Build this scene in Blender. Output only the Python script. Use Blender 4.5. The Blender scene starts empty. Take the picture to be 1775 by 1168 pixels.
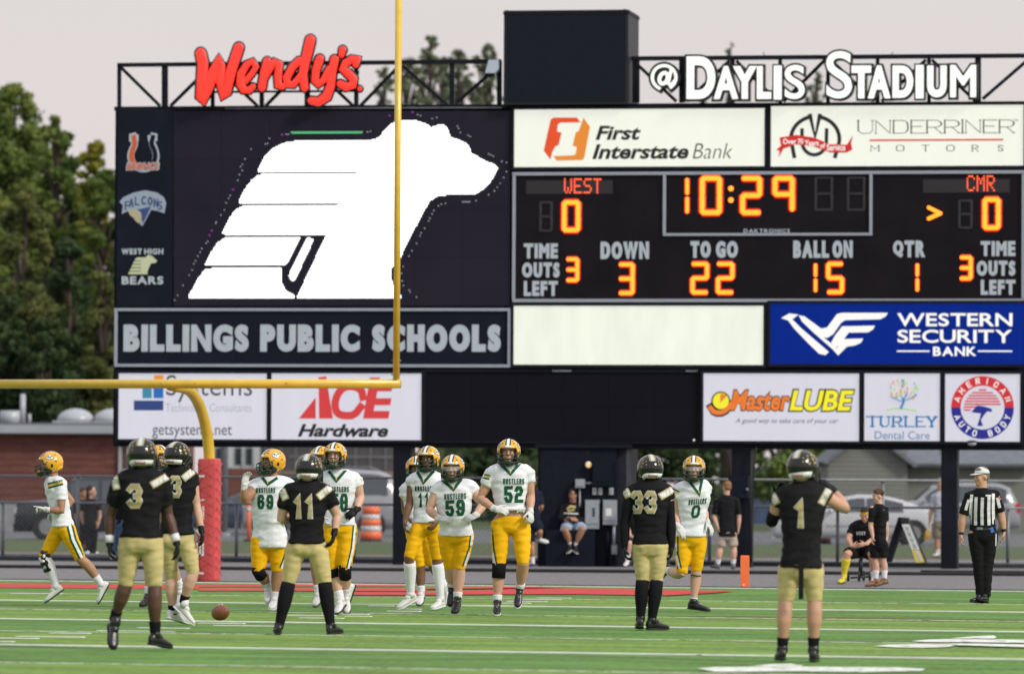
import bpy, math, random, time
from mathutils import Vector, Matrix, noise
from mathutils.bvhtree import BVHTree
T0 = time.time()
R = math.radians
SC = bpy.context.scene
COL = SC.collection
rnd = random.Random(7)

# ------------------------------------------------------------------ camera
FPX, PSI, PIT, ROL = 9561.6, 0.30134, 0.027914, 0.0054
CAM = Vector((29.576, -77.794, 1.40))
PW, PH = 1775.0, 1168.0
FW = Vector((-math.sin(PSI) * math.cos(PIT), math.cos(PSI) * math.cos(PIT), math.sin(PIT)))
RT = Vector((math.cos(PSI), math.sin(PSI), 0))
UP = RT.cross(FW)
R2 = RT * math.cos(ROL) + UP * math.sin(ROL)
U2 = UP * math.cos(ROL) - RT * math.sin(ROL)
cd = bpy.data.cameras.new('camera')
cam = bpy.data.objects.new('camera', cd)
COL.objects.link(cam)
cam.matrix_world = Matrix(((R2.x, U2.x, -FW.x, CAM.x), (R2.y, U2.y, -FW.y, CAM.y), (R2.z, U2.z, -FW.z, CAM.z), (0, 0, 0, 1)))
cd.sensor_width = 36
cd.lens = FPX / PW * 36
cd.clip_start = 1
cd.clip_end = 4000
cd.dof.use_dof = True
cd.dof.focus_distance = 64
cd.dof.aperture_fstop = 2.8
SC.camera = cam

# ------------------------------------------------------------------ sky, sun, exposure
wd = bpy.data.worlds.new('World'); SC.world = wd; wd.use_nodes = True
nt = wd.node_tree; nt.nodes.clear()
SUN_EL, SUN_AZ = R(38), R(-150)      # direction the light comes from: behind the camera, to its left
out = nt.nodes.new('ShaderNodeOutputWorld'); bg = nt.nodes.new('ShaderNodeBackground')
sky = nt.nodes.new('ShaderNodeTexSky'); sky.sky_type = 'NISHITA'; sky.sun_disc = False
sky.sun_elevation = SUN_EL; sky.sun_rotation = SUN_AZ; sky.dust_density = 4
bg2 = nt.nodes.new('ShaderNodeBackground'); bg2.inputs[1].default_value = 0.02
nt.links.new(sky.outputs[0], bg2.inputs[0])
tc = nt.nodes.new('ShaderNodeTexCoord'); sp = nt.nodes.new('ShaderNodeSeparateXYZ')
nt.links.new(tc.outputs['Generated'], sp.inputs[0])
cr = nt.nodes.new('ShaderNodeValToRGB')
cr.color_ramp.elements[0].position = 0.0; cr.color_ramp.elements[0].color = (0.725, 0.65, 0.655, 1)
cr.color_ramp.elements[1].position = 1.0; cr.color_ramp.elements[1].color = (0.78, 0.80, 0.88, 1)
e = cr.color_ramp.elements.new(0.10); e.color = (0.715, 0.66, 0.655, 1)
e = cr.color_ramp.elements.new(0.4); e.color = (0.80, 0.78, 0.80, 1)
nz = nt.nodes.new('ShaderNodeTexNoise'); nz.inputs['Scale'].default_value = 3.0; nz.inputs['Detail'].default_value = 4
mp = nt.nodes.new('ShaderNodeMapping'); mp.inputs['Scale'].default_value = (1, 1, 5)
nt.links.new(tc.outputs['Generated'], mp.inputs[0]); nt.links.new(mp.outputs[0], nz.inputs[0])
mr = nt.nodes.new('ShaderNodeMapRange'); mr.inputs[3].default_value = 0.93; mr.inputs[4].default_value = 1.07
nt.links.new(nz.outputs[0], mr.inputs[0])
vm = nt.nodes.new('ShaderNodeVectorMath'); vm.operation = 'SCALE'
nt.links.new(sp.outputs[2], cr.inputs[0]); nt.links.new(cr.outputs[0], vm.inputs[0]); nt.links.new(mr.outputs[0], vm.inputs['Scale'])
nt.links.new(vm.outputs[0], bg.inputs[0]); bg.inputs[1].default_value = 0.98
add = nt.nodes.new('ShaderNodeAddShader')
nt.links.new(bg.outputs[0], add.inputs[0]); nt.links.new(bg2.outputs[0], add.inputs[1]); nt.links.new(add.outputs[0], out.inputs[0])
sd = bpy.data.lights.new('sun', 'SUN'); sd.energy = 2.7; sd.angle = R(11); sd.color = (1.0, 0.93, 0.84)
sun = bpy.data.objects.new('sun', sd); COL.objects.link(sun)
LDIR = RT * 0.72 - Vector((FW.x, FW.y, 0)) * 0.50 + Vector((0, 0, 0.62))   # towards the light: from the right, behind the camera
sun.rotation_euler = LDIR.to_track_quat('Z', 'Y').to_euler()
sky.sun_elevation = math.asin(LDIR.normalized().z); sky.sun_rotation = math.atan2(LDIR.x, LDIR.y)
SC.view_settings.view_transform = 'Standard'; SC.view_settings.look = 'None'
SC.view_settings.exposure = 0.0; SC.view_settings.gamma = 1.0; SC.view_settings.use_curve_mapping = False
SC.render.engine = 'CYCLES'
SC.cycles.use_denoising = True
SC.cycles.max_bounces = 6
SC.cycles.sample_clamp_indirect = 4

# ------------------------------------------------------------------ pixel rays
def ray(px, py):
    return FW + R2 * ((px - PW / 2) / FPX) + U2 * ((PH / 2 - py) / FPX)
def at(px, py, z):
    return CAM + ray(px, py) * z
def gdepth(px, py, h=0.0):
    return (h - CAM.z) / ray(px, py).z
def ground(px, py, h=0.0):
    return at(px, py, gdepth(px, py, h))

# ------------------------------------------------------------------ mesh building
WM = {}
I4 = Matrix.Identity(4)
def rotz(a, loc=(0, 0, 0)):
    return Matrix.Translation(Vector(loc)) @ Matrix.Rotation(a, 4, 'Z')
class MB:
    def __init__(s): s.v = []; s.f = []; s.m = []
    def add(s, vs, fs, mi=0):
        n = len(s.v); s.v += [Vector(v) for v in vs]; s.f += [tuple(i + n for i in f) for f in fs]; s.m += [mi] * len(fs); return s
    def box(s, a, b, mi=0, M=None):
        x0, y0, z0 = a; x1, y1, z1 = b
        vs = [Vector(p) for p in ((x0, y0, z0), (x1, y0, z0), (x1, y1, z0), (x0, y1, z0), (x0, y0, z1), (x1, y0, z1), (x1, y1, z1), (x0, y1, z1))]
        if M: vs = [M @ v for v in vs]
        return s.add(vs, [(0, 3, 2, 1), (4, 5, 6, 7), (0, 1, 5, 4), (1, 2, 6, 5), (2, 3, 7, 6), (3, 0, 4, 7)], mi)
    def quad(s, a, b, c, d, mi=0): return s.add([a, b, c, d], [(0, 1, 2, 3)], mi)
    def rings(s, rings, cap=True, mi=0, closed=False):
        n = len(rings[0]); b = len(s.v); fs = []
        vs = [p for r in rings for p in r]
        k = len(rings)
        for i in range(k - 1 + (1 if closed else 0)):
            for j in range(n):
                a0 = i * n + j; a1 = i * n + (j + 1) % n; c0 = ((i + 1) % k) * n + j; c1 = ((i + 1) % k) * n + (j + 1) % n
                fs.append((a0, a1, c1, c0))
        if cap and not closed:
            fs.append(tuple(reversed(range(n)))); fs.append(tuple((k - 1) * n + j for j in range(n)))
        return s.add(vs, fs, mi)
    def tube(s, pts, rad, n=8, cap=True, mi=0, closed=False, flat=1.0):
        pts = [Vector(p) for p in pts]
        if not hasattr(rad, '__len__'): rad = [rad] * len(pts)
        rings = []; prev = None
        for i, p in enumerate(pts):
            if closed: d = pts[(i + 1) % len(pts)] - pts[i - 1]
            elif i == 0: d = pts[1] - p
            elif i == len(pts) - 1: d = p - pts[i - 1]
            else: d = (pts[i + 1] - p).normalized() + (p - pts[i - 1]).normalized()
            if d.length < 1e-9: d = Vector((0, 0, 1))
            d.normalize()
            if prev is None:
                a = Vector((0, 0, 1)) if abs(d.z) < 0.9 else Vector((1, 0, 0))
                u = d.cross(a).normalized()
            else:
                u = (prev - d * prev.dot(d)); u = u.normalized() if u.length > 1e-6 else d.orthogonal().normalized()
            prev = u; w = d.cross(u)
            rings.append([p + (u * math.cos(t) + w * math.sin(t) * flat) * rad[i] for t in [2 * math.pi * j / n for j in range(n)]])
        return s.rings(rings, cap, mi, closed)
    def capsule(s, pts, rad, n=12, mi=0):
        # tube with round ends
        pts = [Vector(p) for p in pts]
        if not hasattr(rad, '__len__'): rad = [rad] * len(pts)
        d0 = (pts[0] - pts[1]).normalized(); d1 = (pts[-1] - pts[-2]).normalized()
        P = []; Q = []
        for a in (80, 55, 28):
            P.append(pts[0] + d0 * rad[0] * math.sin(R(a))); Q.append(rad[0] * math.cos(R(a)))
        P += pts; Q += list(rad)
        for a in (28, 55, 80):
            P.append(pts[-1] + d1 * rad[-1] * math.sin(R(a))); Q.append(rad[-1] * math.cos(R(a)))
        return s.tube(P, Q, n, True, mi)
    def ell(s, c, r, n=16, k=10, M=None, mi=0):
        c = Vector(c); rings = []
        for i in range(1, k):
            t = math.pi * i / k
            ring = [Vector((r[0] * math.sin(t) * math.cos(2 * math.pi * j / n), r[1] * math.sin(t) * math.sin(2 * math.pi * j / n), r[2] * math.cos(t))) for j in range(n)]
            if M: ring = [M @ q for q in ring]
            rings.append([c + q for q in reversed(ring)])
        b = len(s.v)
        s.rings(rings, False, mi)
        top = Vector((0, 0, r[2])); bot = Vector((0, 0, -r[2]))
        if M: top = M @ top; bot = M @ bot
        s.v += [c + top, c + bot]; nt_ = len(s.v)
        for j in range(n):
            s.f.append((b + (j + 1) % n, b + j, nt_ - 2)); s.m.append(mi)
            q = b + (k - 2) * n
            s.f.append((q + j, q + (j + 1) % n, nt_ - 1)); s.m.append(mi)
        return s
    def poly(s, pts, dep, mi=0):
        # pts: outline in 3D (planar), dep: vector of extrusion backwards
        n = len(pts); pts = [Vector(p) for p in pts]; d = Vector(dep)
        vs = pts + [p + d for p in pts]
        fs = [tuple(range(n)), tuple(reversed(range(n, 2 * n)))] + [(i, i + n, (i + 1) % n + n, (i + 1) % n) for i in range(n)]
        return s.add(vs, fs, mi)
    def mesh(s, name, mats, M=None, smooth=False):
        me = bpy.data.meshes.new(name)
        vs = [M @ v for v in s.v] if M else s.v
        me.from_pydata([tuple(v) for v in vs], [], s.f)
        if not isinstance(mats, (list, tuple)): mats = [mats]
        for m in mats: me.materials.append(m)
        if len(mats) > 1: me.polygons.foreach_set('material_index', s.m)
        if smooth: me.shade_smooth()
        me.update()
        return me
def props(o, label=None, cat=None, group=None, kind=None):
    if label: o['label'] = label
    if cat: o['category'] = cat
    if group: o['group'] = group
    if kind: o['kind'] = kind
    return o
def thing(name, label, cat, loc, rz=0.0, group=None):
    o = bpy.data.objects.new(name, None); COL.objects.link(o)
    o.empty_display_size = 0.2
    o.location = loc; o.rotation_euler = (0, 0, rz)
    WM[o.name] = rotz(rz, loc)
    return props(o, label, cat, group)
def root_m(o): return WM[o.name]
def part(name, mb, mat, parent, F=I4, smooth=False, label=None, kind=None, me=None):
    """a child mesh; F turns the builder's coordinates into world coordinates"""
    PM = WM[parent.name]
    if me is None: me = mb.mesh(name, mat, PM.inverted() @ F, smooth)
    o = bpy.data.objects.new(name, me); COL.objects.link(o); o.parent = parent
    WM[o.name] = PM
    return props(o, label, None, None, kind)
def solo(name, mb, mat, label, cat, loc, rz=0.0, F=I4, smooth=False, group=None, kind=None):
    M = rotz(rz, loc)
    o = bpy.data.objects.new(name, mb.mesh(name, mat, M.inverted() @ F, smooth)); COL.objects.link(o)
    o.location = loc; o.rotation_euler = (0, 0, rz); WM[o.name] = M
    return props(o, label, cat, group, kind)
def struct(name, mb, mat, kind='structure', smooth=False):
    o = bpy.data.objects.new(name, mb.mesh(name, mat, None, smooth)); COL.objects.link(o); WM[o.name] = I4
    return props(o, None, None, None, kind)

# ------------------------------------------------------------------ materials
MC = {}
def srgb(r, g, b):
    f = lambda c: (c / 255 / 12.92) if c / 255 <= 0.04045 else ((c / 255 + 0.055) / 1.055) ** 2.4
    return (f(r), f(g), f(b))
def mat(name, col, rough=0.6, metal=0.0, var=0.15, scale=8.0, bump=0.0, bscale=60.0, emit=None, es=1.0, spec=0.5, coat=0.0, coords='Object', sheen=0.0, stretch=None, trans=0.0):
    if name in MC: return MC[name]
    m = bpy.data.materials.new(name); m.use_nodes = True; MC[name] = m
    t = m.node_tree; b = t.nodes['Principled BSDF']
    b.inputs['Roughness'].default_value = rough; b.inputs['Metallic'].default_value = metal
    b.inputs['Specular IOR Level'].default_value = spec; b.inputs['Coat Weight'].default_value = coat
    b.inputs['Sheen Weight'].default_value = sheen
    if trans: b.inputs['Transmission Weight'].default_value = trans
    tcn = t.nodes.new('ShaderNodeTexCoord'); src = tcn.outputs[coords]
    if stretch:
        mpn = t.nodes.new('ShaderNodeMapping'); mpn.inputs['Scale'].default_value = stretch
        t.links.new(src, mpn.inputs[0]); src = mpn.outputs[0]
    if var > 0:
        n = t.nodes.new('ShaderNodeTexNoise'); n.inputs['Scale'].default_value = scale; n.inputs['Detail'].default_value = 5
        t.links.new(src, n.inputs[0])
        r = t.nodes.new('ShaderNodeMapRange'); r.inputs[1].default_value = 0.3; r.inputs[2].default_value = 0.7
        r.inputs[3].default_value = 1 - var; r.inputs[4].default_value = 1 + var
        t.links.new(n.outputs[0], r.inputs[0])
        v = t.nodes.new('ShaderNodeVectorMath'); v.operation = 'SCALE'; v.inputs[0].default_value = col
        t.links.new(r.outputs[0], v.inputs['Scale']); t.links.new(v.outputs[0], b.inputs['Base Color'])
    else: b.inputs['Base Color'].default_value = (*col, 1)
    if bump > 0:
        n2 = t.nodes.new('ShaderNodeTexNoise'); n2.inputs['Scale'].default_value = bscale; n2.inputs['Detail'].default_value = 4
        t.links.new(src, n2.inputs[0])
        bp_ = t.nodes.new('ShaderNodeBump'); bp_.inputs['Strength'].default_value = bump; bp_.inputs['Distance'].default_value = 0.02
        t.links.new(n2.outputs[0], bp_.inputs['Height']); t.links.new(bp_.outputs[0], b.inputs['Normal'])
    if emit:
        b.inputs['Emission Color'].default_value = (*emit, 1); b.inputs['Emission Strength'].default_value = es
    return m
def lit(name, rgb, k=1.0):
    """backlit printed face: the print lets the lamps behind it through"""
    c = srgb(*rgb)
    return mat(name, tuple(x * 0.35 for x in c), 0.5, var=0, emit=c, es=0.78 * k)
M_black = mat('black_steel', (0.0095, 0.011, 0.018), 0.5, var=0.25, scale=2, spec=.12)
M_cab = mat('black_cabinet', (0.0085, 0.011, 0.021), 0.6, var=0.2, scale=1.2, bump=0.05, bscale=20, spec=.10)
M_ledoff = mat('unlit_screen', (0.007, 0.007, 0.012), 0.6, var=0.12, scale=1.0, spec=.08)
M_greyframe = mat('grey_trim', srgb(150, 158, 170), 0.5, var=0.05)
M_caption = mat('silver_vinyl', srgb(178, 190, 200), 0.5, var=0.04)
M_white = mat('white_plastic', (0.75, 0.75, 0.74), 0.5, var=0.04)
M_galv = mat('galvanised_steel', (0.19, 0.21, 0.235), 0.45, metal=0.3, var=0.15, scale=10)
M_goal = mat('yellow_gloss_paint', (0.66, 0.44, 0.045), 0.35, var=0.10, scale=5, coat=0.3)
M_rubber = mat('black_rubber', (0.012, 0.012, 0.013), 0.75, var=0.2)

# ------------------------------------------------------------------ stroke lettering
def glyph(ch, c=0.22):
    if ch in 'OQ0D':
        o = [(c, 1), (1 - c, 1), (1, 1 - c), (1, c), (1 - c, 0), (c, 0), (0, c), (0, 1 - c), (c, 1)]
        if ch == 'D': o = [(0, 0), (0, 1), (1 - c, 1), (1, 1 - c), (1, c), (1 - c, 0), (0, 0)]
        return [o] + ([[(.6, .25), (1, 0)]] if ch == 'Q' else [])
    six = [[(.98, .82), (1 - c, 1), (c, 1), (0, 1 - c), (0, c), (c, 0), (1 - c, 0), (1, c), (1, .54 - c), (1 - c, .54), (0, .54)]]
    P = [(0, 0), (0, 1), (1 - c, 1), (1, 1 - c), (1, .45 + c), (1 - c, .45), (0, .45)]
    d = {
        'A': [[(0, 0), (.5, 1), (1, 0)], [(.2, .3), (.8, .3)]],
        'a': [[(0, 0), (0, 1 - c), (c, 1), (1 - c, 1), (1, 1 - c), (1, 0)], [(0, .42), (1, .42)]],
        'B': [[(0, .52), (0, 1), (1 - c, 1), (1, 1 - c), (1, .52 + c), (1 - c, .52), (0, .52), (0, 0), (1 - c, 0), (1, c), (1, .52 - c), (1 - c, .52)]],
        'C': [[(1, .68), (1, 1 - c), (1 - c, 1), (c, 1), (0, 1 - c), (0, c), (c, 0), (1 - c, 0), (1, c), (1, .32)]],
        'E': [[(1, 1), (0, 1), (0, 0), (1, 0)], [(0, .52), (.85, .52)]],
        'F': [[(1, 1), (0, 1), (0, 0)], [(0, .5), (.8, .5)]],
        'G': [[(1, .7), (1, 1 - c), (1 - c, 1), (c, 1), (0, 1 - c), (0, c), (c, 0), (1 - c, 0), (1, c), (1, .45), (.6, .45)]],
        'H': [[(0, 0), (0, 1)], [(1, 0), (1, 1)], [(0, .5), (1, .5)]],
        'I': [[(.5, 0), (.5, 1)]],
        'K': [[(0, 0), (0, 1)], [(1, 1), (.1, .42)], [(.35, .58), (1, 0)]],
        'L': [[(0, 1), (0, 0), (1, 0)]],
        'M': [[(0, 0), (0, 1), (.5, .3), (1, 1), (1, 0)]],
        'N': [[(0, 0), (0, 1), (1, 0), (1, 1)]],
        'P': [P], 'R': [P, [(.5, .45), (1, 0)]],
        'S': [[(.98, .82), (1 - c, 1), (c, 1), (0, 1 - c), (0, .5 + c * .9), (c, .52), (1 - c, .48), (1, .5 - c * .9), (1, c), (1 - c, 0), (c, 0), (.02, .18)]],
        'T': [[(0, 1), (1, 1)], [(.5, 0), (.5, 1)]],
        'U': [[(0, 1), (0, c), (c, 0), (1 - c, 0), (1, c), (1, 1)]],
        'V': [[(0, 1), (.5, 0), (1, 1)]], 'W': [[(0, 1), (.25, 0), (.5, .8), (.75, 0), (1, 1)]],
        'X': [[(0, 0), (1, 1)], [(0, 1), (1, 0)]], 'Y': [[(0, 1), (.5, .45), (1, 1)], [(.5, .45), (.5, 0)]],
        'Z': [[(0, 1), (1, 1), (0, 0), (1, 0)]],
        '1': [[(.16, .84), (.58, 1), (.58, 0)]],
        '2': [[(.02, .82), (c, 1), (1 - c, 1), (1, 1 - c), (1, .5 + c), (1 - c, .5), (c, .5), (0, .5 - c), (0, 0), (1, 0)]],
        '3': [[(.0, .86), (c, 1), (1 - c, 1), (1, 1 - c), (1, .5 + c), (1 - c, .5), (.62, .5)], [(1 - c, .5), (1, .5 - c), (1, c), (1 - c, 0), (c, 0), (.0, .14)]],
        '5': [[(1, 1), (0, 1), (0, .55), (1 - c, .55), (1, .55 - c), (1, c), (1 - c, 0), (c, 0), (.02, .18)]],
        '6': six, '9': [[(1 - x, 1 - y) for x, y in six[0]]],
        '8': [[(c, 1), (1 - c, 1), (1, 1 - c), (1, c), (1 - c, 0), (c, 0), (0, c), (0, 1 - c), (c, 1)], [(0, .5), (1, .5)]],
        '-': [[(0, .5), (1, .5)]], '.': [[(.4, 0), (.5, 0)]], "'": [[(.5, 1), (.4, .8)]],
    }
    return d.get(ch, [])
GW = {'I': .42, 'M': 1.3, 'W': 1.45, ' ': .55, '1': .8, "'": .3, '.': .4, 'L': .85, 'E': .88, 'F': .85}
def chaikin(p, it=2):
    """round the gentle corners, keep the square ones"""
    closed = p[0] == p[-1]
    sharp = set()
    n = len(p)
    for i in range(n if closed else 0):
        a = p[i - 1] if i > 0 else p[-2]; b = p[i]; c = p[i + 1] if i < n - 1 else p[1]
        u = Vector((b[0] - a[0], b[1] - a[1])); v = Vector((c[0] - b[0], c[1] - b[1]))
        if u.length > 0 and v.length > 0 and u.angle(v) > R(78): sharp.add(p[i])
    for i in range(1, n - 1):
        u = Vector((p[i][0] - p[i - 1][0], p[i][1] - p[i - 1][1])); v = Vector((p[i + 1][0] - p[i][0], p[i + 1][1] - p[i][1]))
        if u.length > 0 and v.length > 0 and u.angle(v) > R(78): sharp.add(p[i])
    if sharp:
        # split the line at its square corners and round each run by itself
        cuts = [i for i in range(n) if p[i] in sharp]
        if closed and 0 not in cuts and n - 1 not in cuts:
            k = cuts[0]; p = p[k:-1] + p[:k + 1]; cuts = [i for i in range(n) if p[i] in sharp]
        if cuts[0] != 0: cuts = [0] + cuts
        if cuts[-1] != n - 1: cuts = cuts + [n - 1]
        res = [p[0]]
        for a, b in zip(cuts, cuts[1:]):
            seg = p[a:b + 1]; res += (_chk(seg, it) if len(seg) > 2 else seg)[1:]
        return res
    return _chk(p, it)
def _chk(p, it):
    closed = p[0] == p[-1]
    for _ in range(it):
        q = [] if closed else [p[0]]
        n = len(p)
        for i in range(n - 1):
            a, b = p[i], p[i + 1]
            l = (a[0] * .75 + b[0] * .25, a[1] * .75 + b[1] * .25); r = (a[0] * .25 + b[0] * .75, a[1] * .25 + b[1] * .75)
            if closed: q += [l, r]
            else:
                if i > 0: q.append(l)
                if i < n - 2: q.append(r)
        q = q + ([q[0]] if closed else [p[-1]])
        p = q
    return p
def rnd_corners(p, k=0.5):
    """round only gentle (chamfer) corners: replace the vertex pair by a short arc"""
    return chaikin(p, 1) if len(p) > 4 else p
def layout(s, x0, y0, x1, y1, t, gap=None, caps=None, slant=0.0):
    """returns [(char, [polylines])] in the units of the box, y up"""
    if gap is None: gap = t * 0.55
    H = y1 - y0
    ws = [GW.get(ch, 1.0) for ch in s]
    # width of a glyph = w*u, except I which is t wide
    tot = sum(w for ch, w in zip(s, ws) if ch != 'I'); nI = s.count('I')
    u = ((x1 - x0) - gap * (len(s) - 1) - nI * t) / max(tot, 1e-6)
    x = x0; res = []
    for ch, w in zip(s, ws):
        gw = t if ch == 'I' else w * u
        if ch != ' ':
            pl = []
            for p in glyph(ch if not caps else caps.get(ch, ch)):
                q = []
                for (a, b) in p:
                    yy = y0 + t / 2 + b * (H - t)
                    q.append((x + t / 2 + a * max(gw - t, 0) + slant * (yy - y0), yy))
                if ch in 'CSG23569' and len(q) > 2:
                    for e0, e1 in ((0, 1), (-1, -2)):
                        if .15 < p[e0][1] < .85 and p[e0][0] == p[e1][0] and p[e0][0] in (0, 1):
                            dy = t / 2 * (1 if q[e1][1] > q[e0][1] else -1); ny = q[e0][1] + dy
                            if (q[e1][1] - ny) * dy > 0: q[e0] = (q[e0][0], ny)
                pl.append(q)
            res.append((ch, pl))
        x += gw + gap
    return res
def ribbon2(p, w, cap=True):
    """2D polyline -> list of (left,right) with mitred joints"""
    closed = len(p) > 2 and abs(p[0][0] - p[-1][0]) + abs(p[0][1] - p[-1][1]) < 1e-6
    P = [Vector((a, b)) for a, b in p]
    if closed: P = P[:-1]
    n = len(P); out_ = []
    if not closed and cap:
        P[0] = P[0] + (P[0] - P[1]).normalized() * w / 2
        P[-1] = P[-1] + (P[-1] - P[-2]).normalized() * w / 2
    for i in range(n):
        if closed or 0 < i < n - 1:
            a = (P[i] - P[i - 1]).normalized(); b = (P[(i + 1) % n] - P[i]).normalized()
        elif i == 0: a = b = (P[1] - P[0]).normalized()
        else: a = b = (P[-1] - P[-2]).normalized()
        na = Vector((-a.y, a.x)); nb = Vector((-b.y, b.x)); m = na + nb
        if m.length < 1e-4: m = na
        m.normalize(); k = min(1 / max(m.dot(na), .3), 1.9)
        out_.append((P[i] + m * w / 2 * k, P[i] - m * w / 2 * k))
    if closed: out_.append(out_[0])
    return out_
def strokes3(mb, polys, w, y0, dep, mi=0, eps=0.002, fn=None):
    """flat-faced strokes in the plane x,z at y=y0, thickness dep behind it"""
    for k, p in enumerate(polys):
        rb = ribbon2(p, w); yy = y0 - k * eps
        for i in range(len(rb) - 1):
            (l0, r0), (l1, r1) = rb[i], rb[i + 1]
            a, b, c, d = [(q.x, yy, q.y) for q in (r0, r1, l1, l0)]
            mb.poly([a, b, c, d], (0, dep, 0), mi)
FC = {}
TS = bpy.data.scenes.new('workbench')
def evaluated(o):
    TS.collection.objects.link(o)
    with bpy.context.temp_override(scene=TS, view_layer=TS.view_layers[0]):
        me = bpy.data.meshes.new_from_object(o.evaluated_get(bpy.context.evaluated_depsgraph_get()))
    TS.collection.objects.unlink(o); return me
def font_mesh(s, bold=0.0, shear=0.0, space=1.0):
    key = (s, bold, shear, space)
    if key in FC: return FC[key]
    c = bpy.data.curves.new('t', 'FONT'); c.body = s; c.offset = bold; c.shear = shear; c.space_character = space
    c.extrude = 0.0; c.resolution_u = 3; c.fill_mode = 'FRONT' if hasattr(c, 'fill_mode') else c.fill_mode
    o = bpy.data.objects.new('t', c); me = evaluated(o)
    vs = [v.co.copy() for v in me.vertices]; fs = [tuple(p.vertices) for p in me.polygons]
    bpy.data.objects.remove(o); bpy.data.meshes.remove(me); bpy.data.curves.remove(c)
    FC[key] = (vs, fs); return FC[key]
def font_text(mb, s, x0, z0, x1, z1, y, bold=0.0, shear=0.0, space=1.0, mi=0, fn=None):
    """builtin-font text squeezed into the box; z0 bottom, z1 top of the ink"""
    vs, fs = font_mesh(s, bold, shear, space)
    ax = min(v.x for v in vs); bx = max(v.x for v in vs); ay = min(v.y for v in vs); by = max(v.y for v in vs)
    q = [Vector((x0 + (v.x - ax) / (bx - ax) * (x1 - x0), y, z0 + (v.y - ay) / (by - ay) * (z1 - z0))) for v in vs]
    if fn: q = [fn(v) for v in q]
    mb.add(q, fs, mi)

# heavy condensed capitals: outlines of the built-in font, narrowed first and then thickened evenly
OC = {}
def outline(ch):
    if ch in OC: return OC[ch]
    c = bpy.data.curves.new('t', 'FONT'); c.body = ch; o = bpy.data.objects.new('t', c); TS.collection.objects.link(o)
    with bpy.context.temp_override(scene=TS, view_layer=TS.view_layers[0]):
        dg = bpy.context.evaluated_depsgraph_get(); cu = o.evaluated_get(dg).to_curve(dg)
        sp = [([(tuple(p.co), tuple(p.handle_left), tuple(p.handle_right)) for p in q.bezier_points], q.use_cyclic_u) for q in cu.splines]
    o.evaluated_get(dg).to_curve_clear(); TS.collection.objects.unlink(o); bpy.data.objects.remove(o); bpy.data.curves.remove(c)
    xs = [p[0][0] for q, _ in sp for p in q]; ys = [p[0][1] for q, _ in sp for p in q]
    OC[ch] = (sp, min(xs), max(xs), min(ys), max(ys)); return OC[ch]
CCH = {}
def char_mesh(ch, w, h, off, dep):
    """mesh of one letter filling w x h: the font's shape plus an even border of width off; dep deep behind y=0"""
    key = (ch, round(w, 3), round(h, 3), round(off, 4), round(dep, 3))
    if key in CCH: return CCH[key]
    sp, x0, x1, y0, y1 = outline(ch)
    c = bpy.data.curves.new('t', 'CURVE'); c.dimensions = '2D'; c.fill_mode = 'BOTH' if dep > .006 else 'FRONT'; c.resolution_u = 5; c.extrude = dep / 2 if dep > .006 else 0
    f = lambda p: (off + (p[0] - x0) / (x1 - x0) * (w - 2 * off), off + (p[1] - y0) / (y1 - y0) * (h - 2 * off), 0)
    mb = MB(); conts = []
    for q, cyc in sp:
        s_ = c.splines.new('BEZIER'); s_.bezier_points.add(len(q) - 1); s_.use_cyclic_u = True
        for bp_, (co, hl, hr) in zip(s_.bezier_points, q):
            bp_.handle_left_type = bp_.handle_right_type = 'FREE'; bp_.co = f(co); bp_.handle_left = f(hl); bp_.handle_right = f(hr)
        pl = []
        for i in range(len(q)):
            a, b, c2, d = [Vector(f(v)) for v in (q[i][0], q[i][2], q[(i + 1) % len(q)][1], q[(i + 1) % len(q)][0])]
            ch_ = (d - a); straight = ch_.length < 1e-6 or max(abs((b - a).cross(ch_).z), abs((c2 - a).cross(ch_).z)) / ch_.length < ch_.length * .02
            for k in range(1 if straight else 6):
                u = k / 6; v = 1 - u; P_ = a * v ** 3 + b * (3 * v * v * u) + c2 * (3 * v * u * u) + d * u ** 3
                if not pl or (Vector((pl[-1][0], pl[-1][1], 0)) - P_).length > 1e-4: pl.append((P_.x, P_.y))
        if off > 1e-4 and len(pl) > 2:
            if (Vector(pl[0]) - Vector(pl[-1])).length < 1e-4: pl.pop()
            pl.append(pl[0]); conts.append((pl, sum(pl[i][0] * pl[i + 1][1] - pl[i + 1][0] * pl[i][1] for i in range(len(pl) - 1))))
    right = max(conts, key=lambda c_: abs(c_[1]))[1] > 0 if conts else True      # on which side of its outline the ink ends
    for pl, _ in conts:
        if True:
            rb = [((l + r) / 2, r) if right else (l, (l + r) / 2) for l, r in ribbon2(pl, 2 * off)]
            for i in range(len(rb) - 1):
                (l0, r0), (l1, r1) = rb[i], rb[i + 1]; 
                q4 = [(z.x, -.0003, z.y) for z in (r0, r1, l1, l0)]
                if dep > .06: mb.poly([(x_, -.0012, z_) for x_, _, z_ in q4], (0, dep - .001, 0))
                else:
                    nn = (Vector(q4[1]) - Vector(q4[0])).cross(Vector(q4[2]) - Vector(q4[0])).y
                    mb.add(q4, [(0, 1, 2, 3)] if nn < 0 else [(3, 2, 1, 0)])
    o = bpy.data.objects.new('t', c); me = evaluated(o)
    vs = [Vector((v.co.x, dep / 2 - v.co.z if dep > .006 else 0, v.co.y)) for v in me.vertices]; fs = [tuple(p.vertices) for p in me.polygons]
    bpy.data.objects.remove(o); bpy.data.meshes.remove(me); bpy.data.curves.remove(c)
    if dep <= .006:
        fs = [f_ if (vs[f_[1]] - vs[f_[0]]).cross(vs[f_[2]] - vs[f_[0]]).y < 0 else tuple(reversed(f_)) for f_ in fs]
    mb.add(vs, fs); CCH[key] = (mb.v, mb.f); return CCH[key]
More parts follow.
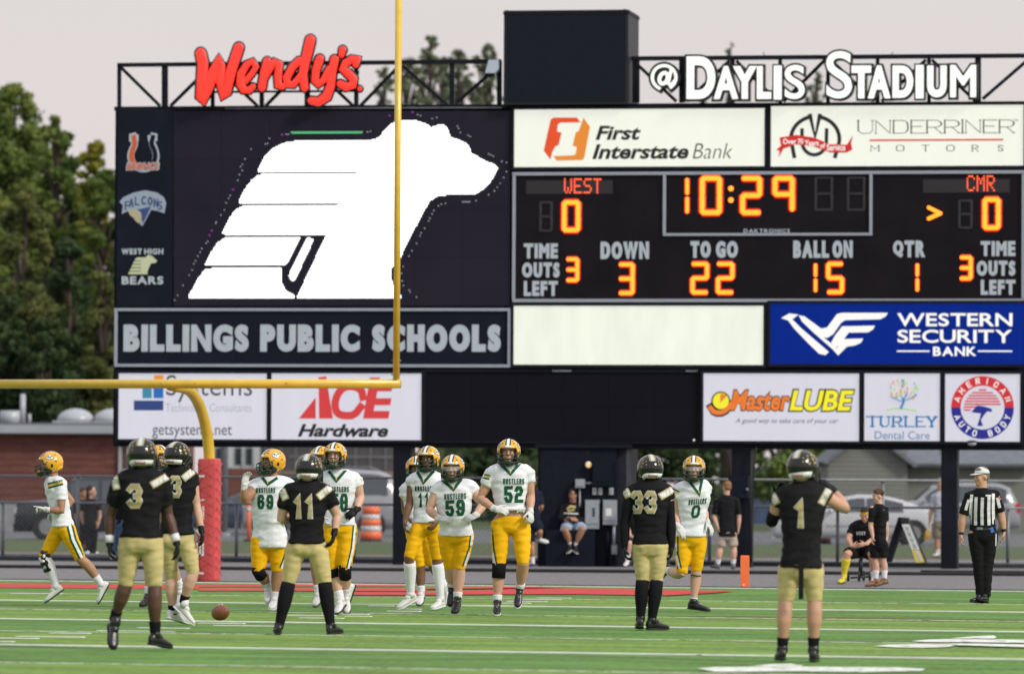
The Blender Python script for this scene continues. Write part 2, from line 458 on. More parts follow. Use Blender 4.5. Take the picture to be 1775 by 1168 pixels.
def heavy(s, x0, z0, x1, z1, y, t, gap, dep=.004, grow=0.0):
    """[(char, vertices, faces)] filling the box with stems about t wide"""
    H = z1 - z0; wn = []
    for ch in s:
        if ch == ' ': wn.append(.35); continue
        _, a, b, c, d = outline(ch); wn.append((b - a) / (d - c))
    stem = .155          # stem of the built-in capitals, in cap heights
    n = len(s); free = (x1 - x0) - gap * (n - 1)
    off = max(0, (t - stem * H * .62) / 2)
    for _ in range(4):
        u = (free - 2 * off * n) / (sum(wn) * (H - 2 * off)); off = max(-.01, (t - stem * (H - 2 * off) * u) / 2)
    x = x0; res = []
    for ch, w in zip(s, wn):
        W_ = w * u * (H - 2 * off) + 2 * off
        if ch != ' ':
            vs, fs = char_mesh(ch, W_ + 2 * grow, H + 2 * grow, off + grow, dep)
            res.append((ch, [v + Vector((x - grow, y, z0 - grow)) for v in vs], fs))
        x += W_ + gap
    return res
# ================================================================== GROUND
def turf_mat():
    m = bpy.data.materials.new('artificial_turf'); m.use_nodes = True; t = m.node_tree; b = t.nodes['Principled BSDF']
    N = t.nodes.new; L = t.links.new
    tcn = N('ShaderNodeTexCoord'); s = N('ShaderNodeSeparateXYZ'); L(tcn.outputs['Object'], s.inputs[0])
    # ten-yard panels rolled out in two alternating greens (five yards each)
    d = N('ShaderNodeMath'); d.operation = 'DIVIDE'; d.inputs[1].default_value = 9.144; L(s.outputs[1], d.inputs[0])
    f = N('ShaderNodeMath'); f.operation = 'FRACT'; L(d.outputs[0], f.inputs[0])
    g = N('ShaderNodeMath'); g.operation = 'GREATER_THAN'; g.inputs[1].default_value = 0.5; L(f.outputs[0], g.inputs[0])
    gz = N('ShaderNodeMath'); gz.operation = 'GREATER_THAN'; gz.inputs[1].default_value = -9.144; L(s.outputs[1], gz.inputs[0])
    mn = N('ShaderNodeMath'); mn.operation = 'MINIMUM'; sb = N('ShaderNodeMath'); sb.operation = 'SUBTRACT'; sb.inputs[0].default_value = 1; L(gz.outputs[0], sb.inputs[1])
    L(g.outputs[0], mn.inputs[0]); L(sb.outputs[0], mn.inputs[1])
    c = N('ShaderNodeMix'); c.data_type = 'RGBA'; c.inputs[6].default_value = (0.098, 0.212, 0.038, 1); c.inputs[7].default_value = (0.145, 0.250, 0.042, 1)
    L(mn.outputs[0], c.inputs[0])
    n1 = N('ShaderNodeTexNoise'); n1.inputs['Scale'].default_value = 1.1; n1.inputs['Detail'].default_value = 6
    mp1 = N('ShaderNodeMapping'); mp1.inputs['Scale'].default_value = (0.5, 1.2, 1); L(tcn.outputs['Object'], mp1.inputs[0]); L(mp1.outputs[0], n1.inputs[0])
    n2 = N('ShaderNodeTexNoise'); n2.inputs['Scale'].default_value = 30; n2.inputs['Detail'].default_value = 6
    mp2 = N('ShaderNodeMapping'); mp2.inputs['Scale'].default_value = (1, .12, 1); L(tcn.outputs['Object'], mp2.inputs[0]); L(mp2.outputs[0], n2.inputs[0])
    a = N('ShaderNodeMath'); a.operation = 'ADD'; L(n1.outputs[0], a.inputs[0]); L(n2.outputs[0], a.inputs[1])
    r = N('ShaderNodeMapRange'); r.inputs[1].default_value = .72; r.inputs[2].default_value = 1.28; r.inputs[3].default_value = .52; r.inputs[4].default_value = 1.48; L(a.outputs[0], r.inputs[0])
    v = N('ShaderNodeVectorMath'); v.operation = 'SCALE'; L(c.outputs[2], v.inputs[0]); L(r.outputs[0], v.inputs['Scale']); L(v.outputs[0], b.inputs['Base Color'])
    b.inputs['Roughness'].default_value = .8; b.inputs['Specular IOR Level'].default_value = .25
    bp_ = N('ShaderNodeBump'); bp_.inputs['Strength'].default_value = .6; bp_.inputs['Distance'].default_value = .03; L(n2.outputs[0], bp_.inputs['Height']); L(bp_.outputs[0], b.inputs['Normal'])
    return m
def worn_mat(name, col, lo=0.42):
    """paint on turf, worn through in places"""
    m = mat(name, col, 0.8, var=0.12, scale=3, spec=.2)
    t = m.node_tree; b = t.nodes['Principled BSDF']; N = t.nodes.new; L = t.links.new
    tcn = N('ShaderNodeTexCoord'); n = N('ShaderNodeTexNoise'); n.inputs['Scale'].default_value = 5; n.inputs['Detail'].default_value = 8; n.inputs['Roughness'].default_value = .7
    L(tcn.outputs['Object'], n.inputs[0]); r = N('ShaderNodeMapRange'); r.inputs[1].default_value = lo - .08; r.inputs[2].default_value = lo + .05; L(n.outputs[0], r.inputs[0]); L(r.outputs[0], b.inputs['Alpha'])
    return m
M_turf = turf_mat()
M_line = worn_mat('white_field_paint', (0.78, 0.80, 0.74), .33)
M_line2 = worn_mat('faded_field_paint', (0.55, 0.60, 0.46), .46)
M_num = worn_mat('white_number_paint', (0.74, 0.77, 0.70), .43)
M_red = worn_mat('red_field_paint', (0.52, 0.055, 0.055), .22)
M_brown = worn_mat('rust_field_paint', (0.22, 0.10, 0.05), .42)
def sheet(name, mb, m): return struct(name, mb, m)
g = MB(); g.quad((-900, -300, -.012), (900, -300, -.012), (900, 3000, -.012), (-900, 3000, -.012))
M_earth = mat('dry_ground', (0.16, 0.15, 0.11), .9, var=.3, scale=.5)
struct('ground', g, M_earth)
g = MB(); YE = 0.9
g.box((-60, -90, -.3), (60, YE, 0))
struct('playing_field', g, M_turf)
def strip(mb, x0, x1, yc, w, z=.006, tall=.012):
    mb.box((x0, yc - w / 2, .001), (x1, yc + w / 2, tall)); return
    mb.quad((x0, yc - w / 2, z), (x1, yc - w / 2, z), (x1, yc + w / 2, z), (x0, yc + w / 2, z))
for k, (yc, w) in enumerate([(0.0, .14), (-13.716, .12), (-22.86, .12), (-32.004, .12), (-41.1, .12)]):
    g = MB(); strip(g, -25, 27, yc, w); struct('yard_line' if k else 'end_line', g, M_line)
for k, yc in enumerate([-9.144, -18.288, -27.432, -36.576]):
    g = MB(); strip(g, -25, 27, yc, .10, tall=.007); struct('goal_line' if k == 0 else 'yard_line', g, M_line2)
# hash marks (2 ft long, one yard apart)
g = MB()
def hash_px(x0, x1, py, w=.10):
    a = ground(x0, py); b = ground(x1, py); 
    g.box((a.x, a.y - w / 2, .002), (b.x, a.y + w / 2, .008))
for x0, x1, py in [(88, 170, 1097), (30, 170, 1103), (0, 80, 1106), (0, 28, 1112), (170, 330, 1093), (240, 345, 1088), (345, 440, 1080), (372, 500, 1084), (700, 735, 1055.5), (673, 740, 1059), (640, 728, 1062.5), (600, 652, 1068),
                   (520, 610, 1071), (488, 600, 1066), (560, 655, 1064), (905, 985, 1038.5), (930, 1000, 1036), (880, 960, 1042), (860, 930, 1045), (20, 130, 1028), (640, 690, 1050)]:
    hash_px(x0, x1, py)
struct('hash_marks', g, M_line)
# large painted yard numbers, seen along their length (flat print on the turf)
def ground_poly(mb, pts, z=.009):
    q = [ground(x, y) for x, y in pts]; mb.add([(p.x, p.y, z) for p in q], [tuple(range(len(q)))])
g = MB()
for k, P in enumerate([
    [(1515, 1120.5), (1540, 1118.2), (1585, 1117.2), (1640, 1117.6), (1660, 1119), (1640, 1122.3), (1600, 1123.8), (1550, 1122.6)],
    [(1580, 1112.2), (1610, 1109.3), (1650, 1108.6), (1775, 1109.8), (1830, 1110.5), (1830, 1116), (1775, 1115.3), (1650, 1114), (1600, 1113.6)],
    [(1648, 1107.8), (1690, 1104.2), (1722, 1102.8), (1728, 1106), (1722, 1108.3)],
    [(1640, 1117.2), (1700, 1117.3), (1775, 1119), (1830, 1120.5), (1830, 1125.3), (1775, 1123.6), (1700, 1121.3), (1662, 1120.3)]]):
    ground_poly(g, P, .009 + k * .002)
struct('field_number', g, M_num)
g = MB()
for k, P in enumerate([[(1208, 1159.6), (1240, 1157.2), (1380, 1156.5), (1560, 1157.6), (1604, 1160.2), (1598, 1163.8), (1500, 1165.8), (1380, 1164.6), (1240, 1165.3)],
          [(1300, 1156.4), (1332, 1152.8), (1372, 1151.6), (1392, 1155), (1388, 1157)]]):
    ground_poly(g, P, .009 + k * .002)
struct('field_number', g, M_num)
# red lettering of the end zone
reds = [
    [(-30, 1010.6), (150, 1012.2), (345, 1013.6), (345, 1021), (150, 1019.6), (-30, 1018.2)],
    [(345, 1013.8), (480, 1013.4), (700, 1014.0), (700, 1017.2), (480, 1017.2), (345, 1018)],
    [(345, 1021), (480, 1020.0), (700, 1020.0), (740, 1020.4), (740, 1025.4), (560, 1024.8), (345, 1024.6)],
    [(560, 1026.4), (740, 1027), (880, 1021.8), (1000, 1020.4), (1140, 1022), (1142, 1033), (1000, 1030.6), (880, 1030.8), (640, 1032.4), (590, 1031)],
    [(1142, 1023.4), (1274, 1025), (1240, 1028.4), (1150, 1033.4)],
    [(740, 1019.6), (900, 1017.8), (1000, 1018.2), (880, 1020.6), (740, 1022.4)]]
for k, P in enumerate(reds):
    g = MB(); ground_poly(g, P, .006 + k * .002); struct('end_zone_lettering', g, M_red)
g = MB()
q0 = None
for k in range(21):
    px = 1200 + k * 9; py = 1030 - 12.0 * (k / 20) ** .8
    p = ground(px, py)
    if q0: g.quad((q0.x, q0.y - .16, .018), (p.x, p.y - .16, .018), (p.x, p.y + .16, .018), (q0.x, q0.y + .16, .018))
    q0 = p
struct('curved_field_line', g, M_brown)
for (x0, x1, py, w) in [(1270, 1775, 1068, .12), (0, 200, 1048, .12), (0, 900, 1055, .08), (1100, 1500, 1066.5, .08)]:
    g = MB(); a = ground(x0, py); strip(g, a.x, a.x + (x1 - x0) / 125, a.y, w, tall=.004); struct('faded_field_line', g, M_brown)

# board frame: the scoreboard stands turned a little towards the camera
BETA = R(7.9)
BP0 = ground(1647, 985)
FB = rotz(BETA, (BP0.x, BP0.y, 0)); FBI = FB.inverted()
BN = Vector((math.sin(BETA), -math.cos(BETA), 0))
def bp(px, py, off=0.0):
    o = BP0 + BN * off; d = ray(px, py); t = (o - CAM).dot(BN) / d.dot(BN)
    return FBI @ (CAM + d * t)
def bx(px, py=500, off=0): return bp(px, py, off).x
def bz(py, px=900, off=0): return bp(px, py, off).z
def gl(px, py):   # ground point in board frame
    return FBI @ ground(px, py)
# strips of ground beyond the turf, parallel to the fence
yF = gl(900, 977).y
def yb(py): return gl(887, py).y
def band(name, ya, yb_, m, z):
    g = MB(); g.quad((-160, ya, z), (120, ya, z), (120, yb_, z), (-160, yb_, z))
    return struct2(name, g, m)
def struct2(name, g, m, F=None):
    o = bpy.data.objects.new(name, g.mesh(name, m, F or FB)); COL.objects.link(o); WM[o.name] = I4
    return props(o, kind='structure')
M_track = mat('grey_running_track', (0.165, 0.160, 0.166), .9, var=.38, scale=9, bump=.5, bscale=14)
M_asph = mat('asphalt', (0.115, 0.12, 0.13), .85, var=.15, scale=2)
M_grass = mat('mown_grass', (0.065, 0.095, 0.028), .9, var=.45, scale=3, bump=.6, bscale=20)
M_dirt = mat('weedy_dirt', (0.17, 0.14, 0.10), .9, var=.4, scale=4)
M_conc = mat('concrete', (0.27, 0.28, 0.29), .85, var=.18, scale=3)
g = MB(); g.quad((-70, YE, -.006), (70, YE, -.006), (70, YE + 40, -.006), (-70, YE + 40, -.006)); struct('running_track', g, M_track)
# the raised edge of the turf and a hose-like kerb on the track
g = MB(); g.box((-60, YE, -.2), (60, YE + .08, .012)); struct('turf_edging', g, M_rubber)
band('fence_verge', yF - .35, yb(962), M_dirt, .000)
band('grass_verge', yb(962), yb(941), M_grass, .004)
band('road', yb(941), yb(919), M_asph, .004)
band('far_grass_verge', yb(919), yb(898), M_grass, .004)
band('car_park', yb(898), yb(870), M_asph, .004)
cable = MB()
pts = [FB @ Vector((x, yb(991.5) + .12 * math.sin(x * .7) + .05 * math.sin(x * 2.3), .035)) for x in [i * .5 - 20 for i in range(70)]]
cable.tube([tuple(p) for p in pts], .035, 6)
solo('drainage_pipe', cable, M_rubber, 'long black pipe lying along the grey track in front of the fence', 'pipe', tuple(pts[35]), 0, smooth=True)
cable = MB()
pts = [FB @ Vector((x, yb(987.5) + .1 * math.sin(x * .5 + 1), .03)) for x in [i * .5 + .0 for i in range(30)]]
cable.tube([tuple(p) for p in pts], .03, 6)
solo('cable', cable, M_rubber, 'thin black cable lying on the track behind the long pipe, right of the cabinet', 'cable', tuple(pts[15]), 0, smooth=True)

# ================================================================== SCOREBOARD
def loc_of(px, py, off=0): return FB @ bp(px, py, off)
def bthing(name, label, cat, px, py, off=0, group=None):
    return thing(name, label, cat, tuple(loc_of(px, py, off)), BETA, group)
class BB(MB):
    """builder in board coordinates, addressed by where things are seen"""
    def pan(s, x0, y0, x1, y1, off, dep, mi=0):
        a = bp(x0, (y0 + y1) / 2, off); b = bp(x1, (y0 + y1) / 2, off); c = bp((x0 + x1) / 2, y0, off); d = bp((x0 + x1) / 2, y1, off)
        return s.box((a.x, -off, d.z), (b.x, -off + dep, c.z), mi)
    def bar(s, x0, y0, x1, y1, w, off, dep=None, mi=0):
        a = bp(x0, y0, off); b = bp(x1, y1, off); d = (b - a); d.y = 0; n = Vector((-d.z, 0, d.x)).normalized() * w / 2
        dep = dep or w
        A = Vector((a.x, -off, a.z)); B = Vector((b.x, -off, b.z))
        return s.poly([A - n, B - n, B + n, A + n], (0, dep, 0), mi)
    def shape(s, pts, off, dep=.004, mi=0):
        q = [bp(x, y, off) for x, y in pts]; q = [Vector((p.x, -off, p.z)) for p in q]
        ar = sum(q[i].x * q[(i + 1) % len(q)].z - q[(i + 1) % len(q)].x * q[i].z for i in range(len(q)))
        if ar < 0: q.reverse()
        return s.poly(q, (0, dep, 0), mi)
    def line(s, pts, w, off, dep=.004, mi=0, eps=.002, smooth=0):
        if smooth: pts = chaikin(pts, smooth)
        q = [(p.x, p.z) for p in (bp(x, y, off) for x, y in pts)]
        strokes3(s, [q], w / SB, -off, dep, mi, eps); return s
    def letters(s, t, x0, y0, x1, y1, off, th, dep=.004, gap=None, grow=0.0):
        a = bp(x0, (y0 + y1) / 2, off); b = bp(x1, (y0 + y1) / 2, off); c = bp((x0 + x1) / 2, y0, off); d = bp((x0 + x1) / 2, y1, off)
        return heavy(t, a.x, d.z, b.x, c.z, -off, th / SB, (th * .5 if gap is None else gap) / SB, dep, grow / SB)
    def text(s, t, x0, y0, x1, y1, off, th, mi=0, dep=.004, gap=None, grow=0.0):
        """heavy condensed capitals; th stem width in photograph pixels"""
        for ch, vs, fs in s.letters(t, x0, y0, x1, y1, off, th, dep, gap, grow): s.add(vs, fs, mi)
        return s
    def ftext(s, t, x0, y0, x1, y1, off, bold=0.0, shear=0.0, mi=0, space=1.0):
        a = bp(x0, (y0 + y1) / 2, off); b = bp(x1, (y0 + y1) / 2, off); c = bp((x0 + x1) / 2, y0, off); d = bp((x0 + x1) / 2, y1, off)
        font_text(s, t, a.x, d.z, b.x, c.z, -off, bold, shear, space, mi); return s
SB = 1000 / (bx(1387, 500) - bx(387, 500)) * 1.0   # pixels per metre on the board face (about 93)
def word(t, m, parent, *a, name='letter', label=None, **k):
    for ch, vs, fs in BB().letters(t, *a, **k):
        g = MB(); g.add(vs, fs); bpart(name, g, m, parent, label=label)
def pieces(mb):
    """the separate pieces of a mesh, each as its own builder"""
    par = list(range(len(mb.v)))
    def find(i):
        while par[i] != i: par[i] = par[par[i]]; i = par[i]
        return i
    for f in mb.f:
        r0 = find(f[0])
        for i in f[1:]: par[find(i)] = r0
    gr = {}
    for f in mb.f: gr.setdefault(find(f[0]), []).append(f)
    res = []
    for fs in gr.values():
        ids = sorted({i for f in fs for i in f}); mp_ = {i: k for k, i in enumerate(ids)}; g = MB(); g.add([mb.v[i] for i in ids], [tuple(mp_[i] for i in f) for f in fs]); res.append(g)
    return res
def bpart(name, mb, m, parent, smooth=False, label=None, kind=None):
    if name in ('lettering', 'figure_gap', 'printed_trunk', 'emblem', 'badge_ring', 'bear_badge', 'bird_badge', 'horseshoe_badge', 'badge_lettering'):
        ps = pieces(mb)
        if 1 < len(ps) <= 14:
            for q in ps: o = part(name, q, m, parent, FB, smooth, label, kind)
            return o
    return part(name, mb, m, parent, FB, smooth, label, kind)

# --- carrying structure: columns, beams, roof truss
fr = thing('scoreboard_frame', 'black steel scoreboard frame on four posts with an open truss along its top', 'scoreboard frame', tuple(FB @ Vector((bx(980), 0, 0))), BETA)
for x0, x1, yb_ in [(681, 712, 981), (1631, 1659, 986), (1268, 1301, 984), (1880, 1910, 988)]:
    g = BB(); a = bp(x0, 900); b = bp(x1, 900); g.box((a.x, 0, -.02), (b.x, .45, bz(772)))
    g.box((a.x + .02, .06, .2), (a.x + .16, -.004, bz(774)))
    bpart('post', g, M_black, fr)
for (x0, y0, x1, y1, off, dep) in [(196, 766, 1920, 777, -.02, .6), (198, 183, 886, 190, .0, .5), (870, 178, 1920, 184, .01, .5)]:
    g = BB(); g.pan(x0, y0, x1, y1, off, dep); bpart('beam', g, M_black, fr)
g = BB(); g.pan(198, 188, 886, 770, -.12, .5); bpart('backing_panel', g, M_cab, fr)
g = BB(); g.pan(886, 180, 1920, 769, -.12, .5); bpart('backing_panel', g, M_cab, fr)
W = .055
def truss(chords, verts, diags):
    for c in chords: g = BB(); g.bar(*c[:4], c[4] / SB, .05, .08); bpart('truss_bar', g, M_black, fr)
    for x, y0, y1, w in verts: g = BB(); g.bar(x, y0, x, y1, w / SB, .02, .08); bpart('truss_bar', g, M_black, fr)
    for x0, y0, x1, y1 in diags: g = BB(); g.bar(x0, y0, x1, y1, 5.5 / SB, .035, .05); bpart('truss_bar', g, M_black, fr)
truss([(203, 112.5, 868, 106, 6)], [(206, 111, 186, 6), (285, 111, 185, 10), (453, 110, 185, 7), (532, 110, 185, 9), (617, 110, 185, 7), (693, 108, 185, 5), (783, 107, 184, 8), (865, 105, 184, 8), (368, 110, 185, 6)],
      [(208, 116, 277, 184), (295, 184, 364, 116), (374, 116, 446, 184), (460, 184, 527, 116), (540, 116, 612, 184), (624, 184, 690, 116), (697, 114, 775, 182), (790, 180, 862, 116)])
truss([(1094, 101, 1920, 95, 6)], [(1102, 101, 178, 12), (1182, 101, 178, 10), (1270, 100, 178, 6), (1352, 100, 178, 6), (1435, 99, 178, 6), (1521, 99, 178, 6), (1610, 98, 178, 6), (1695, 97, 177, 10), (1790, 97, 177, 10)],
      [(1098, 106, 1172, 176), (1190, 176, 1264, 106), (1276, 106, 1348, 176), (1358, 176, 1430, 104), (1440, 104, 1515, 176), (1528, 176, 1605, 104), (1615, 104, 1690, 175), (1703, 172, 1784, 102)])
# second chord plane (depth of the truss)
for c in [(203, 114, 868, 108), (1094, 103, 1920, 97)]:
    g = BB(); g.bar(*c, 5 / SB, -.42, .06); bpart('truss_bar', g, M_black, fr)
g = BB(); g.tube([bp(390, 188.5, .06), bp(870, 187, .06)], .012, 6); bpart('conduit', g, M_galv, fr)

# --- tall black speaker cabinet on top
sp_ = bthing('speaker_cabinet', 'tall plain black box cabinet standing on top of the scoreboard between the two trusses', 'speaker', 980, 181)
a = bp(873, 100, .25); b = bp(1089, 100, .25); 
g = BB(); g.box((a.x, -.25, bz(181, 980, .25)), (b.x, 1.15, bz(18, 980, .25)))
bpart('cabinet', g, mat('speaker_black', (0.013, 0.015, 0.020), .5, var=.15, scale=1.5, spec=.35), sp_)
g = BB(); g.box((a.x + .05, -.262, bz(177, 980, .25)), (b.x - .05, -.252, bz(26, 980, .25))); bpart('front_grille', g, mat('speaker_cloth', (0.013, 0.017, 0.025), .9, var=.12, scale=30, spec=.05), sp_)
g = BB(); g.box((a.x - .01, -.27, bz(25, 980, .25)), (b.x + .015, 1.17, bz(20, 980, .25))); bpart('top_trim', g, M_black, sp_)
for xx in (a.x + .05, b.x - .08):
    g = BB(); g.tube([(xx, -.2, bz(21, 980, .25)), (xx, -.2, bz(16.5, 980, .25))], .02, 8); bpart('lifting_eye', g, M_galv, sp_)
cz = bp(852, 105, .2)
cm = bthing('camera_housing', 'pale blue boxy camera housing clamped to the right end of the left truss', 'camera', 852, 128, .2)
g = BB(); g.shape([(847, 104), (863, 104), (863, 120), (858, 127), (841, 127), (843, 118)], .32, .2); bpart('housing', g, mat('pale_blue_plastic', srgb(175, 190, 208), .5, var=.05), cm)
g = BB(); g.ell(bp(849, 130, .22), (.09, .09, .05)); bpart('dome', g, M_black, cm, True)
g = BB(); g.tube([bp(857, 122, .2), bp(860, 134, .14), bp(861, 150, .1)], .012, 6); bpart('cable', g, M_white, cm)
for x in (1324, 1547):
    s_ = bthing('lifting_hook', 'small curled hook on the right truss, %s' % ('left of the big S' if x < 1400 else 'above the letter D'), 'hook', x, 96, .05)
    g = BB(); g.tube([bp(x, 98, .05), bp(x + 1.5, 95, .05), bp(x - 1.5, 93, .05), bp(x + 1, 91, .05)], .008, 6); bpart('hook', g, M_black, s_)

# --- red script sign on the left truss
ws = bthing('channel_letter_sign', 'glowing red rounded script lettering raised on the left truss', 'sign', 480, 186, .3)
M_redlit = mat('red_lit_acrylic', (0.4, 0.02, 0.02), .4, var=0, emit=srgb(255, 50, 32), es=1.0)
M_blkret = mat('black_letter_return', (0.006, 0.006, 0.009), .4, var=0)
script = [   # strokes as seen, radius in pixels
    [([(348, 93), (352, 110), (350, 140), (348, 168), (353, 174), (362, 150), (370, 125), (379, 103), (383, 115), (381, 140), (386, 166), (392, 160), (400, 125), (414, 83)], [9, 9.5, 9, 9, 10, 9, 9, 9, 8, 7.5, 9, 9, 9, 8.5])],
    [([(425, 142), (436, 129), (444, 116), (438, 107), (428, 112), (418, 128), (416, 146), (422, 156), (432, 157), (438, 151)], [5, 5, 5.5, 5.5, 6, 7, 7, 7, 6, 5.5])],
    [([(463, 107), (458, 125), (454, 152)], [7, 7, 7]), ([(457, 140), (466, 122), (476, 108), (484, 112), (482, 130), (482, 148), (489, 150)], [5, 6, 7, 7, 7, 7, 6])],
    [([(538, 70), (534, 88), (528, 112), (525, 130), (528, 152)], [8.5, 8.5, 8, 7.5, 7]), ([(530, 105), (518, 106), (506, 118), (497, 135), (498, 147), (508, 147), (520, 134), (528, 118)], [7, 6.5, 6.5, 7, 7, 6, 5.5, 5])],
    [([(554, 103), (548, 122), (546, 140), (552, 147), (562, 138), (570, 120)], [7.5, 7, 7, 6.5, 6, 5.5]), ([(580, 104), (576, 125), (573, 150), (566, 168), (552, 177), (540, 175)], [7.5, 7, 7.5, 8.5, 7.5, 6.5])],
    [([(594, 87), (592, 96)], [6.5, 5])],
    [([(617, 112), (620, 103), (610, 103), (599, 110), (594, 120), (604, 128), (613, 138), (612, 148), (600, 151), (590, 146)], [6, 7, 6.5, 7, 7, 7.5, 7.5, 7, 7.5, 6.5])],
    [([(623.5, 154), (623.8, 154.6)], [4, 4])]]
for L_ in script:
    g = BB(); h = BB()
    for pts, rr in L_:
        for mb_, extra, off, fl in ((g, 0.0, .34, .35), (h, 3.2, .22, .9)):
            P = [bp(x, y, off) for x, y in pts]; q = [(r + extra) / SB for r in rr]
            n0 = len(mb_.v); mb_.capsule(P, q, 14)
            for i in range(n0, len(mb_.v)):
                v = mb_.v[i]; v.y = -off + (v.y + off) * (.35 if mb_ is g else .8)
    lt = bpart('letter', g, M_redlit, ws, True); part('letter_return', h, M_blkret, lt, FB, True)
g = BB(); g.bar(346, 128, 622, 126, .04, .1, .05); g.bar(346, 160, 622, 158, .04, .1, .05); bpart('mounting_rail', g, M_black, ws)

# --- white block sign on the right truss
M_whlit = mat('white_lit_acrylic', (0.3, 0.3, 0.3), .4, var=0, emit=srgb(238, 243, 234), es=1.0)
bs = bthing('channel_letter_sign', 'glowing white capital lettering with black borders raised on the right truss', 'sign', 1440, 178, .3)
big = [('D', 1190, 1240, 98, 172, 16), ('A', 1238, 1279, 115, 172, 12), ('Y', 1272, 1310, 115, 172, 13), ('L', 1312, 1337, 115, 172, 12), ('I', 1342, 1354, 115, 172, 12), ('S', 1360, 1395, 113, 172, 13),
       ('S', 1432, 1477, 89, 171, 16), ('T', 1476, 1510, 114, 171, 13), ('A', 1505, 1543, 114, 171, 12), ('D', 1547, 1583, 114, 170, 13), ('I', 1588, 1601, 114, 170, 13), ('U', 1607, 1641, 114, 169, 13), ('M', 1647, 1692, 113, 169, 12)]
for ch, x0, x1, y0, y1, th in big:
    g = BB(); g.text(ch, x0, y0, x1, y1, .34, th * .86, dep=.03)
    lt = bpart('letter', g, M_whlit, bs)
    h = BB(); h.text(ch, x0, y0, x1, y1, .28, th * .86, dep=.2, grow=3.4); part('letter_return', h, M_blkret, lt, FB)
g = BB(); h = BB()
th = [2 * math.pi * i / 20 for i in range(21)]
arc = [(1151 + 20.5 * math.cos(t), 134.5 - 20.5 * math.sin(t)) for t in [R(-55) + R(300) * i / 24 for i in range(25)]]
g.line(arc, 5, .34, .03); h.line(arc, 13, .28, .2)
P = [(1151 + 7 * math.cos(t) - 1 + 2 * math.sin(t), 136 - 9.5 * math.sin(t)) for t in th]
g.line(P, 6, .342, .03); h.shape([(1151 + 19 * math.cos(t), 134.5 - 19 * math.sin(t)) for t in th[:-1]], .275, .2)
g.line([(1163, 122), (1158, 145), (1163, 148), (1169, 141)], 5, .345, .03)
lt = bpart('letter', g, M_whlit, bs); part('letter_return', h, M_blkret, lt, FB)

# --- advertising signs
def sign(label, x0, y0, x1, y1, face, off=.10, frame=5, fcol=None, name='advertising_sign'):
    t = bthing(name, label, 'sign', (x0 + x1) / 2, y1, off)
    g = BB(); g.pan(x0, y0, x1, y1, off, .06); bpart('lit_face' if face != M_cab else 'face', g, face, t)
    f = frame
    for q in [(x0 - f, y0 - f, x1 + f, y0), (x0 - f, y1, x1 + f, y1 + f), (x0 - f, y0, x0, y1), (x1, y0, x1 + f, y1)]:
        g = BB(); g.pan(*q, off + .03, .14); bpart('frame', g, fcol or M_black, t)
    return t
def adface(name, rgb, k=1.0, streak=.05):
    c = srgb(*rgb)
    m = mat(name, tuple(x * .3 for x in c), .45, var=0, emit=c, es=.8 * k, spec=.08)
    t = m.node_tree; b = t.nodes['Principled BSDF']; N = t.nodes.new; L = t.links.new
    tcn = N('ShaderNodeTexCoord'); mpn = N('ShaderNodeMapping'); mpn.inputs['Scale'].default_value = (1.2, 1, .35); L(tcn.outputs['Object'], mpn.inputs[0])
    n = N('ShaderNodeTexNoise'); n.inputs['Scale'].default_value = 2.2; n.inputs['Detail'].default_value = 3; L(mpn.outputs[0], n.inputs[0])
    r = N('ShaderNodeMapRange'); r.inputs[3].default_value = (1 - streak) * .8 * k; r.inputs[4].default_value = (1 + streak) * .8 * k; L(n.outputs[0], r.inputs[0]); L(r.outputs[0], b.inputs['Emission Strength'])
    return m
F_cream = adface('cream_lit_face', (240, 243, 230)); F_cool = adface('cool_lit_face', (214, 214, 226), .95, .06)
F_blank = adface('stained_lit_face', (236, 241, 226), 1.0, .16); F_blue = adface('blue_lit_face', (4, 38, 132))
K_ = lambda n, *rgb: mat(n, tuple(c * .9 for c in srgb(*rgb)), .5, var=0)
PK = mat('black_print', (0.01, 0.01, 0.012), .5, var=0)

t = sign('cream lit sign with orange and red letter-I emblem and black slanted lettering', 891, 189, 1325, 289, F_cream)
X = lambda x: 860 + x / 3.859
Y = lambda y: y / 3.859
def cv(L_, X, Y): return [(X(a), Y(b)) for a, b in L_]
g = BB(); g.shape(cv([(385, 788), (540, 788), (565, 820), (430, 822), (412, 835), (408, 882), (438, 888), (418, 972), (398, 978), (378, 1012), (362, 1068), (318, 1008), (365, 800)], X, Y), .105); bpart('emblem', g, lit('p_red', (222, 74, 30)), t)
g = BB(); g.shape(cv([(585, 788), (628, 850), (590, 1055), (575, 1072), (405, 1075), (383, 1045), (518, 1040), (532, 1030), (540, 985), (512, 975), (532, 888), (552, 878)], X, Y), .105); bpart('emblem', g, lit('p_orange', (224, 134, 42)), t)
g = BB(); g.ftext('First', X(665), Y(842), X(968), Y(938), .105, .03, .25); g.ftext('Interstate', X(643), Y(965), X(1288), Y(1065), .105, .03, .25); g.ftext('Bank', X(1315), Y(960), X(1580), Y(1062), .105, -.012, .25); bpart('lettering', g, PK, t)

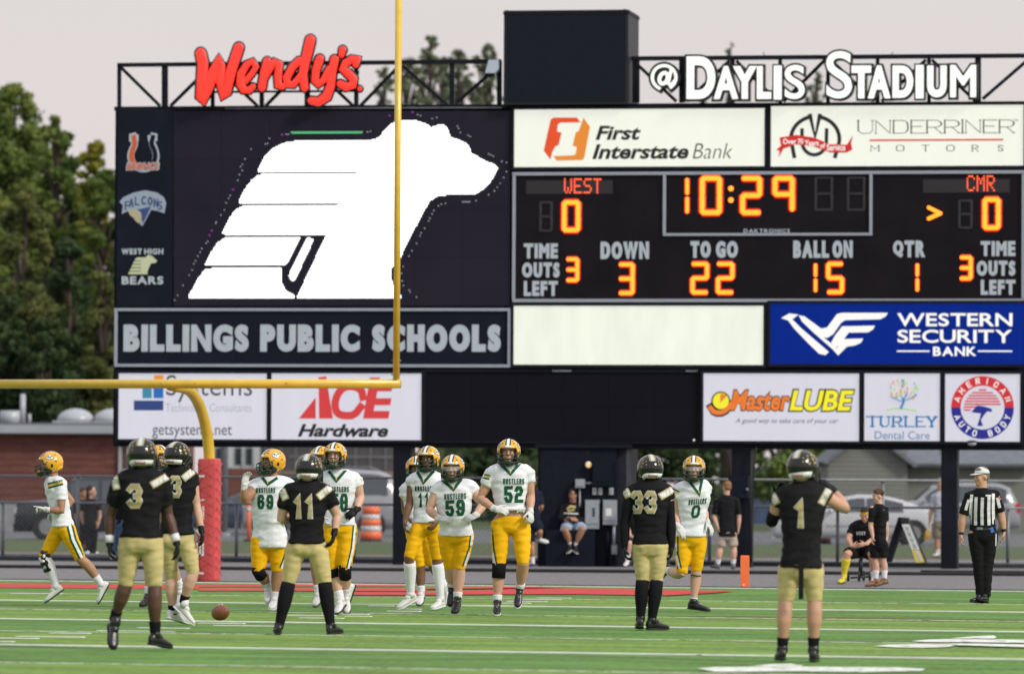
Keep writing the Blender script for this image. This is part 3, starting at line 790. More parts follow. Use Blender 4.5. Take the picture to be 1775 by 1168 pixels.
t = sign('cream lit sign with black round M emblem under a red ribbon and thin serif lettering', 1336, 183, 1774, 288, F_cream)
X = lambda x: 1315 + x / 3.859
Y = lambda y: 60 + y / 3.859
g = BB()
ca = lambda cx, cy, rx, ry, a0, a1, n=16: [(cx + rx * math.cos(R(a0 + (a1 - a0) * i / n)), cy - ry * math.sin(R(a0 + (a1 - a0) * i / n))) for i in range(n + 1)]
g.line(cv([(345, 550)] + ca(378, 700, 162, 150, 115, 200) + [(238, 815)], X, Y), 6.5, .105)
g.line(cv([(408, 550)] + ca(378, 700, 162, 150, 65, -20) + [(512, 815)], X, Y), 6.5, .107)
g.line(cv([(345, 545), (378, 685), (408, 545)], X, Y), 7, .109)
g.line(cv([(290, 640), (290, 720)] + ca(372, 715, 82, 90, 190, 350) + [(455, 640)], X, Y), 6, .111)
bpart('emblem', g, PK, t)
g = BB(); g.shape(cv([(140, 690), (250, 672), (370, 690), (480, 735), (590, 738), (632, 675), (618, 730), (628, 770), (590, 790), (480, 790), (370, 750), (250, 735), (165, 765), (135, 822), (140, 780), (118, 770), (150, 745)], X, Y), .115); bpart('ribbon', g, lit('p_ribbon', (200, 30, 28)), t)
g = BB()
for w_, x0, y0, x1, y1 in [('Over', 162, 697, 252, 734), ('70', 262, 697, 298, 732), ('Years', 308, 706, 402, 746), ('of', 412, 726, 446, 760), ('Service', 456, 733, 580, 778)]:
    g.ftext(w_, X(x0), Y(y0), X(x1), Y(y1), .121, .02)
bpart('lettering', g, lit('p_white', (245, 245, 240)), t)
g = BB()
a = layout('UNDERRINER', 0, 0, 1, 1, .01)
def serif_text(g, s, x0, y0, x1, y1, off, thick, thin, gap, srf=1.0):
    """capital lettering with heavy and light strokes and small serifs"""
    A = bp(x0, (y0 + y1) / 2, off); B = bp(x1, (y0 + y1) / 2, off); C_ = bp((x0 + x1) / 2, y0, off); D = bp((x0 + x1) / 2, y1, off)
    for ch, pl in layout(s, A.x, D.z, B.x, C_.z, thick / SB, gap / SB):
        if ch == 'S': pl = [chaikin(p, 2) for p in pl]
        if ch in 'DOR': pl = [chaikin(p, 1) for p in pl]
        for k, p in enumerate(pl):
            for i in range(len(p) - 1):
                (ax, ay), (bx_, by_) = p[i], p[i + 1]
                steep = abs(by_ - ay) > abs(bx_ - ax) * 1.2
                w = thick if steep else thin
                if ch in 'NMUA' and not (by_ < ay): w = thin
                strokes3(g, [[(ax, ay), (bx_, by_)]], w / SB, -off - .0006 * (i % 3) - .002 * k, .004)
            for (ax, ay) in (p[0], p[-1]):
                if p[0] != p[-1] and ch not in 'SOC' and (abs(ay - D.z) < 2.2 / SB or abs(ay - C_.z) < 2.2 / SB):
                    s_ = (thick * .9 + srf) / SB
                    strokes3(g, [[(ax - s_ * .6, ay), (ax + s_ * .6, ay)]], thin / SB, -off - .006, .004)
serif_text(g, 'UNDERRINER', X(662), Y(570), X(1712), Y(664), .105, 2.2, 1.1, 3.5)
for i, ch in enumerate('MOTORS'):
    xc = [778, 947, 1117, 1283, 1448, 1618][i]; w_ = [30, 28, 23, 28, 22, 17][i]
    serif_text(g, ch, X(xc - w_), Y(738), X(xc + w_), Y(783), .105, 1.6, .9, 2, .5)
g.ftext('TM', X(1702), Y(568), X(1735), Y(583), .105)
bpart('lettering', g, PK, t)
g = BB(); g.pan(X(742), Y(700), X(1636), Y(712), .105, .004); bpart('underline', g, lit('p_red2', (205, 60, 40)), t)

t = sign('blank cream lit sign with faint greenish stains below the score panel', 890, 530, 1323, 632, F_blank)
t = sign('deep blue lit sign with white winged bird emblem and bold white lettering', 1335, 526, 1778, 631, F_blue)
X = lambda x: 880 + x / 1.983
Y = lambda y: 515 + y / 1.983
g = BB()
g.shape(cv([(940, 72), (968, 56), (1000, 60), (978, 76), (1010, 108), (1104, 188), (1092, 199), (1070, 194), (1035, 160), (985, 108), (964, 80)], X, Y), .105)
g.shape(cv([(1000, 62), (1020, 66), (1078, 108), (1098, 104), (1132, 58), (1148, 54), (1307, 54), (1298, 67), (1280, 76), (1160, 79), (1146, 88), (1118, 128), (1098, 140), (1085, 138), (1130, 172), (1118, 180), (1052, 122), (1012, 84)], X, Y), .107)
g.shape(cv([(1125, 132), (1150, 100), (1262, 98), (1256, 111), (1238, 121), (1172, 122), (1140, 165), (1128, 172), (1112, 156)], X, Y), .109)
g.shape(cv([(1118, 180), (1134, 172), (1152, 144), (1222, 142), (1214, 157), (1192, 166), (1166, 170), (1136, 200)], X, Y), .111)
bpart('emblem', g, lit('p_white', (245, 245, 240)), t)
for w_ in [('WESTERN', X(1340), Y(55), X(1735), Y(100), .105, 6), ('SECURITY', X(1340), Y(112), X(1733), Y(157), .105, 6), ('BANK', X(1462), Y(170), X(1610), Y(202), .105, 4.2)]: word(w_[0], lit('p_white', (245, 245, 240)), t, *w_[1:], gap=2.4)
g = BB()
g.pan(X(1338), Y(183), X(1450), Y(188), .105, .004); g.pan(X(1616), Y(183), X(1734), Y(188), .105, .004)
bpart('rule', g, lit('p_white', (245, 245, 240)), t)

t = sign('white sign with a bar-chart emblem above a web address, leftmost of the bottom row', 205, 647, 462, 761, F_cool)
for (x0, y0, x1, y1, rgb, n_) in [(267, 650, 283, 670, (226, 138, 60), 'p_o2'), (247, 671, 263, 690, (50, 130, 160), 'p_teal'), (266, 671, 283, 690, (30, 100, 175), 'p_b2'), (232, 694, 283, 711, (40, 62, 120), 'p_navy')]:
    g = BB(); g.pan(x0, y0, x1, y1, .105, .004); bpart('emblem', g, lit(n_, rgb), t)
g = BB(); g.ftext('Systems', 288, 650, 437, 697, .105, -.005); g.ftext('getsystems.net', 264, 738, 402, 760, .105); bpart('lettering', g, K_('p_dgrey', 70, 72, 80), t)
g = BB(); g.ftext('Technology Consultants', 287, 699, 436, 718, .105, -.005); bpart('lettering', g, lit('p_lgrey', (168, 170, 182)), t)
t = sign('white sign with big red slanted capitals above black italic lettering, behind the goal post', 470, 647, 730, 762, F_cool)
X = lambda x: 190 + x / 2.5
Y = lambda y: 630 + y / 2.5
g = BB(); g.shape(cv([(820, 238), (893, 146), (893, 238)], X, Y), .105); g.shape(cv([(905, 60), (938, 55), (968, 238), (908, 238)], X, Y), .105)
g.line(cv([(1098, 145), (1092, 115), (1062, 98), (1015, 100), (985, 135), (975, 180), (985, 215), (1015, 226), (1060, 224), (1088, 188)], X, Y), 13, .107, smooth=1)
g.shape(cv([(1128, 60), (1172, 60), (1138, 238), (1098, 238)], X, Y), .105)
for (xa, ya, xb, yb__) in [(1160, 88, 1228, 120), (1146, 150, 1222, 180), (1138, 205, 1214, 238)]:
    g.shape(cv([(xa, ya), (xb, ya), (xb - 6, yb__), (xa - 6, yb__)], X, Y), .110)
bpart('lettering', g, lit('p_acered', (202, 56, 58)), t)
g = BB(); g.ftext('Hardware', X(815), Y(262), X(1208), Y(318), .105, .035, .3); bpart('lettering', g, PK, t)

t = sign('white lit sign with orange and yellow rounded lettering and a gauge emblem', 1219, 647, 1489, 764, F_cool)
X = lambda x: 1210 + x / 3.1416
Y = lambda y: 640 + y / 3.1416
def ring(cx, cy, r, n=24): return [(cx + r * math.cos(2 * math.pi * i / n), cy - r * math.sin(2 * math.pi * i / n)) for i in range(n)]
g = BB(); g.shape(ring(X(124), Y(172), 16.5), .103); g.line(cv([(68, 205), (90, 240), (140, 238), (178, 200), (215, 150)], X, Y), 12, .104, smooth=1); 
g.ftext('Master', X(172), Y(108), X(506), Y(230), .103, .065, .22); g.ftext('LUBE', X(488), Y(106), X(856), Y(234), .103, .07, .22); bpart('outline', g, PK, t)
g = BB(); g.shape(ring(X(124), Y(172), 14), .106); bpart('emblem', g, lit('p_yel', (238, 228, 40)), t)
g = BB(); g.line(cv([(68, 210), (90, 236), (140, 234), (178, 196), (212, 150)], X, Y), 8, .108, smooth=1); g.shape(cv([(122, 132), (160, 140), (120, 182)], X, Y), .110); g.ftext('Master', X(178), Y(114), X(502), Y(224), .108, .03, .22); bpart('lettering', g, lit('p_mor', (226, 120, 44)), t)
g = BB(); g.ftext('LUBE', X(498), Y(114), X(848), Y(226), .108, .03, .22); bpart('lettering', g, lit('p_yel', (238, 228, 40)), t)
g = BB(); g.ftext('A good way to take care of your car', X(203), Y(266), X(764), Y(300), .105, .0, .3); bpart('lettering', g, K_('p_mgrey', 90, 92, 108), t)

t = sign('white lit sign with a small tree of coloured leaves above blue serif lettering', 1498, 647, 1629, 764, F_cool)
rr = random.Random(3)
lv = {k: BB() for k in range(4)}
for i in range(64):
    a = rr.uniform(0, 2 * math.pi); q = math.sqrt(rr.uniform(.02, 1)); cx = X(1118) + 25 * q * math.cos(a); cy = Y(105) - 21 * q * math.sin(a) + 1
    if cy > Y(160): continue
    an = rr.uniform(-.6, .6) + math.pi / 2; L_ = rr.uniform(2.2, 4.6); w_ = L_ * .35
    dx, dy = math.cos(an) * L_, -math.sin(an) * L_; nx, ny = -math.sin(an) * w_, -math.cos(an) * w_
    lv[i % 4].shape([(cx - dx, cy - dy), (cx + nx, cy + ny), (cx + dx, cy + dy), (cx - nx, cy - ny)], .105 + .0004 * i)
for k, (n_, rgb) in enumerate([('p_lg', (150, 205, 70)), ('p_lo', (226, 130, 60)), ('p_lb', (60, 120, 185)), ('p_lg2', (175, 210, 80))]): bpart('printed_leaves', lv[k], lit(n_, rgb), t)
g = BB(); g.line(cv([(1106, 208), (1118, 180), (1118, 160)], X, Y), 4, .13); g.line(cv([(1118, 178), (1085, 165), (1050, 150)], X, Y), 1.6, .133); g.line(cv([(1118, 172), (1150, 160), (1190, 140)], X, Y), 1.6, .136); g.line(cv([(1118, 172), (1100, 140)], X, Y), 1.2, .139); g.line(cv([(1120, 170), (1140, 130)], X, Y), 1.2, .142); bpart('printed_trunk', g, lit('p_lb', (60, 120, 185)), t)
g = BB(); g.line(cv([(1032, 222), (1070, 212), (1120, 214), (1185, 226)], X, Y), 1.8, .105, smooth=1); bpart('printed_grass', g, lit('p_lg', (150, 205, 70)), t)
g = BB(); serif_text(g, 'TURLEY', X(922), Y(252), X(1300), Y(316), .105, 3.6, 2.0, 4.0, 2.2); bpart('lettering', g, lit('p_turl', (36, 112, 160)), t)
g = BB(); g.ftext('Dental Care', X(962), Y(336), X(1262), Y(380), .105, .004); bpart('lettering', g, lit('p_dent', (92, 130, 165)), t)

t = sign('white lit sign with a round red and blue eagle badge, rightmost of the bottom row', 1638, 648, 1768, 765, F_cool)
cx, cy = X(1549), Y(208)
def arcpoly(r0, r1, a0, a1, n=20):
    return [(cx + r1 * math.cos(R(a0 + (a1 - a0) * i / n)), cy - r1 * math.sin(R(a0 + (a1 - a0) * i / n))) for i in range(n + 1)] + [(cx + r0 * math.cos(R(a1 + (a0 - a1) * i / n)), cy - r0 * math.sin(R(a1 + (a0 - a1) * i / n))) for i in range(n + 1)]
g = BB(); g.shape(arcpoly(38, 54.5, 0, 180), .105)
for k in range(8):
    yy = Y(108 + k * 15.5); hw = math.sqrt(max(0, 32.5 ** 2 - (yy - cy) ** 2)); 
    if k < 6: g.pan(cx - hw, yy, cx + hw, yy + 2.6, .105, .004)
    else: g.pan(cx - hw, yy, cx - hw + (22 if k == 6 else 12), yy + 2.6, .105, .004)
bpart('badge_ring', g, lit('p_abr', (196, 40, 48)), t)
g = BB(); g.shape(arcpoly(38, 54.5, 180, 360), .105)
g.shape(cv([(1488, 232), (1520, 196), (1560, 202), (1600, 215), (1600, 232), (1575, 228), (1556, 250), (1540, 275), (1552, 308), (1520, 308), (1535, 262), (1540, 240), (1510, 236)], X, Y), .106)
bpart('badge_ring', g, lit('p_abb', (28, 30, 132)), t)
g = BB()
def arctext(g, s, a0, a1, r, h, flip, off):
    n = len(s)
    for i, ch in enumerate(s):
        a = R(a0 + (a1 - a0) * (i + .5) / n)
        ux, uy = (math.sin(a), math.cos(a)) if not flip else (-math.sin(a), -math.cos(a))
        rx, ry = (math.cos(a), -math.sin(a))
        if flip: rx, ry = -rx, -ry
        ctr = (cx + r * math.cos(a), cy - r * math.sin(a))
        w_ = h * .62 * (1.2 if ch in 'MA' else 1) if ch != 'I' else h * .3
        for k, p in enumerate(glyph(ch)):
            pts = [(ctr[0] + ux * (u - .5) * w_ + rx * (v - .5) * h, ctr[1] + uy * (u - .5) * w_ + ry * (v - .5) * h) for u, v in p]
            g.line(pts, 1.7, off + .003 * k, .004)
arctext(g, 'AMERICAN', 172, 8, 46.3, 9, False, .112); arctext(g, 'AUTO BODY', 193, 347, 46.3, 9, True, .112)
bpart('lettering', g, lit('p_white', (245, 245, 240)), t)
t = bthing('flood_light', 'small round lamp hanging under the beam below the round badge sign', 'lamp', 1685, 771, .1)
g = BB(); g.ell(bp(1685, 768, .12), (.085, .085, .05)); bpart('lens', g, mat('lamp_lens', (0.5, 0.52, 0.52), .3, var=0), t, True)
g = BB(); g.ell(bp(1685, 765.5, .12), (.1, .1, .03)); bpart('cap', g, M_black, t, True)

# --- name board
t = bthing('name_sign', 'black sign with wide silver capitals in a grey frame below the video screen', 'sign', 541, 635, .1)
g = BB(); g.pan(202, 538, 882, 633, .08, .06); bpart('face', g, M_cab, t)
for q in [(198, 534, 885, 539), (198, 631, 885, 636), (198, 539, 203, 631), (880, 539, 885, 631)]:
    g = BB(); g.pan(*q, .12, .08); bpart('frame', g, M_greyframe, t)
for w_, x0, x1 in [('BILLINGS', 214, 431), ('PUBLIC', 451, 624), ('SCHOOLS', 645, 868)]:
    word(w_, M_caption, t, x0, 562.5, x1, 609.5, .09, 12.2, gap=3.2, dep=.004)

# --- score panel
t = bthing('game_scoreboard', 'black electronic score panel with glowing orange digits and grey captions', 'scoreboard', 1330, 524, .1)
g = BB(); g.pan(890, 300, 1773, 521, .08, .06); bpart('face', g, mat('score_face', (0.010, 0.008, 0.012), .5, var=.2, scale=1.5, spec=.1), t)
for q in [(888, 297, 1776, 302.5), (888, 518, 1776, 523.5), (888, 302, 893, 519), (1771, 302, 1776, 519), (1149, 302, 1154, 404), (1507, 302, 1512, 404), (1149, 404, 1512, 408.5)]:
    g = BB(); g.pan(*q, .12, .06); bpart('frame', g, M_greyframe, t)
for s_, x0, y0, x1, y1, th_ in [('TIME', 908, 422, 967, 448, 6), ('OUTS', 905, 455, 970, 481, 6), ('LEFT', 908, 487, 967, 513, 6), ('DOWN', 1041, 419, 1125, 449, 6.6), ('TO', 1197, 418, 1232, 447, 6.6), ('GO', 1241, 418, 1279, 447, 6.6), ('BALL', 1375, 417, 1437, 447, 6.3), ('ON', 1443, 417, 1478, 447, 6.3), ('QTR', 1548, 417, 1603, 446, 6.3), ('TIME', 1700, 418, 1760, 444, 6), ('OUTS', 1693, 452, 1760, 478, 6), ('LEFT', 1700, 485, 1760, 511, 6)]:
    word(s_, M_caption, t, x0, y0, x1, y1, .085, th_ * .95, name='caption_letter', gap=2.0)
g = BB(); g.text('DAKTRONICS', 1289, 397, 1369, 403.5, .085, 1.6, gap=1.8); bpart('caption', g, M_caption, t)
M_led = mat('amber_led', (0.1, 0.01, 0.0), .5, var=0, emit=(1.0, 0.20, 0.012), es=3.2)
M_digit_glow = mat('red_digit_glow', (0.1, 0.005, 0.0), .5, var=0, emit=(0.8, 0.010, 0.0), es=1.0)  # painted bloom: the red glow around lit digits, put into emission
M_ledd = mat('dot_led', (0.1, 0.01, 0.0), .5, var=0, emit=(1.0, 0.10, 0.03), es=2.6)
M_dead = mat('unlit_digit', (0.017, 0.013, 0.019), .5, var=0)
SEG = {'a': ((0, 1), (1, 1)), 'b': ((1, 1), (1, .5)), 'c': ((1, .5), (1, 0)), 'd': ((0, 0), (1, 0)), 'e': ((0, .5), (0, 0)), 'f': ((0, 1), (0, .5)), 'g': ((0, .5), (1, .5))}
DG = {'0': 'abcdef', '1': 'bc', '2': 'abged', '3': 'abgcd', '5': 'afgcd', '9': 'abcfg', '8': ''}
def rim(mb, r):  # widened red copy of the lit segments, painting their glow behind them
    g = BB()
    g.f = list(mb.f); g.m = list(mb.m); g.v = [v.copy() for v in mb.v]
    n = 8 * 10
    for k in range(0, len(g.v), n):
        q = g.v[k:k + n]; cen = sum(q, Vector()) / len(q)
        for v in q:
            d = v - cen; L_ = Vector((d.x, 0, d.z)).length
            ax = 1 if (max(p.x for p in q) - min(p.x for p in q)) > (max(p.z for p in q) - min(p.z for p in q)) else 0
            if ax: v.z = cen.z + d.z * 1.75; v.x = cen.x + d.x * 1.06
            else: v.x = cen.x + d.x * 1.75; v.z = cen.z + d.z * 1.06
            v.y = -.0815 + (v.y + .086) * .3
    bpart('digit_glow', g, M_digit_glow, t, True)
def digit(ch, x0, y0, x1, y1, th_):
    r = th_ / 2 / SB
    A = bp(x0, (y0 + y1) / 2, .08); B = bp(x1, (y0 + y1) / 2, .08); zt = bz(y0, (x0 + x1) / 2, .08); zb = bz(y1, (x0 + x1) / 2, .08)
    on = BB(); off_ = BB()
    pos = lambda p: Vector((A.x + r + p[0] * (B.x - A.x - 2 * r), 0, zb + r + p[1] * (zt - zb - 2 * r)))
    for k, (a, b) in SEG.items():
        p, q = pos(a), pos(b); d = (q - p).normalized() * r * .55
        m_ = on if k in DG[ch] else off_
        for v in (p, q): v.y = -.088
        n0 = len(m_.v); m_.capsule([p + d, q - d], r, 10)
        for i in range(n0, len(m_.v)): m_.v[i].y = -.086 + (m_.v[i].y + .088) * .25
    if ch == '8': bpart('unlit_digit', off_, M_dead, t, True)
    else:
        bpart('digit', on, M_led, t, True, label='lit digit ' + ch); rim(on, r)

for d_ in [('0', 974, 347, 1006, 403, 8), ('3', 980, 446, 1004, 489, 6.5), ('3', 1071, 455, 1100, 511.5, 7), ('2', 1197, 454, 1229, 510.5, 7), ('2', 1241, 454, 1273, 510.5, 7),
           ('0', 1213, 305, 1251.5, 373, 8.5), ('2', 1283, 305, 1321, 373, 8.5), ('9', 1339, 305, 1377.5, 369, 8.5), ('5', 1432, 454, 1463, 510, 7), ('0', 1703, 342, 1734.5, 399, 8), ('3', 1662, 443, 1686, 486, 6.5),
           ('8', 934, 349, 958, 403, 5), ('8', 1411, 306, 1444, 367, 5), ('8', 1467, 306, 1500, 367, 5), ('8', 1660, 346, 1686, 398, 5)]: digit(*d_)
def seg1(x, y0, y1, w_):
    g = BB(); m_ = (y0 + y1) / 2
    for (a, b) in ((y0 + w_ / 2, m_ - w_ * .6), (m_ + w_ * .6, y1 - w_ / 2)):
        n0 = len(g.v); g.capsule([bp(x, a, .088), bp(x, b, .088)], w_ / 2 / SB * .74, 10)
        for i in range(n0, len(g.v)): g.v[i].y = -.086 + (g.v[i].y + .088) * .25
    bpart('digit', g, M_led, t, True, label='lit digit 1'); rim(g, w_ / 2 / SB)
seg1(1191, 308, 371, 8); seg1(1413.5, 456, 507, 7); seg1(1590, 456, 506, 7)
g = BB()
for y in (327, 347): g.ell(bp(1267, y, .088), (.05, .015, .05))
bpart('colon', g, M_led, t, True)
g = BB()
for p in ([(1610, 360), (1630, 370)], [(1630, 370), (1610, 379)]): g.capsule([bp(*p[0], .088), bp(*p[1], .088)], 3.3 / SB, 10)
bpart('possession_arrow', g, M_led, t, True)
DOT = {'W': '1000110001100011010110101101010101', 'E': '11111100001000011110100001000011111', 'S': '01111100001000001110000010000111110', 'T': '11111001000010000100001000010000100',
       'C': '01110100011000010000100001000101110', 'M': '10001110111010110101100011000110001', 'R': '11110100011000111110101001001010001'}
DOT['W'] = '10001100011000110001101011010101010'
def dots(s_, x0, y0, x1, y1):
    g = BB(); n = len(s_) * 5 + (len(s_) - 1); dx = (x1 - x0) / (n - 1); dy = (y1 - y0) / 6
    for i, ch in enumerate(s_):
        for r_ in range(7):
            for c_ in range(5):
                if DOT[ch][r_ * 5 + c_] == '1':
                    p = bp(x0 + (i * 6 + c_) * dx, y0 + r_ * dy, .09); g.ell(p, (.0145, .008, .0145), 6, 4)
    bpart('dot_matrix_word', g, M_ledd, t)
dots('WEST', 979, 311, 1041, 334); dots('CMR', 1677, 306, 1723, 330)
for q in [(912, 313, 1062, 336), (1600, 311, 1750, 334)]:
    g = BB(); g.pan(*q, .084, .004); bpart('dot_matrix_window', g, M_dead, t)

# --- video screen
vs_ = bthing('video_screen', 'large black LED video screen showing a huge glowing white bear figure', 'screen', 590, 532, .1)
M_scr = mat('led_screen_black', (0.017, 0.015, 0.028), .5, var=.12, scale=.8, spec=.12)
M_scrw = mat('led_screen_white', (0.1, 0.1, 0.1), .5, var=0, emit=(1.0, 1.0, 1.0), es=2.3)
g = BB(); g.pan(203, 190, 300, 531, .07, .06); bpart('side_panel', g, M_cab, vs_)
for i in range(7):
    for j in range(4):
        g = BB(); x0 = 301 + i * 83.4; y0 = 192.5 + j * 84.5; g.pan(x0, y0, x0 + 83.1, y0 + 84.2, .08, .05); bpart('led_module', g, M_scr, vs_)
bear = [(447, 297), (452, 285), (460, 271), (470, 260), (490, 249), (515, 244.8), (643, 244), (655, 240), (668, 226), (680, 214), (692, 209.5), (706, 208.5), (722, 210), (738, 216), (748, 221.5), (758, 217.5), (768, 216.8), (774, 221), (778, 229), (780, 238), (800, 246), (811, 253), (815, 261), (815.5, 267), (838, 279), (861, 290), (862, 294), (855, 308), (845, 321), (833, 331), (822, 336.5), (778, 337), (758, 340.5), (745, 348), (738, 360), (718, 397), (698, 436), (694, 452), (686, 466), (679, 478), (679, 488), (683, 497), (692, 507), (698, 512), (697, 516),
        (327, 515.5), (328, 511), (336, 497), (345, 480), (356, 468), (372, 464.5), (356, 460), (357, 455), (366, 438), (378, 420), (392, 412), (410, 409), (386, 405), (387, 400), (398, 379), (408, 364), (420, 358), (436, 355), (416, 351.5), (416, 346), (425, 328), (437, 312), (448, 304), (462, 300)]
GAPS = [[(440, 297), (624, 297), (612, 302.6), (440, 302.6)], [(408, 351), (593, 351), (581, 357.8), (408, 357.8)], [(380, 406), (566, 406.6), (560, 411.8), (380, 411.5)], [(350, 459.8), (498, 458), (489, 465.5), (350, 465)],
        [(521, 411), (566, 407), (514, 517), (509, 517), (509, 511), (496, 505), (488, 491), (487, 466), (497, 457)], [(679, 465), (700, 440), (700, 520), (690, 508), (682, 496), (678, 484)]]
SLIV = [(533, 412.5), (544, 414), (541, 421), (511, 486), (505, 487.5), (501, 479), (502, 474)]
def crossings(poly, y):
    xs = []
    for (x0, y0), (x1, y1) in zip(poly, poly[1:] + poly[:1]):
        if (y0 <= y) != (y1 <= y): xs.append(x0 + (x1 - x0) * (y - y0) / (y1 - y0))
    return sorted(xs)
def inside(poly, x, y): return sum(1 for v in crossings(poly, y) if v < x) % 2 == 1
g = BB(); pitch = 2.5; iy = 0
while 208 + iy * pitch < 517:
    y = 208 + iy * pitch; run = None; nx = int(545 / pitch)
    for ix in range(nx + 1):
        x = 324 + ix * pitch
        on = ix < nx and ((inside(bear, x, y) and not any(inside(q, x, y) for q in GAPS)) or inside(SLIV, x, y))
        if on and run is None: run = x - pitch / 2
        if not on and run is not None:
            A_ = bp(run, y - pitch / 2 + .06, .086); B_ = bp(x - pitch / 2, y + pitch / 2 - .06, .086); g.quad((A_.x, -.086, B_.z), (B_.x, -.086, B_.z), (B_.x, -.086, A_.z), (A_.x, -.086, A_.z)); run = None
    iy += 1
bpart('bear_figure', g, M_scrw, vs_, kind='stuff')
g = BB(); g.shape([(503, 228.5), (629, 228), (628, 231.5), (506, 232)], .085, .003); bpart('green_bar', g, mat('led_green', (0, 0, 0), .5, var=0, emit=(0.10, 0.52, 0.22), es=1.0), vs_)
dw = BB(); dp = BB()
dl = [(467, 240), (464, 249), (460, 250), (435, 259), (425, 276), (420, 285), (417, 289), (420, 296), (415, 303), (412, 313), (399, 339), (396, 344), (392, 352), (389, 364), (383, 373), (375, 385), (374, 387), (360, 419), (357, 422), (350, 431), (347, 437), (343, 444), (339, 452), (336, 457), (333, 468), (328, 477), (317, 495), (308, 512), (303, 520), (496, 233), (500, 233), (637, 229), (642, 228), (724, 199), (729, 201), (749, 206), (757, 204), (793, 219), (795, 223), (798, 230), (811, 235), (815, 237), (847, 267), (851, 269), (855, 271), (870, 280), (878, 282), (878, 298), (873, 308), (867, 318), (862, 325), (857, 331), (847, 338), (825, 348), (802, 350), (805, 350), (808, 350), (811, 350), (814, 350), (772, 353), (765, 354), (760, 357), (752, 365), (749, 371), (745, 378), (743, 383), (736, 396), (730, 404), (728, 409), (722, 422), (714, 435), (709, 444), (699, 462), (696, 474), (697, 487), (699, 495), (709, 503), (711, 506), (722, 515)]
for x, y in dl: dw.ell(bp(x, y, .09), (.011, .004, .011), 6, 4)
for x, y in [(489, 234), (404, 329), (367, 400), (363, 408), (715, 195), (675, 201)]: dp.ell(bp(x, y, .09), (.02, .004, .02), 6, 4)
bpart('stray_pixels', dw, mat('led_dot', (0, 0, 0), .5, var=0, emit=(.55, .55, .65), es=1.0), vs_, kind='stuff'); bpart('stray_pixels', dp, mat('led_purple', (0, 0, 0), .5, var=0, emit=(.30, .02, .36), es=1.0), vs_, kind='stuff')
# printed team badges on the side panel
g = BB(); U_ = [(231, 237), (234, 250), (228, 262), (226, 272), (230, 284), (240, 292), (250, 293), (260, 291), (268, 283), (271, 271), (268, 258), (263, 249), (266, 237)]
g.line(U_, 12, .074, smooth=1); g.shape([(224, 235), (240, 233), (240, 245), (224, 246)], .0765, .002); g.shape([(256, 235), (272, 233), (273, 244), (257, 246)], .0765, .002); bpart('horseshoe_badge', g, M_caption, vs_)
g = BB(); g.line([(232, 238), (234, 250), (229, 262), (227, 272), (231, 283), (240, 289), (246, 290)], 8, .080, smooth=1); bpart('horseshoe_badge', g, mat('badge_orange', srgb(205, 90, 42), .6, var=0), vs_)
g = BB(); g.line([(252, 290), (260, 288), (267, 281), (270, 271), (267, 258), (262, 250), (265, 238)], 8, .080, smooth=1); bpart('horseshoe_badge', g, M_cab, vs_)
g = BB(); g.ftext('BRONCS', 218, 281.5, 277, 296, .083, .09, .15); bpart('badge_lettering', g, M_caption, vs_)
g = BB(); g.ftext('BRONCS', 220, 283, 275, 294.5, .087, .02, .15); bpart('badge_lettering', g, mat('badge_orange', srgb(205, 90, 42), .6, var=0), vs_)
g = BB(); g.shape([(207, 350), (214, 342), (232, 334), (252, 330), (272, 334), (284, 342), (288, 352), (285, 370), (274, 366), (262, 364), (247, 392), (236, 384), (226, 372), (222, 366), (211, 371), (213, 356)], .073, .002); bpart('bird_badge', g, mat('badge_pale', srgb(150, 165, 182), .6, var=0), vs_)
g = BB(); g.shape([(226, 366), (262, 358), (248, 387), (243, 372)], .0755, .002)
for i, ch in enumerate('FALCONS'):
    a = R(150 - i * 20); x = 249 + 33 * math.cos(a) * 1.0; y = 366 - 18 * math.sin(a)
    g.text(ch, x - 4, y - 8, x + 4, y + 7, .077 + .0004 * i, 2.4)
bpart('bird_badge', g, mat('badge_navy', srgb(48, 72, 128), .6, var=0), vs_)
g = BB(); g.shape([(222, 366), (234, 362), (244, 368), (246, 378), (236, 380), (226, 374)], .079, .002); g.shape([(232, 380), (242, 378), (246, 386), (238, 386)], .0815, .002); bpart('bird_badge', g, mat('badge_gold', srgb(176, 170, 140), .6, var=0), vs_)
g = BB(); g.text('WEST', 211, 431, 246, 441, .074, 2.6, gap=1.4); g.text('HIGH', 250, 431, 283, 441, .074, 2.6, gap=1.4); g.text('BEARS', 211, 479, 283, 493, .074, 4.2, gap=1.8); bpart('badge_lettering', g, M_caption, vs_)
g = BB(); B2 = [(222 + (x - 327) * .094, 475.5 + (y - 516) * .108) for x, y in bear]; g.shape(B2, .074, .002); bpart('bear_badge', g, mat('badge_cream', srgb(196, 204, 168), .6, var=0), vs_)
g = BB()
for i in range(4): g.line([(222 + (385 - 327 + 40 - i * 20) * .094 - 1, 452 + i * 6), (222 + 22, 452 + i * 6)], 1.1, .077)
bpart('bear_badge', g, M_cab, vs_)

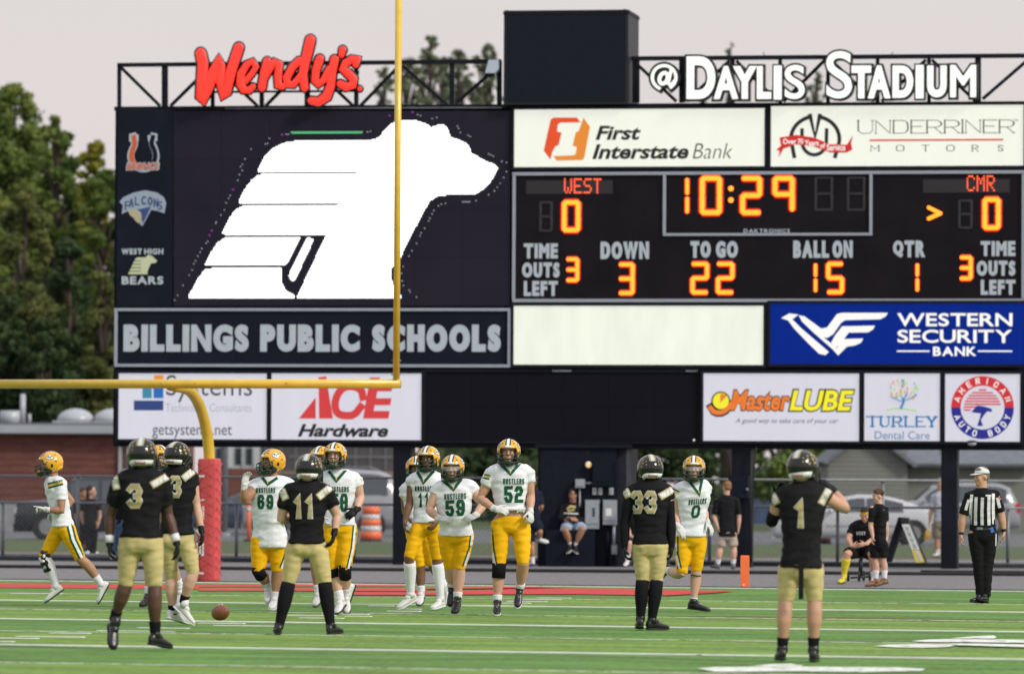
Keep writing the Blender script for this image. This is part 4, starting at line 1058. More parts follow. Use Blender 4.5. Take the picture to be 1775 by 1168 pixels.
# --- dark LED ribbon screen, bottom row
t = bthing('video_screen', 'unlit black LED screen between the red-lettered and the yellow-lettered signs', 'screen', 976, 766, .1)
for i in range(6):
    for j in range(2):
        g = BB(); x0 = 738 + i * 79.3; y0 = 645 + j * 60; g.pan(x0, y0, x0 + 79, y0 + 59.7, .06, .05); bpart('led_module', g, M_ledoff, t)
for (x0, y0, x1, y1) in [(732, 640, 738, 768), (1213.6, 640, 1217.5, 768), (738, 640, 1214, 645), (738, 765, 1214, 768)]:
    g = BB(); g.pan(x0, y0, x1, y1, .09, .1); bpart('frame', g, M_black, t)
g = BB(); g.text('DAKTRONICS', 958, 641, 990, 644, .095, .8, gap=1); g.text('GALAXY', 1189, 641, 1209, 644, .095, .8, gap=1); bpart('lettering', g, M_caption, t)
g = BB(); g.ell(bp(1203, 762.5, .09), (.018, .01, .018), 8, 6); bpart('indicator_lamp', g, M_whlit, t)
# ================================================================== GOAL POST
gp = thing('goal_post', 'yellow gooseneck football goal post with a red padded base', 'goal post', (0, 1.75, 0))
def gpart(name, g, m, smooth=True, parent=None, label=None, kind=None): return part(name, g, m, parent or gp, I4, smooth, label, kind)
g = MB(); g.tube([(-3.68, 0, 2.985), (3.66, 0, 2.985)], .068, 20); cb = gpart('crossbar', g, M_goal)
g = MB(); 
for x in (-1.6, -.85, -.1, .45, 1.9): g.ell((x, -.066, 3.0), (.014, .012, .014), 8, 6)
gpart('bolts', g, M_goal, parent=cb)
for x in (-3.60, 3.60):
    g = MB(); g.tube([(x, 0, 2.99), (x, 0, 9.2)], .050, 16); u_ = gpart('upright', g, M_goal)
    for zz in (3.33, 3.12):
        g = MB(); g.tube([(x - .075, -.01, zz), (x + .075, -.01, zz)], .009, 8); gpart('bolt', g, M_galv, parent=u_)
neck = [(0, 1.75, -.1), (0, 1.75, 1.7)] + [(0, .55 + 1.2 * math.cos(a), 1.72 + 1.22 * math.sin(a)) for a in [R(5 + i * 8) for i in range(11)]] + [(0, .05, 2.965)]
g = MB(); g.tube(neck, .085, 20); gpart('gooseneck', g, M_goal)
M_pad = mat('red_vinyl_pad', (0.54, 0.065, 0.07), .42, var=.12, scale=6, bump=.15, bscale=12, coat=.2)
g = MB(); NP = 12
q = .165
sec = []
for k, (zz, s_) in enumerate([(0.0, .97), (.03, 1.0), (1.80, 1.0), (1.86, .97), (1.875, .85)]):
    ring = []
    for j in range(16):
        a = 2 * math.pi * j / 16; c_, sn = math.cos(a), math.sin(a); e = 4
        r_ = q * s_ / (abs(c_) ** e + abs(sn) ** e) ** (1 / e)
        ring.append((r_ * c_, 1.75 + r_ * sn, zz))
    sec.append(ring)
g.rings(sec); gpart('base_pad', g, M_pad, False)
# raised diamond quilting of the pad: crossing wrinkles on each face
g = MB()
for f_ in range(4):
    Mf = Matrix.Translation((0, 1.75, 0)) @ Matrix.Rotation(f_ * math.pi / 2, 4, 'Z')
    for i in range(13):
        for s_ in (-1, 1):
            z0 = .02 + i * .15 + (0 if s_ > 0 else .07)
            p0 = Mf @ Vector((-.13 * s_, -q - .001, z0)); p1 = Mf @ Vector((0, -q - .001, z0 + .07)); p2 = Mf @ Vector((.13 * s_, -q - .001, z0 + .14))
            if z0 + .14 < 1.85: g.tube([p0, p1, p2], .0045, 5)
gpart('pad_quilting', g, M_pad)
g = MB()
for k, ch in enumerate('LAUREL'):
    pass
for k in range(6):   # white letters running up the left face, mostly hidden
    zz = 1.72 - k * .28
    for p in glyph('LIVELY'[k] if False else 'ILEVEL'[k]):
        rb = ribbon2([(-.155 + .02 + v * .10, zz - .2 + u * .17) for u, v in p], .03)
        for i in range(len(rb) - 1):
            (l0, r0), (l1, r1) = rb[i], rb[i + 1]
            if True: g.add([(a.x, 1.75 - q - .003, a.y) for a in (r0, r1, l1, l0)], [(0, 1, 2, 3)])
gpart('pad_lettering', g, M_white, False)

# pylon
P = ground(1291, 1017.5)
t = thing('end_zone_pylon', 'short bright orange foam pylon at the edge of the turf', 'pylon', (P.x, P.y, 0), PSI)
M_or = mat('orange_foam', (0.86, 0.16, 0.045), .6, var=.06)
g = MB(); g.rings([[(.064 * c, .064 * s_, z) for c, s_ in ((-1, -1), (1, -1), (1, 1), (-1, 1))] for z in (0.01, .46)] + [[(.056 * c, .056 * s_, .47) for c, s_ in ((-1, -1), (1, -1), (1, 1), (-1, 1))]])
part('block', g, M_or, t, root_m(t)); g = MB(); g.ell((-.02, -.064, .035), (.012, .006, .014), 8, 6); part('tag', g, M_white, t, root_m(t))

# football on the turf
P = ground(382, 1075.5)
t = thing('football', 'brown leather football standing on its tip on the turf', 'ball', (P.x, P.y, 0), PSI)
M_ball = mat('brown_leather', (0.20, 0.065, 0.03), .45, var=.15, scale=30, bump=.3, bscale=300)
g = MB(); Mr = Matrix.Rotation(R(-52), 3, 'Z') @ Matrix.Rotation(R(82), 3, 'Y')
rg = []
for i in range(13):
    u = -1 + 2 * i / 12; rr_ = .086 * max(0.02, (1 - abs(u) ** 1.9)) ** .72
    rg.append([Mr @ Vector((rr_ * math.cos(a), rr_ * math.sin(a), u * .1425)) + Vector((0, 0, .088)) for a in [2 * math.pi * j / 16 for j in range(16)]])
g.rings(rg); part('leather_body', g, M_ball, t, root_m(t), True)
g = MB(); g.tube([Mr @ Vector((-.083, .0, -.05)) + Vector((0, 0, .088)), Mr @ Vector((-.088, .0, 0)) + Vector((0, 0, .088)), Mr @ Vector((-.083, 0, .05)) + Vector((0, 0, .088))], .006, 6)
part('lace', g, M_white, t, root_m(t)); 

# ================================================================== FENCE (low chain-link in front of the road)
FY = yF
fs = 9561.6 / gdepth(900, 977)
def fx(px, y=FY):   # board-frame x on the plane y
    d = ray(px, 900); o = FB @ Vector((0, y, 0)); t_ = (o - CAM).dot(BN) / d.dot(BN); return (FBI @ (CAM + d * t_)).x
def fz(py, px=900, y=FY):
    d = ray(px, py); o = FB @ Vector((0, y, 0)); t_ = (o - CAM).dot(BN) / d.dot(BN); return (FBI @ (CAM + d * t_)).z
def fence(name, label, y, ztop, xa, xb, posts, mesh=.055, wire=.0032, bottom=.06, zmid=None):
    t = thing(name, label, 'fence', tuple(FB @ Vector(((xa + xb) / 2, y, 0))), BETA)
    for px in posts:
        x = fx(px, y); g = MB(); g.tube([(x, y, -.05), (x, y, ztop + .04)], .034, 10); part('post', g, M_galv, t, FB, True)
    for z in [ztop, bottom] + ([zmid] if zmid else []):
        g = MB(); g.tube([(xa, y - .03, z), (xb, y - .03, z)], .024, 8); part('rail', g, M_galv, t, FB, True)
    g = MB(); H = ztop - bottom; n = int((xb - xa) / mesh / 1.4142 * 1.0)
    st = mesh * 1.4142
    w = wire
    x = xa - H
    while x < xb:
        for s_ in (1, -1):
            a = Vector((x if s_ > 0 else x + H, y, bottom)); b = Vector((x + H if s_ > 0 else x, y, ztop))
            d = (b - a)
            # clip to the fence length
            if a.x < xa: a = a + d * ((xa - a.x) / d.x) if d.x else a
            if b.x < xa: b = b + d * ((xa - b.x) / d.x)
            if b.x > xb: b = b + d * ((xb - b.x) / d.x)
            if a.x > xb: a = a + d * ((xb - a.x) / d.x)
            if (b - a).length < .03: continue
            nn = Vector((-(b - a).z, 0, (b - a).x)).normalized() * w / 2
            oy = Vector((0, w * s_, 0))
            g.add([a - nn + oy, b - nn + oy, b + nn + oy, a + nn + oy], [(0, 1, 2, 3)])
        x += st
    part('wire_mesh', g, M_galv, t, FB, kind='stuff')
    return t
zt = fz(875.5)
fence('chain_link_fence', 'low galvanised chain-link fence running behind the scoreboard posts', FY, zt, fx(-40), fx(1830), [5, 410, 614, 1230, 1452, 1747, 1150], zmid=None)
y2 = FY + 3.2
fence('chain_link_fence', 'taller thin chain-link fence standing behind the low one', y2, fz(829, 900, y2), fx(-60, y2), fx(1860, y2), [135, 800, 1410, 1530, 1700], mesh=.07, wire=.003)
g = MB(); g.box((fx(-60), FY - .12, -.01), (fx(1850), FY + .12, .075)); solo('fence_kerb', g, mat('dark_kerb', (0.035, 0.04, 0.05), .8, var=.2), 'low dark kerb board along the foot of the low chain-link fence', 'kerb', tuple(FB @ Vector((0, FY, 0))), BETA, FB)

# ================================================================== CABINET BETWEEN THE POSTS
cb_y = bp(930, 983).y
t = bthing('equipment_shed', 'black steel equipment cabinet under the middle of the scoreboard', 'shed', 1005, 983, .5)
C0, C1 = .5, -1.6
g = BB(); a = bp(932, 900, C0); b = bp(1068, 900, C0); zt_ = bz(775, 1000, C0)
g.box((a.x, -C0, -.02), (b.x, -C1, zt_)); bpart('body', g, M_cab, t)
g = BB(); b2 = bp(1086, 900, .3); g.box((b.x + .003, -.35, -.02), (b2.x, 1.2, zt_ - .02)); bpart('side_bay', g, mat('dark_blue_steel', (0.022, 0.025, 0.036), .5, var=.2, spec=.1), t)
g = BB(); g.pan(928, 769, 1090, 776, .56, .8); bpart('roof_edge', g, M_black, t)
for x0, y0, x1, y1 in [(936, 780, 1023, 978), (1026, 796, 1062, 845), (1016, 925, 1028, 980), (1030, 925, 1062, 980)]:
    g = BB(); g.pan(x0, y0, x1, y1, C0 + .02, .018); bpart('door_panel', g, mat('cabinet_panel', (0.010, 0.012, 0.021), .5, var=.2, spec=.08), t)
M_gbox = mat('grey_electrical_box', (0.30, 0.33, 0.36), .5, var=.08)
def ebox(label, x0, y0, x1, y1, m=M_gbox, off=C0 + .14, dep=.12, lid=True, name='electrical_box'):
    q = bthing(name, label, 'electrical box', (x0 + x1) / 2, y1, off)
    g = BB(); g.pan(x0, y0, x1, y1, off, dep); bpart('box', g, m, q)
    if lid: g = BB(); g.pan(x0 + 1, y0 + 1, x1 - 1, y0 + (y1 - y0) * .82, off + .012, .012); bpart('cover', g, m, q)
    return q
ebox('small pale grey junction box beside the round light on the cabinet', 997, 830, 1013, 845)
ebox('wide black switch box high on the cabinet', 1027, 799, 1060, 842, M_cab)
q = ebox('tall grey breaker box, left of the pair on the cabinet', 1014, 866, 1038, 916)
g = BB()
for k in range(4): g.pan(1027, 880 + k * 4, 1031, 882.5 + k * 4, C0 + .16, .008)
bpart('warning_label', g, M_black, q)
q = ebox('tall grey meter box with a white notice, right of the pair on the cabinet', 1045, 866, 1068, 909)
g = BB(); g.pan(1050, 881, 1060, 894, C0 + .16, .008); bpart('notice', g, M_white, q)
q = ebox('small grey switch box low on the pipe under the meter box', 1060, 944, 1068, 960)
for x0, x1 in ((1027, 1034), (1037, 1044), (1056, 1063)):
    q = bthing('socket_cover', 'small pale outlet cover on the cabinet, %s of the row' % {1027: 'left', 1037: 'middle', 1056: 'right'}[x0], 'outlet', (x0 + x1) / 2, 857, C0 + .05, 'pale outlet covers on the black cabinet')
    g = BB(); g.pan(x0, 845, x1, 857, C0 + .05, .03); bpart('plate', g, mat('outlet_plate', (0.42, 0.42, 0.42), .5, var=.05), q); g = BB(); g.pan(x0 + 2, 848, x1 - 2, 854, C0 + .06, .009); bpart('flap', g, M_gbox, q)
q = bthing('wall_lamp', 'small round amber lit lamp on the black cabinet', 'lamp', 1020, 811, C0 + .08)
g = BB(); g.ell(bp(1020, 805, C0 + .06), (.06, .04, .06)); bpart('lens', g, mat('lamp_glass', (.5, .45, .35), .3, var=0, emit=(.55, .42, .25), es=.7), q, True)
g = BB(); g.ell(bp(1020, 807, C0 + .09), (.028, .03, .028)); bpart('bulb', g, mat('amber_bulb', (.5, .2, .05), .3, var=0, emit=(1.0, .45, .1), es=1.2), q, True)
def pipe(label, pts, r_=.022, m=M_gbox, off=C0 + .05):
    g = BB(); P_ = [bp(x, y, off) for x, y in pts]; g.tube(P_, r_, 8)
    solo('conduit_pipe', g, m, label, 'pipe', tuple(FB @ P_[-1]), BETA, FB, True)
pipe('grey conduit bending down below the meter box', [(1064, 909), (1064, 925), (1064, 944)], .03)
pipe('thin grey conduit running sideways from the junction box', [(1013, 837), (1026, 837)])
pipe('thin conduit dropping from the junction box behind the boy', [(1005, 845), (1005, 905)], .016)
pipe('dark conduit between the two tall grey boxes', [(1053, 909), (1053, 980)], .03, M_black)
q = bthing('electrical_box', 'black control box mounted on the middle scoreboard post', 'electrical box', 1284, 863, .3)
g = BB(); g.pan(1262, 824, 1297, 863, .34, .28); bpart('box', g, M_cab, q); g = BB(); g.ell(bp(1295, 848, .36), (.03, .03, .03)); bpart('latch', g, M_galv, q)
g = BB(); g.tube([bp(1311, 775, .1), bp(1308, 800, .12), bp(1305, 840, .1), bp(1303, 900, .1), bp(1302, 975, .08)], .018, 6); solo('cable', g, M_rubber, 'black cable hanging down beside the middle scoreboard post', 'cable', tuple(loc_of(1302, 980, .08)), BETA, FB, True)
g = BB(); g.tube([bp(1250, 778, .1), bp(1262, 784, .2), bp(1266, 800, .22), bp(1266, 824, .3)], .018, 6); solo('cable', g, M_rubber, 'black cable looping from the beam into the control box', 'cable', tuple(loc_of(1266, 824, .3)), BETA, FB, True)
# ledge the boy sits on
q = bthing('step_ledge', 'black ledge projecting low from the front of the cabinet', 'ledge', 985, 983, 1.0)
g = BB(); g.box((bx(945, 930, 1.0), -.95, 0), (bx(1027, 930, 1.0), -.52, bz(918, 985, .9))); bpart('ledge', g, M_cab, q)

# A-frame sign
t = bthing('a_frame_sign', 'open black A-frame sign board with a white and yellow front panel', 'sign board', 1566, 974, .0)
dA = gl(1600, 975); 
def ap(px, py, off): return bp(px, py, off)
ofA = -(FY) + 1.5
M_wb = mat('sign_white', (0.62, 0.64, 0.63), .5, var=.06); M_yb = mat('sign_yellow', (0.62, 0.50, 0.10), .5, var=.05)
ofA = .55
for k, (pts, m, off) in enumerate([([(1557, 896), (1568, 898), (1542, 974), (1532, 972)], M_black, ofA), ([(1559, 896), (1572, 897), (1604, 976), (1588, 976)], M_black, ofA + .1)]):
    g = BB(); g.shape(pts, off, .5); bpart('board', g, m, t)
g = BB(); g.shape([(1563, 908), (1576, 908), (1594, 952), (1580, 952)], ofA + .11, .009); bpart('white_panel', g, M_wb, t)
g = BB(); g.shape([(1580, 952.6), (1594, 952.6), (1603, 974), (1588, 975)], ofA + .11, .009); bpart('yellow_panel', g, M_yb, t)
g = BB(); g.shape([(1560, 897), (1571, 898), (1575, 906), (1562, 906)], ofA + .12, .009); bpart('clip', g, M_rubber, t)
g = BB()
for k in range(4): g.line([(1570 + k * 4.2, 913 + k * 10), (1575 + k * 4.2, 919 + k * 10)], 2.2, ofA + .114, .003); g.line([(1575 + k * 4.2, 913 + k * 10), (1571 + k * 4.2, 918 + k * 10)], 1.5, ofA + .117, .003)
bpart('lettering', g, mat('faint_green_ink', (.25, .33, .28), .6, var=0), t)
g = BB(); g.line([(1590, 957), (1596, 970)], 4, ofA + .114, .003); bpart('lettering', g, mat('pale_blue_ink', (.45, .55, .62), .6, var=0), t)

# ================================================================== ROADSIDE: barrels, marker, pole, cars
def zfor(py, px=887): return gdepth(px, py)
def barrel(px, py, label):
    P = ground(px, py); t = thing('traffic_barrel', label, 'traffic barrel', (P.x, P.y, 0), PSI, 'orange and white traffic barrels along the road')
    z = 0.0; s_ = [(.30, 0), (.30, .08), (.27, .09), (.265, .30), (.26, .31), (.255, .50), (.25, .51), (.24, .72), (.235, .73), (.225, .90), (.20, .96), (.10, .97)]
    M_bo = mat('barrel_orange', (0.85, 0.16, 0.05), .5, var=.06); M_bw = mat('barrel_white', (0.62, 0.63, 0.64), .4, var=.06)
    for k, (za, zb_, m) in enumerate([(0.0, .06, M_rubber), (.06, .27, M_bo), (.27, .43, M_bw), (.43, .60, M_bo), (.60, .74, M_bw), (.74, .95, M_bo)]):
        g = MB(); ra, rb_ = .30 - za * .08, .30 - zb_ * .08
        g.rings([[(r_ * math.cos(a), r_ * math.sin(a), zz) for a in [2 * math.pi * j / 20 for j in range(20)]] for r_, zz in ((ra, za), (ra, zb_ - .01), (rb_ - .008, zb_))])
        part('base' if k == 0 else 'band', g, m, t, root_m(t), True)
    g = MB(); g.tube([(-.06, 0, .94), (-.04, 0, 1.0), (.04, 0, 1.0), (.06, 0, .94)], .015, 6); part('handle', g, M_bo, t, root_m(t))
    return t
barrel(643, 938, 'orange and white striped traffic barrel left of the left scoreboard post')
barrel(1422, 942, 'orange and white striped traffic barrel in front of the white saloon car')
P = ground(477 - 46, 938); t = thing('delineator_post', 'thin orange-red plastic marker post with white bands beside the pale pole', 'marker post', (P.x, P.y, 0), PSI)
g = MB(); g.tube([(0, 0, 0), (0, 0, 1.1)], .052, 12); part('tube', g, mat('barrel_orange', (0, 0, 0)), t, root_m(t), True)
g = MB(); g.tube([(0, 0, .82), (0, 0, .92)], .056, 12); part('band', g, mat('barrel_white', (0, 0, 0)), t, root_m(t), True); g = MB(); g.tube([(0, 0, 0), (0, 0, .05)], .15, 12); part('base', g, M_rubber, t, root_m(t))
P = ground(388, 929); t = thing('utility_pole', 'pale grey steel pole rising behind the red goal post pad', 'pole', (P.x, P.y, 0), PSI)
g = MB(); g.tube([(0, 0, 0), (0, 0, 9)], .115, 14); part('pole', g, M_galv, t, root_m(t), True); g = MB(); g.tube([(0, 0, 0), (0, 0, .12)], .2, 14); part('base_plate', g, M_conc, t, root_m(t))

M_tyre = mat('tyre_rubber', (0.015, 0.015, 0.016), .85, var=.1); M_rim = mat('alloy_rim', (0.32, 0.33, 0.35), .35, metal=.7, var=.1)
M_glass = mat('dark_car_glass', (0.03, 0.04, 0.05), .08, var=0, spec=.9, coat=.5)
M_red = mat('tail_lamp_red', (0.45, 0.01, 0.015), .25, var=0, coat=.5); M_lamp = mat('headlamp', (0.6, 0.6, 0.62), .15, var=0, coat=.8)
def car(px, py, face, L_, Wd, H_, paint, label, kind='suv', rack=False, yaw=0.0, name='parked_car'):
    """px = middle; face -1: nose to the left of the picture"""
    P = ground(px, py); t = thing(name, label, 'car', (P.x, P.y, 0), PSI + yaw + (math.pi if face > 0 else 0), 'cars parked beyond the fence')
    M0 = root_m(t)
    h = H_; gc = .22 if kind != 'sedan' else .17; belt = h * (.60 if kind != 'sedan' else .63); hood = h * (.58 if kind != 'sedan' else .60)
    # local: nose at -x
    if kind == 'suv': prof = [(-.5, .42), (-.485, .52), (-.44, .57), (-.26, .63), (-.22, .65), (-.10, .93), (-.02, .985), (.18, 1.0), (.36, .975), (.43, .90), (.475, .66), (.495, .5), (.5, .35)]
    elif kind == 'jeep': prof = [(-.5, .38), (-.49, .55), (-.46, .60), (-.27, .63), (-.235, .64), (-.17, .96), (-.10, .99), (.2, 1.0), (.42, .98), (.475, .93), (.48, .66), (.49, .5), (.49, .3)]
    else: prof = [(-.5, .40), (-.48, .50), (-.42, .58), (-.26, .67), (-.23, .69), (-.08, .95), (.0, 1.0), (.12, .99), (.24, .90), (.37, .74), (.46, .72), (.495, .6), (.5, .36)]
    body = []
    g = MB(); rings = []
    for (u, v) in prof:
        z = v * h; glassy = max(0, (z - belt) / (h - belt)); w = Wd / 2 * (1 - .18 * glassy) * (1 - .12 * max(0, abs(u) - .38) / .12)
        wb = Wd / 2 * (1 - .12 * max(0, abs(u) - .38) / .12)
        zb = min(z, belt)
        rings.append([(u * L_, -wb * .94, gc), (u * L_, -wb, gc + (zb - gc) * .35), (u * L_, -wb, gc + (zb - gc) * .8), (u * L_, -wb * .97, zb), (u * L_, -w * .97, max(z - .05, zb)), (u * L_, -w * .86, z),
                      (u * L_, w * .86, z), (u * L_, w * .97, max(z - .05, zb)), (u * L_, wb * .97, zb), (u * L_, wb, gc + (zb - gc) * .8), (u * L_, wb, gc + (zb - gc) * .35), (u * L_, wb * .94, gc)])
    g.rings(rings); part('body', g, paint, t, M0, True)
    def top(u):
        for i in range(len(prof) - 1):
            if prof[i][0] <= u <= prof[i + 1][0]:
                k = (u - prof[i][0]) / (prof[i + 1][0] - prof[i][0]); return (prof[i][1] * (1 - k) + prof[i + 1][1] * k) * h
        return h * .5
    spans = {'suv': [(-.16, .03), (.045, .21), (.225, .41)], 'jeep': [(-.18, -.02), (0, .16), (.18, .45)], 'sedan': [(-.15, .03), (.04, .25)]}[kind]
    for s_ in (-1, 1):
        for (ua, ub) in spans:
            n = 5; lo = []; hi = []
            for i in range(n + 1):
                u = ua + (ub - ua) * i / n; zt_ = max(min(top(u) - .10 * h / 1.7, h * .93), belt + .04); zl = belt + .03
                wf = lambda z: Wd / 2 * (.97 - .18 * .97 * (z - belt) / (h - belt)) + .012
                lo.append((u * L_, s_ * wf(zl), zl)); hi.append((u * L_, s_ * wf(zt_), zt_))
            g = MB()
            for i in range(n): g.quad(*( (lo[i], lo[i + 1], hi[i + 1], hi[i]) if s_ < 0 else (lo[i + 1], lo[i], hi[i], hi[i + 1])))
            part('window', g, M_glass, t, M0)
    ua, ub = (-.225, -.11) if kind == 'suv' else ((-.23, -.172) if kind == 'jeep' else (-.225, -.09))
    g = MB(); g.quad((ua * L_ - .01, -Wd * .40, top(ua) + .03), (ua * L_ - .01, Wd * .40, top(ua) + .03), (ub * L_ - .02, Wd * .34, top(ub) - .0), (ub * L_ - .02, -Wd * .34, top(ub) - .0)); part('windscreen', g, M_glass, t, M0)
    for u in (-.31, .31):
        for s_ in (-1, 1):
            r_ = .36 if kind != 'sedan' else .32; y0 = s_ * (Wd / 2 - .09)
            g = MB(); cyl = lambda rr_, ya, yb_: [[(u * L_ + rr_ * math.cos(a), yy, r_ + rr_ * math.sin(a)) for a in [2 * math.pi * j / 20 for j in range(20)]] for yy in (ya, yb_)]
            g.rings(cyl(r_, y0 - .12, y0 + .115)); w_ = part('wheel', g, M_tyre, t, M0, False)
            g = MB(); g.rings(cyl(r_ * .62, y0 + s_ * .118 - .01, y0 + s_ * .118 + .01))
            part('rim', g, M_rim, w_, M0)
            g = MB(); g.rings(cyl(r_ * 1.16, s_ * (Wd / 2 + .003) - .006, s_ * (Wd / 2 + .003) + .002)); 
            part('wheel_arch', g, M_rubber, t, M0)
    for s_ in (-1, 1):
        g = MB(); g.box((-.497 * L_, s_ * Wd * .36 - .16, h * .42), (-.465 * L_, s_ * Wd * .36 + .16, h * .50)); part('headlight', g, M_lamp, t, M0)
        g = MB(); g.box((.462 * L_, s_ * Wd * .40 - .10, h * .42), (.503 * L_, s_ * Wd * .40 + .105, h * .60)); part('tail_light', g, M_red, t, M0)
        g = MB(); g.ell((-.17 * L_, s_ * (Wd / 2 + .09), belt + .06), (.07, .10, .07), 10, 8); part('mirror', g, paint, t, M0, True)
        g = MB(); g.box((-.20 * L_, s_ * (Wd / 2 + .002) - .006, h * .36), (.22 * L_, s_ * (Wd / 2 + .002) + .006, h * .375)); part('side_trim', g, M_rubber, t, M0)
    for u in (-.499, .495):
        g = MB(); g.box((u * L_ - .04, -Wd * .42, gc), (u * L_ + .04, Wd * .42, gc + .22)); part('bumper', g, M_rubber if kind == 'jeep' else paint, t, M0)
    if rack:
        for s_ in (-1, 1): g = MB(); g.tube([(-.08 * L_, s_ * Wd * .34, h - .01), (-.06 * L_, s_ * Wd * .34, h + .06), (.30 * L_, s_ * Wd * .34, h + .06), (.34 * L_, s_ * Wd * .34, h - .02)], .02, 6); part('roof_rail', g, M_galv, t, M0)
    return t
P_ = lambda n, c, r=.25: mat(n, c, r, var=.03, coat=.6)
pa_blk = P_('car_black', (0.015, 0.018, 0.026)); pa_sil = P_('car_silver', (0.28, 0.295, 0.32)); pa_wht = P_('car_white', (0.48, 0.50, 0.53)); pa_nav = P_('car_navy', (0.03, 0.045, 0.085)); pa_gry = P_('car_grey', (0.13, 0.14, 0.16)); pa_mar = P_('car_maroon', (0.12, 0.025, 0.03))
car(180, 935, -1, 4.8, 1.9, 1.75, pa_blk, 'black boxy off-road car parked before the brick building, nose to the left', 'jeep')
car(445, 925, -1, 4.6, 1.85, 1.45, pa_nav, 'dark navy car mostly hidden behind the red goal post pad', 'sedan')
car(560, 928, -1, 4.9, 1.95, 2.05, pa_sil, 'silver estate car with red tail light ending at the left scoreboard post', 'suv', True)
car(800, 905, 1, 4.7, 1.9, 1.6, pa_gry, 'dark grey car glimpsed between the players left of the cabinet', 'suv')
car(1487, 943, -1, 4.7, 1.82, 1.36, pa_wht, 'white saloon car parked nearest the fence on the right', 'sedan')
car(1640, 926, -1, 4.9, 1.9, 1.78, pa_sil, 'silver sport utility car right behind the white saloon', 'suv', True)
car(1465, 915, -1, 4.7, 1.88, 1.60, pa_gry, 'grey car showing its dark windows left of the silver sport utility car', 'suv')
car(1640, 906, -1, 5.2, 1.9, 1.95, pa_mar, 'maroon car with roof rails farthest back among the parked cars', 'suv', True)
car(1770, 916, -1, 4.9, 1.9, 1.95, pa_blk, 'black sport utility car parked behind the referee', 'suv')
# blue skip and red crates behind the fence
P = ground(1326, 912); t = thing('waste_container', 'blue rectangular waste container beyond the fence right of the middle post', 'container', (P.x, P.y, 0), PSI)
g = MB(); g.box((-.45, -.5, .1), (.55, .6, 1.55)); part('body', g, mat('container_blue', (0.05, 0.09, 0.19), .5, var=.15), t, root_m(t)); g = MB(); g.box((-.5, -.55, 1.55), (.6, .65, 1.72)); part('lid', g, mat('container_lid', (0.24, 0.28, 0.33), .5, var=.1), t, root_m(t))
g = MB(); g.box((-.85, -.45, .1), (-.5, .3, 1.3)); part('side_bin', g, M_gbox, t, root_m(t))

# ================================================================== BUILDINGS
def brick_mat(name, c1, c2, mort, sc):
    m = bpy.data.materials.new(name); m.use_nodes = True; t = m.node_tree; b = t.nodes['Principled BSDF']; N = t.nodes.new; L = t.links.new
    tcn = N('ShaderNodeTexCoord'); mpn = N('ShaderNodeMapping'); mpn.inputs['Rotation'].default_value = (R(90), 0, 0); L(tcn.outputs['Object'], mpn.inputs[0])
    br = N('ShaderNodeTexBrick'); br.inputs['Scale'].default_value = sc; br.inputs['Color1'].default_value = (*c1, 1); br.inputs['Color2'].default_value = (*c2, 1); br.inputs['Mortar'].default_value = (*mort, 1); br.inputs['Mortar Size'].default_value = .02; br.inputs['Brick Width'].default_value = .9; br.inputs['Row Height'].default_value = .26
    L(mpn.outputs[0], br.inputs[0]); L(br.outputs[0], b.inputs['Base Color']); b.inputs['Roughness'].default_value = .9
    return m
M_brick = brick_mat('red_brick', (0.125, 0.042, 0.034), (0.17, 0.06, 0.046), (0.07, 0.045, 0.04), 2.3)
M_fascia = mat('pale_metal_fascia', (0.30, 0.33, 0.36), .5, var=.08, scale=1); M_dome = mat('skylight_dome', (0.36, 0.385, 0.42), .3, var=.05)
zB = gdepth(100, 921)
Bp = ground(100, 921); FBd = rotz(PSI - R(3), (Bp.x, Bp.y, 0))
sB = 9561.6 / zB
t = thing('brick_building', 'long low red brick building with a flat pale roof edge and domed skylights', 'building', tuple(Bp), PSI - R(3))
WM[t.name] = FBd
hB = (921 - 751) / sB
def bd(px): return (px - 100) / sB
g = MB(); g.box((bd(-400), 0, .9), (bd(296), 7, hB)); wl = part('wall', g, M_brick, t, FBd)
g = MB(); g.box((bd(-402), -.05, 0), (bd(298), 7, .9)); part('concrete_base', g, M_conc, t, FBd)
g = MB()
for k in range(int((hB - .95) / .24)): g.box((bd(-400), -.018, .95 + k * .24), (bd(296), .0, .95 + k * .24 + .17))
part('brick_courses', g, M_brick, wl, FBd, kind='stuff')
g = MB(); g.box((bd(-405), -.5, hB), (bd(300), 7.3, hB + .27)); rf = part('roof', g, M_fascia, t, FBd)
g = MB(); g.box((bd(-405), -.42, hB + .272), (bd(300), 7.2, hB + .34)); part('roof_edge', g, mat('roof_edge_dark', (.12, .13, .15), .6), rf, FBd)
for px in (120, 184, -120):
    g = MB(); x = bd(px); rg = []
    for i in range(7):
        a = R(i * 15); rr_ = .62 * math.cos(a); rg.append([(x + rr_ * math.cos(w), 1.4 + rr_ * math.sin(w), hB + .42 + .42 * math.sin(a)) for w in [2 * math.pi * j / 18 for j in range(18)]])
    g.rings(rg); sk = part('skylight', g, M_dome, t, FBd, True); g = MB(); g.box((x - .68, .72, hB + .3), (x + .68, 2.1, hB + .43)); part('skylight_kerb', g, M_fascia, sk, FBd)
for px, hh, r_ in ((30, 1.0, .09), (8, .45, .35), (42, .35, .05), (145, .2, .03)):
    g = MB(); g.tube([(bd(px), 1, hB + .3), (bd(px), 1, hB + .3 + hh)], r_, 10); part('roof_vent', g, M_dome, t, FBd, True)
g = MB(); g.box((bd(206), -.12, .3), (bd(211), -.02, hB)); part('downpipe', g, M_dome, t, FBd)
